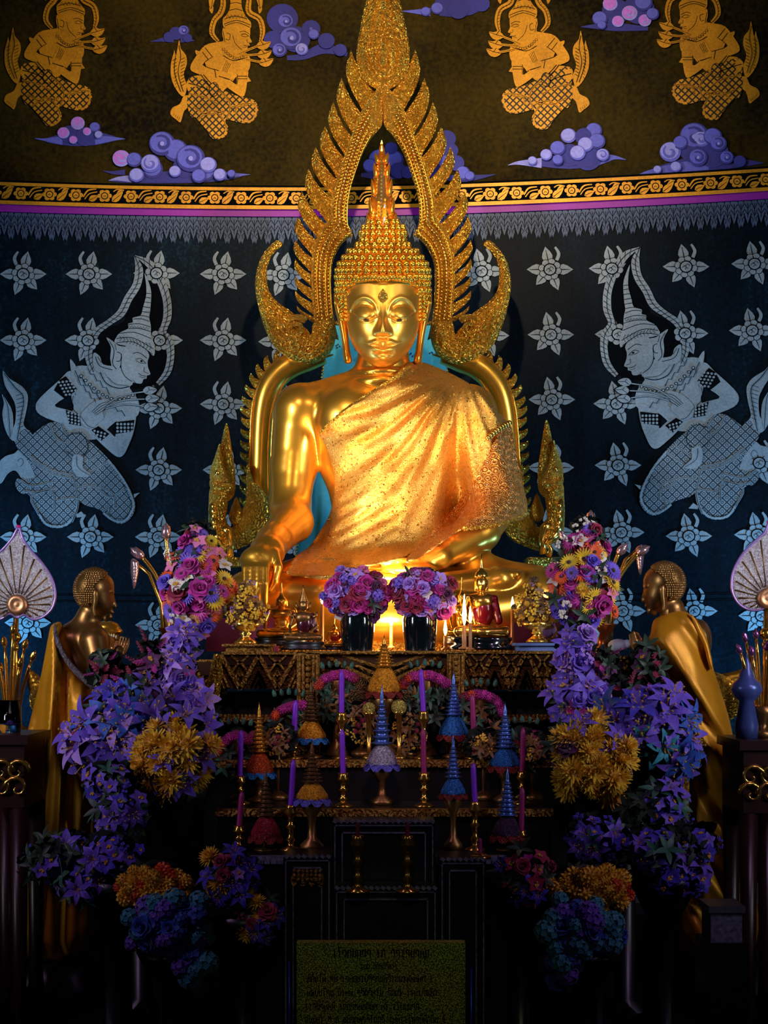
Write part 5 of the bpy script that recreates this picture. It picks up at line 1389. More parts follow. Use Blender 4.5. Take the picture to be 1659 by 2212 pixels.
tier('altar_tier', 'dark middle offering step of the altar crowded with spired cones', 470, 1190, 1748, 6.02, 6.34, gold=True)
tier('altar_tier', 'low dark step of the altar behind the central framed cabinet', 500, 1160, 1850, 5.74, 6.0)
def cabinet(lab, px0, px1, py0, py1, d0, d1, lit=False):
    a, b = P(px0, py1, d0), P(px1, py0, d0)
    t = thing('lacquer_cabinet', lab, 'cabinet', ((a.x+b.x)/2, (d0+d1)/2, 0))
    mb = MB(); mb.box(((a.x+b.x)/2, (d0+d1)/2, b.z/2), (b.x-a.x, d1-d0, b.z)); mb.build('body', DARK, t, smooth=False)
    def frame(m0, m1, ins, mt, nm):
        mb = MB()
        for (x0, x1, y0, y1) in ((px0+ins, px1-ins, py0+m0, py0+m0+2.5), (px0+ins, px0+ins+2.5, py0+m0, py1), (px1-ins-2.5, px1-ins, py0+m0, py1)): wbox(mb, x0, x1, y0, y1, d0-.012, d0+.002)
        mb.build(nm, mt, t, smooth=False)
    frame(6, 0, 4, SILVL, 'inlaid_frame'); frame(22, 0, 20, SILVL, 'inlaid_frame')
    mb = MB(); n = int((px1-px0)/12)
    for i in range(n): p = P(px0+(i+.5)*(px1-px0)/n, py0-2, d0-.012); mb.box(p, (.016, .014, .012), Euler((0, .6, 0)).to_matrix())
    mb.build('dentil_row', SILVL, t, smooth=False)
    if lit:
        mb = MB()
        for i in range(7):
            x = px0+24+i*(px1-px0-48)/6; L = 26 if i % 2 else 46
            mb.ball(P(x, py0+36+L*.3, d0-.012), (.014, .01, L*.35*d0/F), 8, 6)
            for k in range(3): mb.ball(P(x, py0+30+k*9, d0-.02), .008, 6, 4)
        mb.build('carved_valance', GOLDDIM, t)
    return t
cabinet('black framed cabinet in the middle of the altar front, upper one with silver inlay lines', 718, 940, 1776, 1930, 5.62, 5.8)
cabinet('wider black framed cabinet below the central one, nearest the text plaque', 722, 945, 1920, 2212, 5.42, 5.6)
cabinet('small cabinet with lit reddish gold valance left of the central cabinets', 612, 716, 1852, 2212, 5.55, 5.8, True)
cabinet('plain small black cabinet right of the central cabinets', 950, 1050, 1858, 2212, 5.55, 5.8)
# ---- text plaque ----
pl = thing('text_plaque', 'gold flecked upright plaque with rows of dark Thai text in front of the altar', 'sign', P(832, 2280, 5.0))
def plaque_mat():
    t = NT('gold_flecked_plaque'); co = t.coord(); v = t.noise(230, 2, co); n = t.noise(6, 2, co)
    c1 = t.ramp(v.outputs['Fac'], [(.45, (.04, .038, .01)), (.6, (.6, .52, .16))])
    mx = t.add('ShaderNodeMixRGB', blend_type='MULTIPLY'); mx.inputs['Fac'].default_value = .8; t.link(c1, mx.inputs['Color1']); t.link(t.ramp(n.outputs['Fac'], [(.35, (.6, 1, .35)), (.65, (1, .8, .5))]), mx.inputs['Color2'])
    t.link(mx.outputs['Color'], t.b.inputs['Base Color']); t.set(Roughness=.5, Metallic=.3); t.bump(v.outputs['Fac'], .5, .003); return t.m
mb = MB(); pa, pb = P(641, 2420, 5.0), P(1005, 2036, 5.0); mb.box(((pa.x+pb.x)/2, 5.02, pb.z/2), (pb.x-pa.x, .05, pb.z)); mb.build('panel', plaque_mat(), pl, smooth=False)
def glyph(mb, x, y, h, rr, d):
    """one loopy round-headed letter stroke"""
    k = rr.randrange(5); w_ = h*.5
    P_ = {0: [(0, 0), (0, -1), (.9, -1), (.9, 0)], 1: [(0, -.6), (.1, -1), (.8, -1), (.9, -.6), (.9, 0)], 2: [(0, 0), (0, -.9), (.45, -.4), (.9, -.9), (.9, 0)], 3: [(.1, -.9), (0, 0), (.9, 0), (.9, -1)], 4: [(.4, 0), (.4, -1), (0, -1)]}[k]
    q = [P(x+u*w_, y+v*h, d) for u, v in P_]; mb.tube(q, h*.055*d/F*1.6, 4, cap=False)
    mb.ball(q[0], h*.13*d/F, 6, 4)
    if rr.random() < .25: mb.tube([P(x, y-h*1.3, d), P(x+w_, y-h*1.45, d)], h*.08*d/F, 4)
rr = random.Random(5)
for (y, h, x0, x1) in ((2066, 14, 720, 925), (2092, 9, 780, 860), (2120, 11, 665, 930), (2150, 11, 665, 945), (2180, 11, 660, 900), (2208, 11, 660, 960)):
    mb = MB(); x = x0
    while x < x1: glyph(mb, x, y, h, rr, 4.992); x += h*(.75 if rr.random() > .12 else 1.5)
    mb.build('text_line', INK, pl)
for x in (625, 1018):
    po_ = thing('thin_post', ('left' if x < 800 else 'right')+' thin dark blue metal post beside the text plaque', 'post', (P(x, 2212, 5.1).x, 5.1, 0))
    mb = MB(); a = P(x, 2075 if x < 800 else 2090, 5.1); mb.tube([(a.x, 5.1, 0), (a.x, 5.1, a.z)], .004, 6); mb.build('rod', plain('blue_anodised_metal', (40, 60, 200), .3, .6), po_)
    mb = MB(); mb.lathe([(.05, 0), (.05, .01), (.01, .02), (.006, .04)], (a.x, 5.1, 0)); mb.build('foot', DARK, po_)
# ================= OFFERINGS ON THE TABLE =================
CHI = plain('celadon_porcelain', (120, 176, 190), .15, 0, .12, 6, coat=.6)
BLK = plain('black_glazed_ceramic', (6, 14, 18), .12, 0, .3, 6, coat=.8)
MAROON = plain('maroon_lacquer_robe', (120, 14, 34), .22, .1, .15, 8, coat=.5)
REDC = plain('red_cloth', (150, 20, 30), .7, 0, .2, 20)
def tz(px, d): return P(px, 0, d).x
# -- big bouquets in porcelain vases --
def big_bouquet(name_lab, vx, vy0, vy1, d, blobs, items, seed, vmat=CHI, group=None):
    x = P(vx, 0, d).x; zb = TZ if d < 7.6 else TZ; ztop = P(0, vy0, d).z
    t = thing('flower_vase', name_lab, 'flower arrangement', (x, d, zb), 0, group)
    H_ = ztop-zb; mb = MB()
    prof = [(.055, 0), (.06, .02), (.045, .06), (.026, .16), (.03, .22), (.06, .34), (.066, .45), (.05, .58), (.034, .66), (.036, .8), (.05, 1)]
    mb.lathe([(r*1.1, z*H_) for r, z in prof], (x, d, zb), 24); mb.build('vase', vmat, t)
    mass(t, blobs, items, seed, d)
    return t
itL = [('gerbera', 'orange', 21, 2.2), ('gerbera', 'magenta', 22, 2), ('rose', 'magenta', 22, 1.6), ('gerbera', 'yellow', 20, 2), ('gerbera', 'violet', 20, 1.5), ('rose', 'crimson', 20, 1), ('orchid', 'pink', 20, 1.2), ('orchid', 'white', 19, 1.2), ('filler', 'white', 22, .9), ('leaf', 'green', 30, 1.2), ('rose', 'violet', 20, 1), ('mum', 'yellow', 17, .8)]
big_bouquet('tall bouquet of orange, magenta and yellow blooms beside the pointing hand', 405, 1325, 1410, 6.85, [(422, 1275, 74, 82, 62), (425, 1205, 45, 52, 26), (424, 1158, 18, 22, 6)], itL, 3)
big_bouquet('tall bouquet of red, yellow and violet blooms at the right end of the table', 1262, 1318, 1408, 6.85, [(1258, 1270, 74, 80, 62), (1262, 1200, 48, 50, 26), (1270, 1150, 18, 24, 6)], itL, 8)
# -- two black vases with round bouquets --
itC = [('rose', 'magenta', 19, 2), ('orchid', 'lilac', 18, 2), ('rose', 'lilac', 17, 1.4), ('hydrangea', 'violet', 16, 1), ('orchid', 'white', 17, 1.3), ('filler', 'lilac', 18, 1), ('rose', 'crimson', 19, 1.6), ('rose', 'plum', 18, 1.6), ('puff', 'crimson', 9, 1), ('leaf', 'green', 22, .7), ('puff', 'plum', 10, .8), ('rose', 'pink', 16, 1)]
def black_vase(lab, px, cx, cy, seed):
    d = 6.92; x = P(px, 0, d).x; t = thing('black_vase', lab, 'flower arrangement', (x, d, TZ), 0, None)
    mb = MB(); R_ = 37*d/F; prof = [(.86, 0), (.92, .03), (.9, .08), (.95, .3), (1.0, .6), (1.02, .8), (.96, .9), (1.02, .97), (1.04, 1.0), (.9, 1.0), (.85, .9)]
    H_ = P(0, 1322, d).z-TZ; mb.lathe([(R_*r, z*H_) for r, z in prof], (x, d, TZ), 28); mb.build('vase', BLK, t)
    mass(t, [(cx, cy, 64, 48, 60), (cx, cy+22, 72, 30, 24)], itC, seed, d)
black_vase('round lilac and magenta bouquet, left of the two black vases', 772, 772, 1280, 5)
black_vase('round lilac and magenta bouquet, right of the two black vases', 907, 914, 1280, 12)
# -- small gilt stem bowls with beaded gold flowers --
itG = [('orchid', 'brown', 13, 2), ('filler', 'yellow', 14, 1.5), ('puff', 'yellow', 6, 1), ('rose', 'brown', 10, 1), ('filler', 'lilac', 9, .5)]
def gilt_bowl(lab, px, cx, cy, ybase, seed):
    d = 6.85; x = P(px, 0, d).x; zb = P(0, ybase, d).z
    t = thing('gilt_stem_bowl', lab, 'ornament', (x, d, zb)); mb = MB()
    H_ = P(0, 1345, d).z-zb; mb.lathe([(r*1.0, z*H_) for r, z in ((.05, 0), (.052, .08), (.03, .25), (.016, .38), (.03, .48), (.016, .56), (.05, .72), (.075, 1), (.066, 1), (.04, .78))], (x, d, zb), 22); mb.build('bowl', GOLDLIGHT, t)
    mass(t, [(cx, cy, 42, 38, 52), (cx, cy-42, 18, 22, 12)], itG, seed, d, dark=False)
    mb = MB(); c = P(cx, cy, d); mb.ball((c.x, d+.03, c.z), (.055, .04, .055), 12, 8); mb.build('flower_core', GOLDDIM, t)
    return zb
def tray(lab, px0, px1, py0, d, mat, name='offering_tray'):
    a, b = P(px0, py0, d), P(px1, py0, d); t = thing(name, lab, 'tray', ((a.x+b.x)/2, d, TZ)); mb = MB(); h = a.z-TZ
    mb.box(((a.x+b.x)/2, d+.06, TZ+h*.35), (b.x-a.x-.03, .2, h*.7)); mb.build('tray_body', mat, t, smooth=False)
    mb = MB(); mb.box(((a.x+b.x)/2, d+.06, TZ+h*.85), (b.x-a.x, .24, h*.3)); mb.build('tray_rim', mat, t, smooth=False); return a.z
z1 = tray('shallow gilt tray under the left beaded gold bouquet', 482, 592, 1391, 6.8, GOLDDIM)
gilt_bowl('small gilt stem bowl of beaded gold flowers standing on the left tray', 530, 534, 1320, 1391, 2)
BLUEB = plain('blue_grey_box', (96, 120, 176), .5, 0, .1, 12)
tray('thin blue grey flat box lying at the right end of the table', 1112, 1218, 1389, 6.74, BLUEB, 'flat_box')
gilt_bowl('small gilt stem bowl of beaded gold flowers near the right bouquet', 1160, 1152, 1318, 1388, 9)
# ---- small seated statues ----
def seated(name, lab, px, ytop, ybot, w, d, mat, robe=None, crown=0, base=DARK, cat='statue', halo_=False):
    zb, zt = max(P(0, ybot, d).z, TZ), P(0, ytop, d).z; H_ = zt-zb; x = P(px, 0, d).x; W_ = w*d/F
    t = thing(name, lab, cat, (x, d, zb)); bh = H_*.13
    mb = MB(); mb.lathe([(W_*.52, 0), (W_*.54, bh*.25), (W_*.46, bh*.45), (W_*.5, bh*.8), (W_*.5, bh)], (x, d, zb), 26, sq=.7); mb.build('pedestal', base, t)
    u = H_-bh; z0 = zb+bh
    S = SDF((x-W_*.6, d-W_*.5, z0-.01), (x+W_*.6, d+W_*.45, zb+H_*1.02), max(W_/62, .003))
    k = W_*.025
    tw = W_*.19
    S.ell((x, d+.02, z0+u*.26), (tw*.78, tw*.6, u*.18), k); S.ell((x, d+.01, z0+u*.42), (tw*1.02, tw*.62, u*.11), k*1.5); S.ell((x, d+.02, z0+u*.49), (tw*1.2, tw*.5, u*.04), k*1.5)
    S.cap((x, d+.02, z0+u*.5), (x, d+.01, z0+u*.58), tw*.3, tw*.27, k)
    S.ell((x, d, z0+u*.64), (tw*.54, tw*.56, u*.105), k*.3)
    for s_ in (-1, 1):
        if not (crown == 2 and s_ > 0): S.chain([(x+s_*tw*1.2, d+.02, z0+u*.485), (x+s_*tw*1.62, d+.01, z0+u*.28), (x+s_*tw*.9, d-tw*1.0, z0+u*.17)] if not (s_ < 0 and crown != 2) else [(x-tw*1.2, d+.02, z0+u*.485), (x-tw*1.65, d, z0+u*.27), (x-tw*1.5, d-tw*1.1, z0+u*.14)], [tw*.27, tw*.22, tw*.15], k*.6)
        S.chain([(x+s_*tw*.3, d, z0+u*.09), (x+s_*W_*.38, d-tw*.7, z0+u*.07), (x-s_*tw*.2, d-tw*1.25, z0+u*.065)], [tw*.5, tw*.42, tw*.26], k)
        S.ell((x+s_*tw*.52, d+.01, z0+u*.62), (tw*.09, tw*.12, u*.08), k*.2)
    S.cap((x, d-tw*.55, z0+u*.65), (x, d-tw*.58, z0+u*.62), tw*.06, tw*.08, k*.2)
    if crown == 0: S.cap((x, d, z0+u*.73), (x, d, z0+u*.77), tw*.3, tw*.2, k*.3); S.cap((x, d, z0+u*.77), (x, d, z0+u*.99), tw*.16, .004, k*.2)
    link('body', S.mesh(name, 1), mat, t)
    if crown:
        if crown == 1: pr = [(tw*.56, 0), (tw*.6, u*.015), (tw*.46, u*.04), (tw*.48, u*.055), (tw*.34, u*.09), (tw*.35, u*.105), (tw*.2, u*.15), (tw*.18, u*.18), (tw*.07, u*.23), (.003, u*.30)]
        else: pr = [(tw*.57, 0), (tw*.6, u*.015), (tw*.55, u*.03), (tw*.5, u*.06), (tw*.3, u*.085), (tw*.14, u*.11), (tw*.16, u*.13), (tw*.07, u*.2), (.003, u*.28)]
        mb = MB(); mb.lathe(pr, (x, d, z0+u*(.70 if crown == 1 else .715)), 18)
        if crown == 1:
            for s_ in (-1, 1): mb.tube([(x+s_*tw*.6, d, z0+u*.55), (x+s_*tw*.82, d, z0+u*.62), (x+s_*tw*.95, d, z0+u*.70)], [tw*.1, tw*.16, .003], 6); mb.tube([(x+s_*tw*1.2, d, z0+u*.43), (x+s_*tw*1.6, d, z0+u*.46), (x+s_*tw*1.7, d, z0+u*.53)], [tw*.22, tw*.14, .003], 6)
        mb.build('crown', mat if crown == 1 else GOLDLIGHT, t)
    if robe is not None:
        S = SDF((x-W_*.6, d-W_*.5, z0-.01), (x+W_*.6, d+W_*.45, zb+H_*.8), max(W_/55, .003))
        S.ell((x+tw*.15, d+.02, z0+u*.31), (tw*1.0, tw*.8, u*.2), k*2); S.cap((x+tw*.35, d+.02, z0+u*.46), (x+tw*1.1, d+.02, z0+u*.465), tw*.36, tw*.34, k); S.cap((x+tw*1.15, d+.02, z0+u*.46), (x+tw*1.5, d+.01, z0+u*.2), tw*.33, tw*.36, k)
        link('robe', S.mesh('robe', 1), robe, t)
    return t
seated('small_buddha_statue', 'small gold seated statue with a flame topped head, left of the dark crowned one', 608, 1257, 1395, 116, 7.05, GOLD)
seated('crowned_buddha_statue', 'small dark bronze seated statue with tall pointed crown and winged ears', 655, 1264, 1404, 92, 6.85, BRONZE, plain('dark_wine_lacquer', (70, 14, 30), .25, .3, .2, 8, coat=.4), 1)
seated('robed_buddha_statue', 'seated statue in maroon robe with pointed gilt cap, on a black round base', 1040, 1196, 1404, 132, 6.95, GOLDLIGHT, MAROON, 2, BLK)
seated('glowing_buddha_statue', 'small pale gold seated statue glowing behind the candle flame', 998, 1246, 1392, 78, 7.25, GOLDLIGHT)
seated('seated_monk_figure', 'small seated monk figure with violet light in its robe colour at the right end of the table top', 1180, 1300, 1406, 74, 7.1, BRONZE, plain('violet_lit_robe', (84, 44, 96), .6, 0, .2, 10))  # purple light on the figure is painted into its robe
seated('resting_figurine', 'tiny reddish gold figurine glowing left of the left black vase', 722, 1335, 1404, 52, 7.0, GOLD, REDC)
# candle flames
def flame_mat():
    t = NT('candle_flame'); e = t.add('ShaderNodeEmission'); e.inputs['Color'].default_value = (1, .62, .18, 1); e.inputs['Strength'].default_value = 26
    t.link(e.outputs[0], t.n['Material Output'].inputs['Surface']); return t.m
FLAME = flame_mat(); WAX = plain('pale_wax', (170, 112, 60), .4, 0, .05, 10)
BRASS = gold_mat('polished_brass', (216, 160, 70), .2, .95)
def oil_candle(lab, px, yf0, yf1, ybase, d, wx=5):
    x = P(px, 0, d).x; zb = max(P(0, ybase, d).z, TZ); t = thing('lit_candle', lab, 'candle', (x, d, zb)); z1, z0 = P(0, yf0, d).z, P(0, yf1, d).z
    mb = MB(); r = wx*d/F; mb.lathe([(r*2.4, 0), (r*2.4, .006), (r*.9, .012), (r, .02), (r*.95, z0-zb-.004), (r*.3, z0-zb)], (x, d, zb), 12); mb.build('wax_body', WAX, t)
    mb = MB(); h = z1-z0; mb.lathe([(.002, 0), (r*.8, h*.18), (r*1.0, h*.34), (r*.6, h*.65), (.001, h)], (x, d, z0-.002), 12); mb.build('flame', FLAME, t)
oil_candle('lit candle with the tallest flame, just left of the maroon robed statue', 1003, 1283, 1350, 1402, 6.85)
oil_candle('lit candle with a short flame at the foot of the maroon robed statue', 1016, 1308, 1345, 1404, 6.78, 4)
oil_candle('lit candle glowing between the maroon robed statue and the right gilt bowl', 1107, 1288, 1316, 1392, 7.1, 4)
oil_candle('lit candle peeping left of the left round bouquet', 696, 1278, 1304, 1400, 7.2, 4)
oil_candle('lit candle burning low behind the right black vase', 962, 1335, 1372, 1404, 7.0, 4)
oil_candle('lit candle hidden low between the two black vases', 845, 1330, 1352, 1400, 7.25, 4)
# red offering bowl on stem, right and left of big vases
def stem_dish(lab, px, y0, d, w):
    x = P(px, 0, d).x; zt = P(0, y0, d).z; t = thing('stem_dish', lab, 'dish', (x, d, TZ)); H_ = zt-TZ; mb = MB(); R_ = w*d/F
    mb.lathe([(R_*.7, 0), (R_*.72, H_*.06), (R_*.22, H_*.2), (R_*.2, H_*.5), (R_*.55, H_*.62), (R_, H_*.96), (R_*1.04, H_), (R_*.95, H_), (R_*.5, H_*.7)], (x, d, TZ), 24); mb.build('dish', plain('copper_gilt', (200, 110, 60), .3, .7, .1, 10), t)
stem_dish('shallow coppery stem dish behind the left porcelain vase', 372, 1356, 7.1, 30)
stem_dish('shallow coppery stem dish right of the right porcelain vase', 1300, 1348, 7.0, 32)
mb = MB(); a = P(1336, 1412, 6.9); 
st = thing('white_bud', 'small white bud lying on the right corner of the table', 'flower', (a.x, 6.9, TZ)); mb.ball((a.x, 6.9, TZ+.03), (.05, .03, .03), 12, 8); mb.ball((a.x+.04, 6.9, TZ+.035), (.03, .025, .022), 10, 6); mb.build('petals', plain('white_cotton_bud', (200, 205, 225), .8), st)
# magenta cushion panels behind the bouquets (bases of the dragons)
for (x0, x1, y0, sd) in ((445, 600, 1335, 'left'), (1105, 1245, 1345, 'right')):
    a, b = P(x0, 1406, 7.35), P(x1, y0, 7.35); t = thing('draped_box', 'low box draped in dark magenta cloth at the '+sd+' knee of the big statue', 'box', ((a.x+b.x)/2, 7.45, TZ)); mb = MB()
    mb.box(((a.x+b.x)/2, 7.45, (TZ+b.z)/2), (b.x-a.x, .2, b.z-TZ)); mb.build('drape', plain('dark_magenta_cloth', (96, 10, 60), .8, 0, .2, 8), t, smooth=False)
mb = MB(); mb.box((.02, 7.95, TZ+.03), (1.7, 1.05, .06)); o = mb.build('pedestal', GOLDDIM, bud, smooth=False)
o = None

# ================= LOWER OFFERINGS =================
def glit(name, col, metal=.5):
    t = NT(name); co = t.coord(); g = t.vor(220, co); n = t.noise(120, 2, co); c = lin(col)
    t.link(t.ramp(n.outputs['Fac'], [(.35, tuple(v*.6 for v in c)), (.65, tuple(min(1, v*1.5) for v in c))]), t.b.inputs['Base Color'])
    t.bump(g.outputs['Distance'], .8, .006); t.set(Roughness=.4, Metallic=metal); return t.m
PH = {'gold': glit('glitter_gold', (212, 138, 24)), 'red': glit('glitter_red', (190, 70, 24)), 'blue': glit('glitter_blue', (40, 104, 176)), 'silver': glit('glitter_silver', (170, 160, 175)), 'dark': glit('glitter_plum', (60, 34, 60)), 'wine': glit('glitter_wine', (140, 24, 40))}
SK = {'blue': glit('skirt_blue', (40, 120, 190), .3), 'red': glit('skirt_red', (120, 28, 20), .3), 'lilac': glit('skirt_lilac', (96, 90, 190), .3)}
SPM = {'g': gold_mat('spire_gold', (200, 140, 50), .3, .85), 's': gold_mat('spire_steel', (90, 120, 190), .3, .8), 'd': gold_mat('spire_umber', (90, 60, 30), .4, .7)}
def phum(lab, px, ytip, yd0, yd1, d, w, col, skirt, sp, zsurf, rings=8):
    x = P(px, 0, d).x; z = lambda y: P(0, y, d).z; R_ = w*d/F
    t = thing('spired_offering_cone', lab, 'offering', (x, d, zsurf), 0, None)
    zt, z0, z1 = z(ytip), z(yd0), z(yd1)
    mb = MB(); prof = []; hS = (zt-z0)
    for i in range(rings):
        f = i/rings; r = R_*(.62-.46*f); zz = z0+hS*.72*f; prof += [(r*.8, zz), (r*1.12, zz+hS*.02), (r*1.12, zz+hS*.032), (r*.72, zz+hS*.045)]
    prof += [(R_*.12, z0+hS*.74), (R_*.13, z0+hS*.80), (R_*.05, z0+hS*.9), (.001, zt)]; mb.lathe([(r, zz-zsurf) for r, zz in prof], (x, d, zsurf), 16); mb.build('spire', SPM[sp], t)
    mb = MB(); h = z0-z1; mb.lathe([(R_*.75, z1-zsurf), (R_*1.0, z1-zsurf+h*.22), (R_*.98, z1-zsurf+h*.35), (R_*.7, z1-zsurf+h*.7), (R_*.38, z1-zsurf+h*.98), (R_*.2, z1-zsurf+h)], (x, d, zsurf), 24); cn_ = mb.build('cone', PH[col], t)
    mb = MB()
    for i in range(10): petal(mb, R_*.7, R_*.3, i*2*PI/10, -.2, -1.0, 0, R_*.72, 4)
    o = mb.mesh('skirt'); 
    o.transform(Matrix.Translation((x, d, z1+h*.2))); so = o.copy(); link('petal_skirt', so, SK[skirt], cn_)
    mb = MB(); hb = z1-zsurf
    if hb > .01: mb.lathe([(R_*.75, 0), (R_*.75, hb*.12), (R_*.3, hb*.25), (R_*.22, hb*.5), (R_*.3, hb*.7), (R_*.8, hb*.95), (R_*.7, hb)], (x, d, zsurf), 20); mb.build('stand', BRONZE, t)
    return t
Z1 = P(0, 1642, 6.36).z; Z2 = P(0, 1748, 6.02).z; Z3 = P(0, 1850, 5.74).z
phum('tall gold spired cone at the centre, its dome just below the carved panel', 830, 1372, 1440, 1505, 6.5, 36, 'gold', 'red', 'g', Z1, 7)
phum('silver glittering spired cone in front of the tall gold one', 825, 1478, 1608, 1660, 6.2, 34, 'silver', 'lilac', 's', Z2, 7)
phum('gold cone with blue petal skirt left of centre, upper of two', 672, 1468, 1556, 1602, 6.5, 32, 'gold', 'blue', 'd', Z1)
phum('gold cone with violet petal skirt left of centre, lower of two', 674, 1600, 1690, 1732, 5.92, 35, 'gold', 'lilac', 'd', Z3)
phum('reddish cone under a slender gold finial on the far left of the steps', 560, 1516, 1625, 1678, 6.3, 31, 'red', 'blue', 'g', Z2, 9)
phum('dark wine coloured cone on the far left, lowest one', 574, 1660, 1762, 1815, 5.92, 33, 'wine', 'red', 'd', Z3)
phum('bright blue glittering cone right of centre, upper of two', 980, 1450, 1545, 1596, 6.5, 32, 'blue', 'red', 's', Z1, 9)
phum('blue glittering cone right of centre, lower of two', 979, 1583, 1680, 1722, 5.92, 27, 'blue', 'red', 's', Z3)
phum('blue and violet cone at the far right of the steps, upper one', 1091, 1516, 1615, 1662, 6.3, 34, 'blue', 'red', 's', Z2)
phum('dim plum coloured cone at the far right, lowest one', 1096, 1655, 1762, 1812, 5.92, 34, 'dark', 'red', 's', Z3)
# glass ball beside centre
for (px, py, r, lb) in ((862, 1528, 17, 'small speckled gold glass ball right of the tall gold cone'), (797, 1530, 14, 'small amber glass ball left of the tall gold cone')):
    a = P(px, py, 6.42); zb = Z1; t = thing('glass_ball', lb, 'ornament', (a.x, 6.42, zb)); mb = MB(); mb.ball(a, r*6.42/F, 20, 12); mb.build('ball', glit('speckled_ball_'+('gold' if px > 830 else 'amber'), (190, 170, 80), .8), t)
    mb = MB(); mb.lathe([(.03, 0), (.03, .01), (.01, .02), (.012, a.z-zb-.03), (.03, a.z-zb-.02)], (a.x, 6.42, zb), 12); mb.build('stand', BRASS, t)
# violet candles on brass holders
VW = plain('violet_candle_wax', (122, 38, 196), .4, 0, .12, 30, sss=.1); MW = plain('magenta_candle_wax', (140, 20, 90), .45, 0, .12, 30)
def candle(lab, px, y0, y1, d, zs, lean=0, mat=None, group='ribbed violet candles on the altar steps', w=6.2):
    a, b = P(px, y1, d), P(px+lean, y0, d); t = thing('ribbed_candle', lab, 'candle', (a.x, d, zs), 0, None)
    n = 30; pts = [a.lerp(b, i/n) for i in range(n+1)]; r = w*d/F
    rad = [r*(.9+.12*(i % 2))*(1.0 if i < n-3 else (.8, .55, .2)[i-n+2] if i > n-3 else .95) for i in range(n+1)]
    mb = MB(); mb.tube(pts, rad, 10); mb.build('candle', mat or VW, t)
    h = a.z-zs
    mb = MB(); mb.lathe([(.042, 0), (.044, .008), (.014, .02), (.012, h*.2), (.02, h*.26), (.01, h*.34), (.011, h*.5), (.021, h*.56), (.01, h*.64), (.013, h*.8), (.024, h*.86), (.026, h*.9), (.018, h), (.022, h+.012)], (a.x, d, zs), 14); mb.build('candlestick', BRASS, t)
for c in (('violet candle beside the centre panel on the left, upper one', 738, 1447, 1545, 6.42, Z1, 0, None), ('violet candle right below the upper left centre one', 741, 1575, 1676, 6.1, Z2, -2, None),
          ('violet candle left of the gold cones, upper one', 634, 1512, 1612, 6.42, Z1, 5, None), ('violet candle left of the gold cones, lower one', 628, 1640, 1745, 5.9, Z3, 6, None),
          ('thin violet candle at the far left, upper one', 518, 1577, 1682, 6.2, Z2, 3, None), ('thin magenta candle at the far left, lower one', 516, 1710, 1790, 5.9, Z3, 7, MW),
          ('violet candle beside the centre panel on the right, upper one', 915, 1445, 1542, 6.42, Z1, -6, None), ('magenta candle right below the upper right centre one', 916, 1573, 1675, 6.1, Z2, -2, MW),
          ('magenta candle right of the bright blue cone, upper one', 1024, 1498, 1605, 6.42, Z1, -4, MW), ('violet candle right of the lower blue cone', 1026, 1648, 1738, 5.9, Z3, -4, None),
          ('magenta candle at the far right, upper one', 1128, 1571, 1672, 6.2, Z2, 2, MW), ('dim magenta candle at the far right, lower one', 1126, 1700, 1800, 5.9, Z3, 2, MW)):
    candle(*c)
for (px, y0, y1, lb) in ((773, 1776, 1812, 'short dim red candle on the central cabinet, left one'), (880, 1776, 1812, 'short dim red candle on the central cabinet, right one'), (1037, 1810, 1850, 'short dim red candle on the right small cabinet')):
    zc = P(0, 1930 if px < 1000 else 1950, 5.5).z
    candle(lb, px, y0, y1, 5.36 if px < 1000 else 5.5, P(0, 1922, 5.42).z if px < 1000 else P(0, 1858, 5.55).z-.0, 0, plain('dim_red_wax', (110, 14, 30), .5), w=4.5) if px < 1000 else candle(lb, px, y0, y1, 5.6, P(0, 1858, 5.55).z, 0, MW, w=4.5)
# lotus-bud and garland offerings
def garland(lab, pts, budx, budy, d, zs, seed, leafdir=1):
    x = P(budx, 0, d).x; t = thing('lotus_offering', lab, 'offering', (x, d, zs)); rr = random.Random(seed)
    c = catmull(pts, 8); n = len(c)
    for i in range(0, n, 1):
        x_, y_ = c[i]; p = P(x_+rr.uniform(-1, 1), y_+rr.uniform(-1.5, 1.5), d-.01+rr.uniform(-.01, .01)); put_flower(t, 'puff', 'magenta' if i > n*.25 and rr.random() > .12 else ('crimson' if rr.random() > .4 else 'orange'), p, (rr.uniform(-.3, .3), -1, rr.uniform(-.2, .5)), 11.5*d/F, None, 'garland_flower')
    for i in range(5):
        p = P(budx-30+i*15, budy+8+abs(i-2)*2, d+.02*(i % 2)); put_flower(t, 'lotusbud', 'teleaf', p, ((i-2)*.15, -.15, 1), 12*d/F, name='lotus_bud')
    for i in range(20): put_flower(t, 'leaf', rr.choice(['green', 'teleaf', 'brown', 'green']), P(budx+rr.uniform(-40, 40), budy+rr.uniform(45, 125), d-.04+rr.uniform(0, .06)), (rr.uniform(-.8, .8), -1, rr.uniform(-.6, .6)), rr.uniform(18, 27)*d/F)
    mb = MB(); z1 = P(0, budy+40, d).z; h = z1-zs; mb.lathe([(.05, 0), (.055, .01), (.02, h*.2), (.016, h*.5), (.03, h*.8), (.05, h), (.045, h+.01)], (x, d+.03, zs), 16); mb.build('foot_bowl', BRONZE, t)
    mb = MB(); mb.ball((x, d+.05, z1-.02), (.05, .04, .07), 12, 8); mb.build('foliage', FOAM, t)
garland('lotus bud offering with pink garland left of the centre panel, top row', [(688, 1482), (700, 1468), (720, 1460), (745, 1458), (768, 1466)], 728, 1432, 6.56, Z1, 1)
garland('lotus bud offering with red and pink garland beside the left violet candle', [(593, 1548), (605, 1536), (625, 1528), (645, 1524), (662, 1524)], 624, 1492, 6.6, Z1, 2)
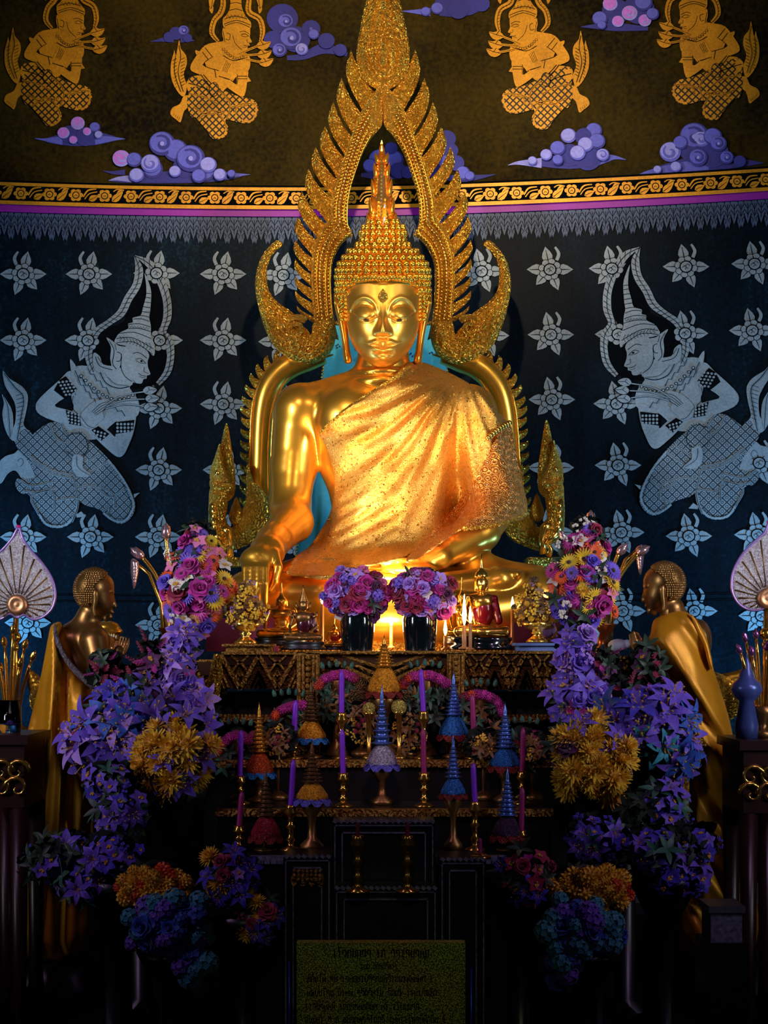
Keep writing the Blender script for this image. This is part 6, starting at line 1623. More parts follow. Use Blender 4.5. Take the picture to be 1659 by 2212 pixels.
garland('lotus bud offering with drooping pink garland at the far left of the steps', [(473, 1622), (482, 1604), (500, 1592), (522, 1590), (540, 1600), (548, 1590)], 510, 1555, 6.38, Z2, 3)
garland('lotus bud offering with pink garland right of the centre panel, top row', [(872, 1480), (885, 1464), (910, 1460), (938, 1462), (965, 1478)], 918, 1430, 6.56, Z1, 4)
garland('lotus bud offering with violet pink garland above the right blue cone', [(1000, 1508), (1020, 1502), (1048, 1502), (1072, 1514), (1085, 1538)], 1038, 1470, 6.6, Z1, 5)
garland('lotus bud offering with pink garland at the far right of the steps', [(1118, 1602), (1130, 1594), (1150, 1588), (1163, 1590)], 1128, 1552, 6.38, Z2, 6)
# gilt fillers: small gold leaf trees on the steps
itB = [('orchid', 'brown', 10, 2), ('leaf', 'brown', 16, 2), ('filler', 'yellow', 12, 1), ('puff', 'crimson', 6, .6)]
for k, (bx, by, rx, ry, lb) in enumerate(((782, 1560, 30, 42, 'left of the silver cone'), (878, 1580, 34, 48, 'right of the silver cone'), (1150, 1615, 24, 28, 'behind the far right candle'), (600, 1600, 26, 26, 'between the red cone and the left candle'), (1045, 1610, 26, 24, 'left of the upper far right cone'))):
    d = 6.55 if by < 1590 else 6.36; zs = Z1 if by < 1590 else Z2; c = P(bx, by, d); t = thing('gilt_leaf_tree', 'small dark gilt leaf tree '+lb, 'ornament', (c.x, d, zs))
    mb = MB(); mb.tube([(c.x, d+.02, zs), (c.x, d+.02, c.z)], .012, 6); mb.lathe([(.05, 0), (.05, .02), (.02, .04)], (c.x, d+.02, zs), 12); mb.build('trunk', BRONZE, t)
    mass(t, [(bx, by, rx, ry, 26)], itB, 20+k, d)
# ================= FLOWER BANKS =================
itV = [('lily', 'violet', 34, 2.2), ('lily', 'lilac', 32, 1.4), ('rose', 'lilac', 26, 1.8), ('rose', 'violet', 26, 1.5), ('orchid', 'magenta', 22, 1), ('leaf', 'green', 34, 1.2), ('filler', 'lilac', 24, .8), ('orchid', 'violet', 22, 1.2)]
itLB = [('lily', 'indigo', 46, 2.2), ('lily', 'violet', 46, 2.6), ('lily', 'blue', 42, .8), ('orchid', 'plum', 28, 1.5), ('leaf', 'green', 40, 1.2), ('lily', 'lilac', 42, .9), ('rose', 'crimson', 24, .7)]
itLBl = [('lily', 'indigo', 46, 2), ('lily', 'blue', 44, 1.3), ('lily', 'violet', 46, 2.6), ('lily', 'teal', 40, 1.1), ('leaf', 'green', 40, 1.2), ('orchid', 'plum', 28, 1)]
itY = [('mum', 'yellow', 34, 3.2), ('lily', 'violet', 36, 1.5), ('leaf', 'green', 32, 1), ('rose', 'plum', 22, .5)]
itP = [('spike', 'crimson', 18, 2), ('spike', 'magenta', 17, 1.2), ('orchid', 'plum', 20, .8), ('leaf', 'green', 28, .8)]
itS = [('orchid', 'violet', 20, 2), ('orchid', 'indigo', 20, 2), ('lily', 'violet', 28, 1), ('leaf', 'green', 34, 1.4), ('leaf', 'teleaf', 32, .6), ('filler', 'indigo', 22, .8)]
itM = [('puff', 'yellow', 19, 5), ('puff', 'orange', 16, .8), ('leaf', 'green', 26, .6)]
itH = [('hydrangea', 'teal', 28, 2), ('hydrangea', 'violet', 28, 1.6), ('rose', 'blue', 24, 1), ('hydrangea', 'blue', 26, 1.4)]
def bank(lab, base, d, blobs, items, seed):
    """arrangement standing on the floor: plinth, stand and flowers"""
    x = P(base, 0, d).x; t = thing('flower_arrangement', lab, 'flower arrangement', (x, d, 0)); z1 = P(0, max(b[1] for b in blobs), d).z
    mb = MB(); h = max(z1, .12); mb.lathe([(.16, 0), (.16, .03), (.05, .08), (.04, h*.7), (.12, h*.92), (.14, h)], (x, d+.06, 0), 16); mb.build('stand', DARK, t)
    mass(t, blobs, items, seed, d); return t
bank('cascade of pale violet roses and orchids hanging from the left end of the table', 385, 6.42, [(385, 1440, 26, 42, 16), (392, 1395, 20, 36, 14), (400, 1520, 58, 52, 34), (440, 1560, 26, 34, 8)], itV, 31)
bank('dark red flower spikes rising between the left monk statue and the table', 300, 6.4, [(228, 1450, 26, 36, 12), (330, 1430, 26, 40, 12), (285, 1475, 34, 30, 10)], itP, 32)
bank('big violet and blue lilies in front of the robe of the left monk statue', 255, 6.15, [(262, 1555, 80, 64, 32), (205, 1600, 40, 46, 13), (300, 1500, 40, 26, 7)], itLB, 33)
bank('yellow chrysanthemums around violet lilies, left upper bank', 375, 6.0, [(372, 1640, 84, 66, 44), (330, 1690, 60, 26, 10), (392, 1560, 30, 16, 4)], itY, 34)
bank('dim indigo blossom bank on the far left below the lilies', 250, 5.8, [(265, 1755, 62, 56, 30), (235, 1690, 48, 34, 14), (150, 1850, 80, 48, 24)], itS, 35)
bank('dark violet blossom drift low in the bottom left', 240, 5.62, [(240, 1850, 80, 46, 20), (180, 1905, 60, 40, 12), (100, 1865, 50, 30, 10)], itS, 36)
bank('dome of orange yellow marigold balls over blue hydrangeas, bottom left', 360, 5.5, [(335, 1915, 75, 44, 34)], itM, 37)
bank('pale blue hydrangeas and roses spilling below the left marigolds', 370, 5.42, [(365, 1995, 84, 62, 30), (420, 2060, 34, 60, 10)], itH, 38)
bank('mixed violet and yellow blooms between the left marigolds and the small cabinet', 520, 5.5, [(500, 1900, 56, 62, 26), (560, 1980, 46, 44, 14)], [('lily', 'indigo', 26, 1.5), ('mum', 'yellow', 26, 1), ('rose', 'crimson', 20, 1.2), ('orchid', 'lilac', 18, 1), ('leaf', 'green', 28, 1), ('puff', 'yellow', 12, .6)], 39)
bank('cascade of violet roses and orchids hanging from the right end of the table', 1262, 6.42, [(1240, 1425, 30, 44, 18), (1250, 1510, 62, 56, 34), (1245, 1380, 22, 26, 8)], itV, 41)
bank('dark red flower spikes rising between the right monk statue and the table', 1355, 6.4, [(1300, 1440, 24, 34, 10), (1400, 1440, 30, 40, 14), (1350, 1490, 34, 30, 10)], itP, 42)
bank('big violet lilies turning blue in front of the robe of the right monk statue', 1420, 6.1, [(1400, 1560, 86, 68, 34), (1455, 1620, 36, 50, 12)], itLBl, 43)
bank('yellow chrysanthemums around violet lilies, right upper bank', 1275, 6.0, [(1275, 1640, 90, 66, 46), (1265, 1590, 60, 30, 12)], itY, 44)
bank('dim blue and indigo blossom bank below the right lilies', 1420, 5.8, [(1420, 1750, 62, 66, 30), (1290, 1805, 62, 36, 18)], itS, 45)
bank('dark violet blossom drift low in the bottom right', 1440, 5.62, [(1410, 1835, 80, 44, 20), (1500, 1820, 50, 30, 10), (1470, 1890, 70, 40, 14)], itS, 46)
bank('dome of orange yellow marigold balls over hydrangeas, bottom right', 1290, 5.5, [(1275, 1915, 88, 44, 36)], itM, 47)
bank('pale violet and teal hydrangeas spilling below the right marigolds', 1270, 5.42, [(1255, 2000, 84, 60, 30), (1215, 2060, 34, 56, 10)], itH, 48)
bank('mixed crimson and violet blooms between the right marigolds and the small cabinet', 1130, 5.5, [(1135, 1890, 52, 60, 22)], [('lily', 'indigo', 24, 1.5), ('orchid', 'crimson', 20, 1.6), ('rose', 'crimson', 18, 1.2), ('orchid', 'magenta', 16, 1), ('leaf', 'green', 28, 1.2)], 49)
# ================= MONKS =================
def monk(side):
    d = 6.8; L = side < 0
    t = thing('monk_statue', ('left' if L else 'right')+' gilded monk statue with beaded hair praying toward the altar in a satin gold robe', 'statue', P(150 if L else 1560, 2200, d))
    # coordinates drawn for the left figure; the right one has its own set
    S = SDF((P(95, 0, d).x, d-.4, 1.2) if L else (P(1340, 0, d).x, d-.4, 1.2), (P(300, 0, d).x, d+.4, 2.05) if L else (P(1560, 0, d).x, d+.4, 2.05), .0042)
    Q = lambda x, y, z=0: P(x, y, d+z); r_ = lambda r: r*d/F
    if L:
        S.ell(Q(203, 1272, 0), (r_(41), .1, r_(44)), .02); S.ell(Q(216, 1298, 0), (r_(30), .075, r_(34)), .02)
        S.ell(Q(228, 1268, 0), (r_(18), .055, r_(26)), .01)
        S.chain([Q(243, 1286, 0), Q(248, 1310, 0)], [r_(3), r_(5)], .008)       # nose
        S.cap(Q(241, 1322, 0), Q(243, 1323, 0), r_(6), r_(4), .008); S.cap(Q(236, 1333, 0), Q(230, 1335, 0), r_(7), r_(8), .01)
        S.ell(Q(243, 1279, 0), (r_(3.5), .045, r_(4)), .006)
        S.cap(Q(192, 1330, .0), Q(180, 1370, .01), r_(26), r_(36), .02)
        S.ell(Q(165, 1382, 0), (r_(50), .10, r_(38)), .03); S.ell(Q(205, 1385, -.03), (r_(32), .1, r_(34)), .03)
        S.ell(Q(175, 1440, 0), (r_(50), .1, r_(72)), .04)
        S.chain([Q(205, 1385, -.09), Q(215, 1430, -.12), Q(214, 1490, -.14)], [r_(29), r_(25), r_(19)], .012)
        S.chain([Q(214, 1488, -.14), Q(238, 1452, -.16), Q(252, 1424, -.14)], [r_(18), r_(16), r_(10)], .01)
        S.chain([Q(228, 1390, .06), Q(240, 1430, .02), Q(250, 1435, -.05)], [r_(20), r_(14), r_(9)], .01)
        S.chain([Q(249, 1430, -.13), Q(256, 1408, -.12)], [r_(12), r_(13)], .01)
        for i in range(4): S.chain([Q(250+i*6.2, 1412-i*0, -.12-.006*i), Q(258+i*6, 1392+i*1, -.12), Q(262+i*5.6, 1374+i*2, -.11)], [r_(3.3), r_(3.0), r_(2.2)], .001)
        for i in range(3): S.chain([Q(240+i*5, 1410, -.07), Q(248+i*5, 1392, -.06), Q(252+i*4.6, 1384, -.06)], [r_(3.3), r_(3), r_(2.2)], .001)
        S.chain([Q(246, 1414, -.15), Q(243, 1400, -.15), Q(247, 1388, -.14)], [r_(4.5), r_(4), r_(3)], .004)
    else:
        S.ell(Q(1436, 1258, 0), (r_(42), .1, r_(44)), .02); S.ell(Q(1420, 1286, 0), (r_(30), .075, r_(35)), .02)
        S.ell(Q(1410, 1256, 0), (r_(20), .055, r_(26)), .01)
        S.chain([Q(1394, 1272, 0), Q(1390, 1297, 0)], [r_(3), r_(5)], .008)
        S.cap(Q(1398, 1308, 0), Q(1396, 1309, 0), r_(6), r_(4), .008); S.cap(Q(1404, 1320, 0), Q(1412, 1322, 0), r_(7), r_(8), .01)
        S.ell(Q(1394, 1266, 0), (r_(3.5), .045, r_(4)), .006)
        S.cap(Q(1452, 1315, 0), Q(1462, 1360, 0), r_(26), r_(40), .02)
        S.ell(Q(1478, 1375, 0), (r_(52), .11, r_(44)), .03); S.ell(Q(1440, 1380, -.03), (r_(36), .1, r_(36)), .03); S.ell(Q(1512, 1385, .0), (r_(24), .09, r_(46)), .02)
        S.ell(Q(1470, 1440, 0), (r_(46), .1, r_(72)), .04)
        S.chain([Q(1425, 1388, -.09), Q(1412, 1435, -.13), Q(1405, 1480, -.15)], [r_(26), r_(23), r_(18)], .012)
        S.chain([Q(1405, 1478, -.15), Q(1390, 1444, -.16), Q(1380, 1420, -.14)], [r_(17), r_(15), r_(10)], .01)
        S.chain([Q(1382, 1424, -.13), Q(1378, 1402, -.12)], [r_(12), r_(13)], .01)
        for i in range(4): S.chain([Q(1386-i*5.2, 1406, -.12-.006*i), Q(1376-i*4.4, 1386+i*1, -.12), Q(1369-i*3, 1364+i*2.4, -.11)], [r_(3.3), r_(3.0), r_(2.2)], .001)
        for i in range(2): S.chain([Q(1395-i*5, 1400, -.07), Q(1385-i*5, 1380, -.06), Q(1376-i*4.6, 1366, -.06)], [r_(3.3), r_(3), r_(2.2)], .001)
        S.chain([Q(1390, 1408, -.15), Q(1391, 1395, -.15), Q(1387, 1384, -.14)], [r_(4.5), r_(4), r_(3)], .004)
    link('body', S.mesh('monk', 1), BRONZE, t)
    # beaded hair
    cx, cy, rx, rz = (203, 1274, 43, 46) if L else (1436, 1260, 44, 46); mb = MB()
    sg = 1 if L else -1
    for j in range(26):
        ph = -1.25+j*.108+.2
        n = max(4, int(27*math.cos(ph)))
        for i in range(n):
            th = PI*(i+.5*(j % 2))/n
            ux, uy, uz = math.cos(th)*math.cos(ph), -math.sin(th)*math.cos(ph), math.sin(ph)
            fwd = ux*sg
            if uz < .62*fwd-.1+(.25 if fwd > .0 else -.45)+.25*max(0, fwd) and fwd > -.2: continue
            if uz < -.75: continue
            mb.ball(P(cx+rx*ux, cy-rz*uz, d+.105*uy), .0078, 6, 4)
    mb.build('beaded_hair', BRONZE, t)
    # ear
    ex, ey = (205, 1300) if L else (1432, 1290)
    e = [(ex-2, ey-28), (ex+5, ey-27), (ex+9, ey-16), (ex+6, ey+2), (ex+2, ey+18), (ex+3, ey+30), (ex-3, ey+33), (ex-7, ey+18), (ex-6, ey-5), (ex-7, ey-20)]
    if not L: e = [(2*ex-x, y) for x, y in e][::-1]
    V, Fc = relief(catmull(e, 3, True), d-.085, .03, .014, 2.5); link('ear', mesh_from('ear', V, Fc), BRONZE, t)
    # robe: draped outer cloth modelled as a folded relief body
    if L:
        rob = [(128, 1343), (112, 1350), (106, 1366), (96, 1420), (84, 1480), (68, 1545), (54, 1605), (46, 1680), (38, 1760), (30, 1850), (24, 1950), (20, 2060), (190, 2060), (196, 1900), (206, 1760), (212, 1640), (214, 1540), (208, 1498), (196, 1488), (172, 1466), (150, 1440), (134, 1405), (126, 1375), (134, 1352)]
        def rf(X, Y, D): a = (X-120)/(60+(Y-1340)*.12); return .028*np.cos(a*9+(Y-1400)*.006)*np.clip(D/14, 0, 1)+.012*np.cos(a*23+Y*.01)*np.clip(D/10, 0, 1)
        rm = [(118, 1344), (128, 1380), (146, 1418), (172, 1448), (204, 1478), (212, 1500), (196, 1488), (160, 1456), (134, 1420), (116, 1380)]
    else:
        rob = [(1412, 1340), (1430, 1330), (1465, 1320), (1490, 1326), (1512, 1350), (1528, 1385), (1540, 1440), (1556, 1490), (1572, 1540), (1588, 1610), (1604, 1690), (1618, 1780), (1624, 1850), (1630, 2060), (1470, 2060), (1478, 1900), (1488, 1780), (1494, 1660), (1476, 1570), (1452, 1500), (1424, 1440), (1402, 1395), (1406, 1365)]
        def rf(X, Y, D): a = (X-1400)*.8+(1340-Y)*.62; return .024*np.cos(a*.075)*np.clip(D/14, 0, 1)+.01*np.cos(a*.16+Y*.01)*np.clip(D/10, 0, 1)
        rm = [(1492, 1326), (1512, 1350), (1530, 1390), (1540, 1440), (1532, 1440), (1520, 1395), (1503, 1362)]
    V, Fc = relief(catmull(rob, 3, True), d-.02, .16, .11, 8, .5, 40, rf); o = link('robe', mesh_from('robe', V, Fc), ROBE, t)
    V, Fc = relief(catmull(rm, 3, True), d-.16, .03, .014, 4); link('robe_hem', mesh_from('hem', V, Fc), glit('beaded_hem_'+('a' if L else 'b'), (110, 100, 110), .6) if L else ROBE, t)
    if not L:
        V, Fc = relief(catmull([(1494, 1690), (1490, 1900), (1480, 2060), (1560, 2060), (1570, 1850), (1548, 1730)], 3, True), d+.08, .1, .04, 10); link('under_robe', mesh_from('ur', V, Fc), plain('dark_under_robe', (80, 40, 16), .7), t)
    mb = MB(); c = P(120 if L else 1560, 0, d); mb.lathe([(.3, 0), (.3, .08), (.26, .12), (.26, .18)], (c.x, d+.02, 0), 28); mb.build('plinth', DARK, t)
monk(-1); monk(1)
# ================= FANS, LOTUS POTS, SIDE TABLES =================
def fan(lab, cx, cy, outline, d, ytable):
    t = thing('ceremonial_fan', lab, 'fan', P(cx, ytable, d))
    out = catmull(outline, 4, True)
    def hf(X, Y, D):
        a = np.arctan2(Y-cy, X-cx); return .010*np.abs(np.cos(a*13))*(np.hypot(X-cx, Y-cy) > 22)*(D > 1)
    V, Fc = relief(out, d, .012, .004, 4.2, .5, None, hf); link('pleated_leaf', mesh_from('leaf', V, Fc), glit('pearly_pink_gilt_'+str(int(cx)), (246, 206, 220), .35), t)
    mb = MB(); mb.tube([P(x, y, d-.012) for x, y in out+[out[0]]], .006, 6); mb.build('rim', gold_mat('violet_gilt_rim_'+str(int(cx)), (190, 150, 235), .3, .6), t)
    mb = MB()
    for i in range(26):
        a = i*2*PI/26; q = np.array([(cx+math.cos(a)*24, cy+math.sin(a)*24)]); L = 0
        while pip(np.array([cx+math.cos(a)*(L+4)]), np.array([cy+math.sin(a)*(L+4)]), out)[0] and L < 260: L += 3
        if L > 34: mb.tube([P(cx+math.cos(a)*24, cy+math.sin(a)*24, d-.02), P(cx+math.cos(a)*(L-6), cy+math.sin(a)*(L-6), d-.016)], [.002, .005], 5)
    mb.build('rib', BRONZE, t)
    mb = MB(); c = P(cx, cy, d-.02); V_ = [(r*d/F, z) for r, z in ((22, 0), (22, .006), (18, .012), (12, .014), (9, .008), (4, .012), (.1, .012))]
    m2 = MB(); m2.lathe(V_, (0, 0, 0), 24); mb.add([(c.x+v[0], c.y-v[2], c.z+v[1]) for v in m2.v], [f[::-1] for f in m2.f]); mb.build('medallion', gold_mat('rose_gilt_'+str(int(cx)), (214, 150, 110), .4, .8), t)
    mb = MB(); b = P(cx, ytable, d); mb.tube([P(cx-2, cy+18, d), P(cx-5, (cy+ytable)/2, d), (P(cx-8, 0, d).x, d, b.z)], [.013, .015, .016], 10)
    for k in (.25, .33): p = P(cx-4, cy+(ytable-cy)*k, d); mb.ball(p, .03-.01*(k > .3), 12, 8)
    mb.build('pole', GOLDLIGHT, t)
    mb = MB(); mb.lathe([(.09, 0), (.09, .03), (.03, .06), (.02, .1)], (P(cx-8, 0, d).x, d, b.z), 16); mb.build('foot', BRONZE, t)
    tp = min(out, key=lambda q: q[1]); mb = MB(); mb.ball(P(tp[0], tp[1]-2, d), (.014, .01, .01), 10, 6); mb.build('tassel_knob', plain('magenta_knob', (220, 20, 140), .4), t)
fan('pleated leaf shaped ceremonial fan on a pole at the left edge', 37, 1306, [(40, 1140), (50, 1165), (68, 1190), (92, 1218), (112, 1250), (120, 1285), (112, 1315), (92, 1333), (70, 1338), (52, 1328), (37, 1334), (20, 1326), (0, 1338), (-25, 1330), (-46, 1310), (-50, 1275), (-38, 1240), (-12, 1205), (12, 1180), (28, 1160)], 7.2, 1590)
fan('pleated round ceremonial fan on a pole at the right edge', 1658, 1292, [(1662, 1130), (1652, 1150), (1628, 1172), (1602, 1200), (1584, 1235), (1580, 1270), (1592, 1300), (1614, 1316), (1640, 1318), (1660, 1310), (1680, 1318), (1710, 1314), (1734, 1295), (1742, 1260), (1732, 1220), (1706, 1185), (1680, 1160)], 7.0, 1600)
def side_table(lab, px0, px1, py, d, dd):
    a, b = P(px0, py, d), P(px1, py, d); t = thing('carved_side_table', lab, 'table', ((a.x+b.x)/2, d+dd/2, 0)); w_ = b.x-a.x
    RW = plain('dark_red_lacquer_'+str(int(px1)), (44, 12, 12), .35, .1, .2, 8)
    mb = MB(); mb.box(((a.x+b.x)/2, d+dd/2, a.z-.02), (w_, dd, .04)); mb.build('tabletop', RW, t, smooth=False)
    mb = MB(); mb.box(((a.x+b.x)/2, d+dd/2, a.z-.17), (w_-.04, dd-.04, .26)); mb.build('apron', RW, t, smooth=False)
    mb = MB()
    for k in range(3):
        for s_ in (-1, 1):
            cx = (a.x+b.x)/2+(k-1)*w_*.3; pts = [(cx+s_*.055*(1-i/14)*math.cos(i*.55)*1.0, d+.005, a.z-.15+.055*(1-i/14)*math.sin(i*.55)-(.07 if s_ < 0 else 0)) for i in range(14)]; mb.tube(pts, [.011*(1-i/18) for i in range(14)], 6)
    mb.build('carved_scrolls', GOLDLIGHT, t)
    for x in (a.x+.05, b.x-.05):
        for y in (d+.06, d+dd-.06):
            mb = MB(); mb.tube([(x, y, a.z-.3), (x, y, .2), (x, y, 0)], [.04, .03, .045], 10); mb.build('leg', RW, t)
    return a.z
zl = side_table('dark red carved side table with gilt scrolls at the left edge', -60, 60, 1588, 6.08, .42)
zr = side_table('dark red carved side table with gilt scrolls at the right edge', 1598, 1730, 1600, 6.08, .42)
def lotus_pot(lab, px, d, ztab, stems, glass=True, w=28, ytop=1525):
    x = P(px, 0, d).x; t = thing('lotus_vase', lab, 'vase', (x, d, ztab)); R_ = w*d/F; H_ = P(0, ytop, d).z-ztab
    if glass:
        g = NT('clear_glass'); g.set(Roughness=.03); g.b.inputs['Transmission Weight'].default_value = 1; g.b.inputs['Base Color'].default_value = (.92, .88, .95, 1)
        mb = MB(); mb.lathe([(R_*.9, 0), (R_, .02), (R_*.98, H_), (R_*.93, H_), (R_*.9, .04), (.01, .03)], (x, d, ztab), 24); mb.build('glass_pot', g.m, t)
        mb = MB(); mb.lathe([(R_*.8, .035), (R_*.84, H_*.3), (.01, H_*.3)], (x, d, ztab), 18); mb.build('glass_beads', glit('violet_glass_beads', (120, 90, 190), .3), t)
    else:
        mb = MB(); mb.lathe([(R_*1.1, 0), (R_*1.1, .03), (R_*.5, H_*.25), (R_*.6, H_*.5), (R_, H_*.7), (R_*1.3, H_), (R_*1.2, H_), (R_*.8, H_*.75)], (x, d, ztab), 20); mb.build('pot', BRONZE, t)
    for i, (sx, sy, k) in enumerate(stems):
        mb = MB(); b = Vector((x+(sx-px)*.3*d/F, d, ztab+.05)); tip = P(sx, sy, d-.02*(i % 3)); m_ = b.lerp(tip, .55); m_.x += (tip.x-b.x)*-.12
        mb.tube([b, b.lerp(m_, .5), m_, m_.lerp(tip, .6), tip], [.008]*4+[.006], 7); st = mb.build('stem', BRONZE if k == 'd' else GOLDLIGHT, t)
        o = put_flower(t, 'lotusbud' if k != 'o' else 'orchid', 'brown' if k != 'v' else 'plum', tip, ((sx-px)*.01, -.1, 1), 17*d/F, name='lotus_bud')
        o.material_slots[0].material = GOLDLIGHT if k != 'v' else gold_mat('violet_gilt_bud', (150, 90, 150), .3, .8); o.material_slots[1].material = BRONZE
lotus_pot('glass pot of gilt lotus buds on stems standing on the left side table', 22, 6.28, zl, [(10, 1395, 'g'), (52, 1400, 'g'), (28, 1368, 'g'), (68, 1425, 'g'), (-8, 1410, 'g'), (42, 1440, 'g'), (2, 1450, 'g')], True, 24, 1512)
lotus_pot('bronze pot of violet gilt lotus buds on stems on the right side table', 1648, 6.28, zr, [(1612, 1385, 'v'), (1634, 1378, 'v'), (1600, 1410, 'v'), (1655, 1405, 'v'), (1625, 1415, 'v'), (1672, 1390, 'v')], False, 18, 1525)
p_ = P(1613, 1506, 6.26); t = thing('finial_jar', 'small blue grey spired jar on the right side table', 'jar', (p_.x, 6.26, zr)); mb = MB(); H_ = p_.z-zr
mb.lathe([(.045, 0), (.05, H_*.3), (.03, H_*.9), (.05, H_), (.066, H_+.03), (.06, H_+.055), (.035, H_+.08), (.03, H_+.1), (.02, H_+.12), (.018, H_+.14), (.008, H_+.16), (.001, H_+.19)], (p_.x, 6.26, zr), 20); mb.build('jar', plain('slate_blue_glaze', (70, 84, 150), .3, .3, .1, 8), t)
# gilt lotus sprays behind the big bouquets
PINKG = gold_mat('pearl_gilt_bud', (226, 178, 190), .25, .85)
def spray(lab, bx, stems, d=7.3):
    x = P(bx, 0, d).x; t = thing('gilt_lotus_spray', lab, 'ornament', (x, d, TZ)); mb = MB(); mb.lathe([(.05, 0), (.06, .05), (.035, .12), (.045, .18), (.03, .18)], (x, d, TZ), 16); mb.build('holder', BRONZE, t)
    for (sx, sy, nx, ny, s) in stems:
        b = Vector((x, d, TZ+.15)); tip = P(sx, sy, d); m_ = b.lerp(tip, .5); m_.z += .05; mb = MB(); mb.tube([tuple(q) for q in catmull([b, m_, tip], 6)], .010, 7); mb.build('stem', GOLDLIGHT, t)
        o = put_flower(t, 'lotusbud', 'brown', tip, (nx, -.1, -ny), s*d/F, name='lotus_bud'); o.material_slots[0].material = PINKG; o.material_slots[1].material = BRONZE
spray('spray of pearly gilt lotus buds rising behind the left tall bouquet', 372, [(308, 1204, -.75, -.6, 26), (358, 1162, .05, -1, 26), (390, 1180, .3, -1, 20)])
spray('spray of pearly gilt lotus buds rising behind the right tall bouquet', 1300, [(1276, 1135, 0, -1, 26), (1336, 1196, .6, -.7, 24), (1378, 1196, .8, -.5, 24), (1220, 1165, -.5, -.8, 18)], 7.2)
for (cx, cy, s_, sd) in ((288, 1245, 1, 'left'), (1385, 1215, -1, 'right')):
    t = thing('gilt_lotus_leaf', 'narrow pleated gilt lotus leaf hanging beside the '+sd+' lotus spray', 'ornament', P(cx, cy, 7.28)); q = [(cx-4*s_, cy-38), (cx+12*s_, cy-30), (cx+10*s_, cy), (cx+2*s_, cy+28), (cx-3*s_, cy+10), (cx-6*s_, cy-15)]
    if s_ < 0: q = q[::-1]
    V, Fc = relief(catmull(q, 3, True), 7.28, .012, .02, 3, .5, None, lambda X, Y, D: .004*np.cos(Y*.9)); link('leaf', mesh_from('lf', V, Fc), PINKG, t)
    mb = MB(); mb.tube([P(cx+5*s_, cy-30, 7.28), P(cx+34*s_, cy-5, 7.28), P(cx+60*s_, cy+60, 7.28), (P(cx+66*s_, 0, 7.28).x, 7.28, TZ)], .009, 7); mb.build('stem', GOLDLIGHT, t)
# golden bird-lion figures behind the monks
for s_, sd in ((-1, 'left'), (1, 'right')):
    d = 7.3; t = thing('gilt_swan_figure', 'gilt mythical bird figure with a ribbed fanned tail half hidden behind the '+sd+' monk statue', 'statue', P(150 if s_ < 0 else 1540, 1700, d)); 
    tp = [(100, 1480), (62, 1443), (58, 1470), (66, 1500), (80, 1520), (110, 1535)] if s_ < 0 else [(1530, 1455), (1560, 1455), (1600, 1446), (1632, 1428), (1628, 1460), (1612, 1490), (1592, 1510), (1572, 1530), (1545, 1520)]
    q = catmull(tp, 4, True); V, Fc = relief(q, d, .05, .03, 4, .5, None, lambda X, Y, D: .008*np.cos((Y+X*.25)*.62)*(D > 2)); o = link('tail', mesh_from('tail', V, Fc), gold_mat('gilt_tail_'+sd, (190, 130, 40), .35, .8), t)
    mb = MB(); b = P(150 if s_ < 0 else 1520, 1510, d); mb.ball(b, (.2, .14, .14), 18, 12); mb.build('body', GOLDREL, t)
    mb = MB(); 
    for k in (-.1, .1): mb.tube([(b.x+k, d, b.z-.08), (b.x+k, d, .25)], .03, 8)
    mb.build('leg', GOLDREL, t)
    mb = MB(); mb.box((b.x, d, .125), (.6, .4, .25)); mb.build('plinth', DARK, t, smooth=False)
    if s_ < 0:
        mb = MB(); mb.tube([tuple(v) for v in catmull([b, P(195, 1440, d), P(228, 1400, d), P(238, 1372, d-.02)], 4)], [.1, .1, .1, .09, .08, .07, .06, .055, .05, .05, .05, .05, .05], 12); mb.build('neck', GOLDREL, t)
        S = SDF((P(205, 0, d).x, d-.16, 1.55), (P(275, 0, d).x, d+.12, 1.82), .005); q3 = lambda x, y, z=0: P(x, y, d+z)
        S.ell(q3(232, 1356, -.03), (.062, .06, .035), .02); S.ell(q3(246, 1364, -.04), (.045, .045, .02), .01); S.cap(q3(226, 1390, -.03), q3(246, 1391, -.04), .018, .014, .01); S.cap(q3(220, 1362, -.03), q3(222, 1388, -.03), .03, .022, .01); S.cap(q3(240, 1349, -.06), q3(250, 1352, -.05), .014, .012, .006)
        link('head', S.mesh('beast', 1), GOLD, t)
        mb = MB()
        for i in range(6): mb.ball(P(226+i*5, 1373+(i == 5)*3, d-.085), (.006, .005, .010), 6, 4)
        mb.build('teeth', plain('ivory_teeth', (220, 200, 160), .3), t)

# dull metal box at the lower right
a, b = P(1538, 2038, 5.6), P(1606, 1972, 5.6); t = thing('metal_box', 'dull silver lidded box on a dark stand at the bottom right', 'box', ((a.x+b.x)/2, 5.7, 0)); cx = (a.x+b.x)/2
mb = MB(); mb.box((cx, 5.7, (a.z+b.z)/2), (b.x-a.x, .16, b.z-a.z)); mb.build('body', SILVL, t, smooth=False)
mb = MB(); mb.box((cx, 5.7, b.z+.01), (b.x-a.x+.02, .18, .025)); mb.build('lid', plain('brushed_steel', (170, 170, 180), .3, .9), t, smooth=False)
mb = MB(); mb.box((cx, 5.7, a.z/2), (b.x-a.x+.04, .2, a.z)); mb.build('stand', DARK, t, smooth=False)
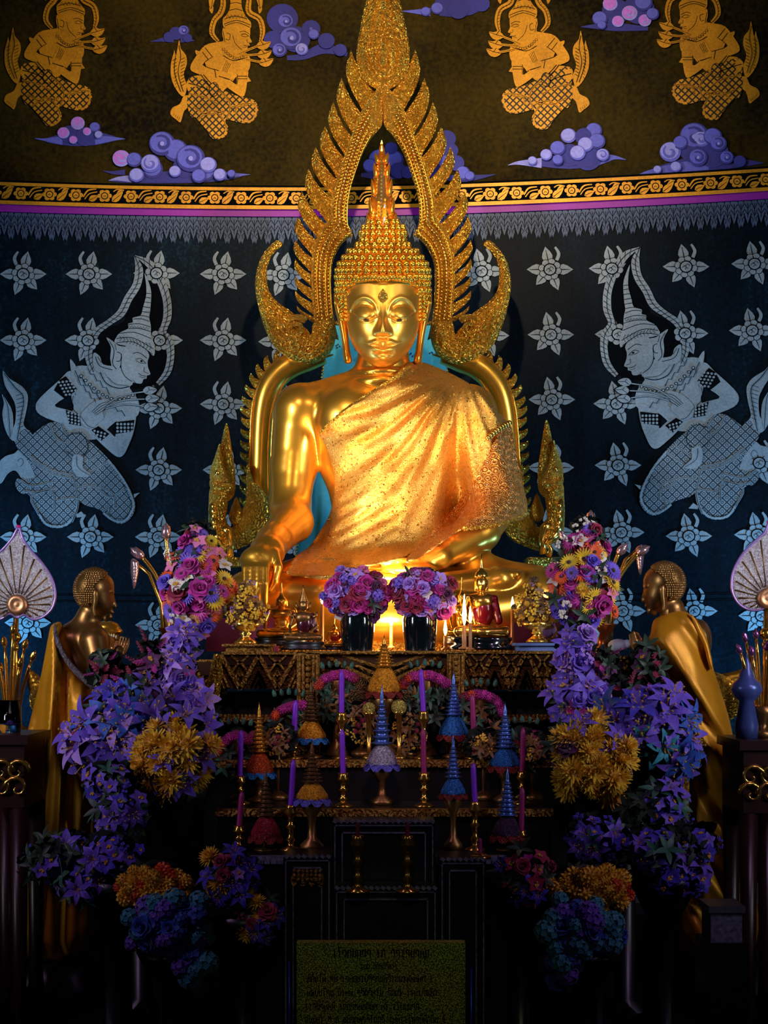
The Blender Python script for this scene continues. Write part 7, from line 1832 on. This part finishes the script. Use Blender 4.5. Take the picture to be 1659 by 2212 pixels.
# ================= LIGHT =================
w = bpy.data.worlds.new('world'); scene.world = w; w.use_nodes = True
w.node_tree.nodes['Background'].inputs['Color'].default_value = (.05, .06, .09, 1)
w.node_tree.nodes['Background'].inputs['Strength'].default_value = .12
def area(name, loc, tgt, size, power, col, sy=None, spread=180):
    d = bpy.data.lights.new(name, 'AREA'); d.shape = 'RECTANGLE'; d.size = size; d.size_y = sy or size; d.energy = power; d.color = col; d.spread = R(spread)
    o = bpy.data.objects.new(name, d); COL.objects.link(o); o.location = loc
    o.rotation_euler = (Vector(tgt)-Vector(loc)).to_track_quat('-Z', 'Y').to_euler(); return o
def spot(name, loc, tgt, power, col, ang=40, blend=.8, rad=.05):
    d = bpy.data.lights.new(name, 'SPOT'); d.energy = power; d.color = col; d.spot_size = R(ang); d.spot_blend = blend; d.shadow_soft_size = rad
    o = bpy.data.objects.new(name, d); COL.objects.link(o); o.location = loc
    o.rotation_euler = (Vector(tgt)-Vector(loc)).to_track_quat('-Z', 'Y').to_euler(); return o
def point(name, loc, power, col, rad=.03):
    d = bpy.data.lights.new(name, 'POINT'); d.energy = power; d.color = col; d.shadow_soft_size = rad
    o = bpy.data.objects.new(name, d); COL.objects.link(o); o.location = loc; return o
WARM = (1, .80, .52); COOL = (.8, .9, 1.0); BLUE = (.12, .5, 1.0); VIOL = (.8, .5, 1.0)
# daylight from tall side windows of the hall
area('window_daylight_left', (-4.6, 3.2, 3.4), (0, 8, 2.9), .36, 24, COOL, 2.4, 50)
area('window_daylight_right', (4.6, 3.2, 3.4), (0, 8, 2.9), .36, 24, COOL, 2.4, 50)
# warm hall lamps and halo fill
spot('ceiling_lamp_left', (-1.7, 3.8, 5.6), (-.1, 8.1, 2.75), 175, WARM, 23, .9, .45)
spot('ceiling_lamp_right', (1.7, 3.8, 5.6), (.1, 8.1, 2.75), 175, WARM, 23, .9, .45)
spot('halo_fill', (0, 5.4, 4.9), (0, 8.8, 5.05), 430, WARM, 72, .9, .06)  # unseen lamp added to brighten the halo
# shrine lamp in front of the statue
spot('shrine_footlight', P(828, 1300, 6.95), (0, 8.0, 2.45), 480, (1, .8, .52), 68, 1, .08)
point('shrine_candle_glow', P(835, 1345, 7.15), 16, (1, .6, .25), .05)
# blue wall uplights behind the side statues
spot('blue_uplight_left', (-2.95, 8.35, 1.2), (-2.5, 9.1, 2.1), 230, BLUE, 150, 1, .1)
spot('blue_uplight_right', (2.85, 8.1, 1.2), (2.4, 8.9, 2.1), 230, BLUE, 150, 1, .1)
# violet stage lamps on the offerings
spot('violet_lamp_left', (-3.0, 3.0, 4.2), (-.95, 6.1, 1.1), 125, VIOL, 34, 1, .1)
spot('violet_lamp_right', (3.0, 3.0, 4.2), (.95, 6.1, 1.1), 125, VIOL, 34, 1, .1)
spot('altar_front_fill', (0, 3.0, 3.3), (0, 6.6, 1.5), 110, (1, .62, .72), 30, 1, .1)  # unseen fill added to lift the frieze and centre steps
spot('plaque_fill', (0, 2.2, 2.6), (0, 5.0, .55), 30, (.9, 1, .6), 22, 1, .05)  # narrow unseen light added so the plaque reads
for s_, n_ in ((-1, 'left'), (1, 'right')): spot('monk_fill_'+n_, (s_*3.6, 3.4, 3.4), (s_*1.55, 6.8, 1.55), 75, (1, .82, .66), 21, 1, .12)  # added warm side lights, unseen, to brighten the robes
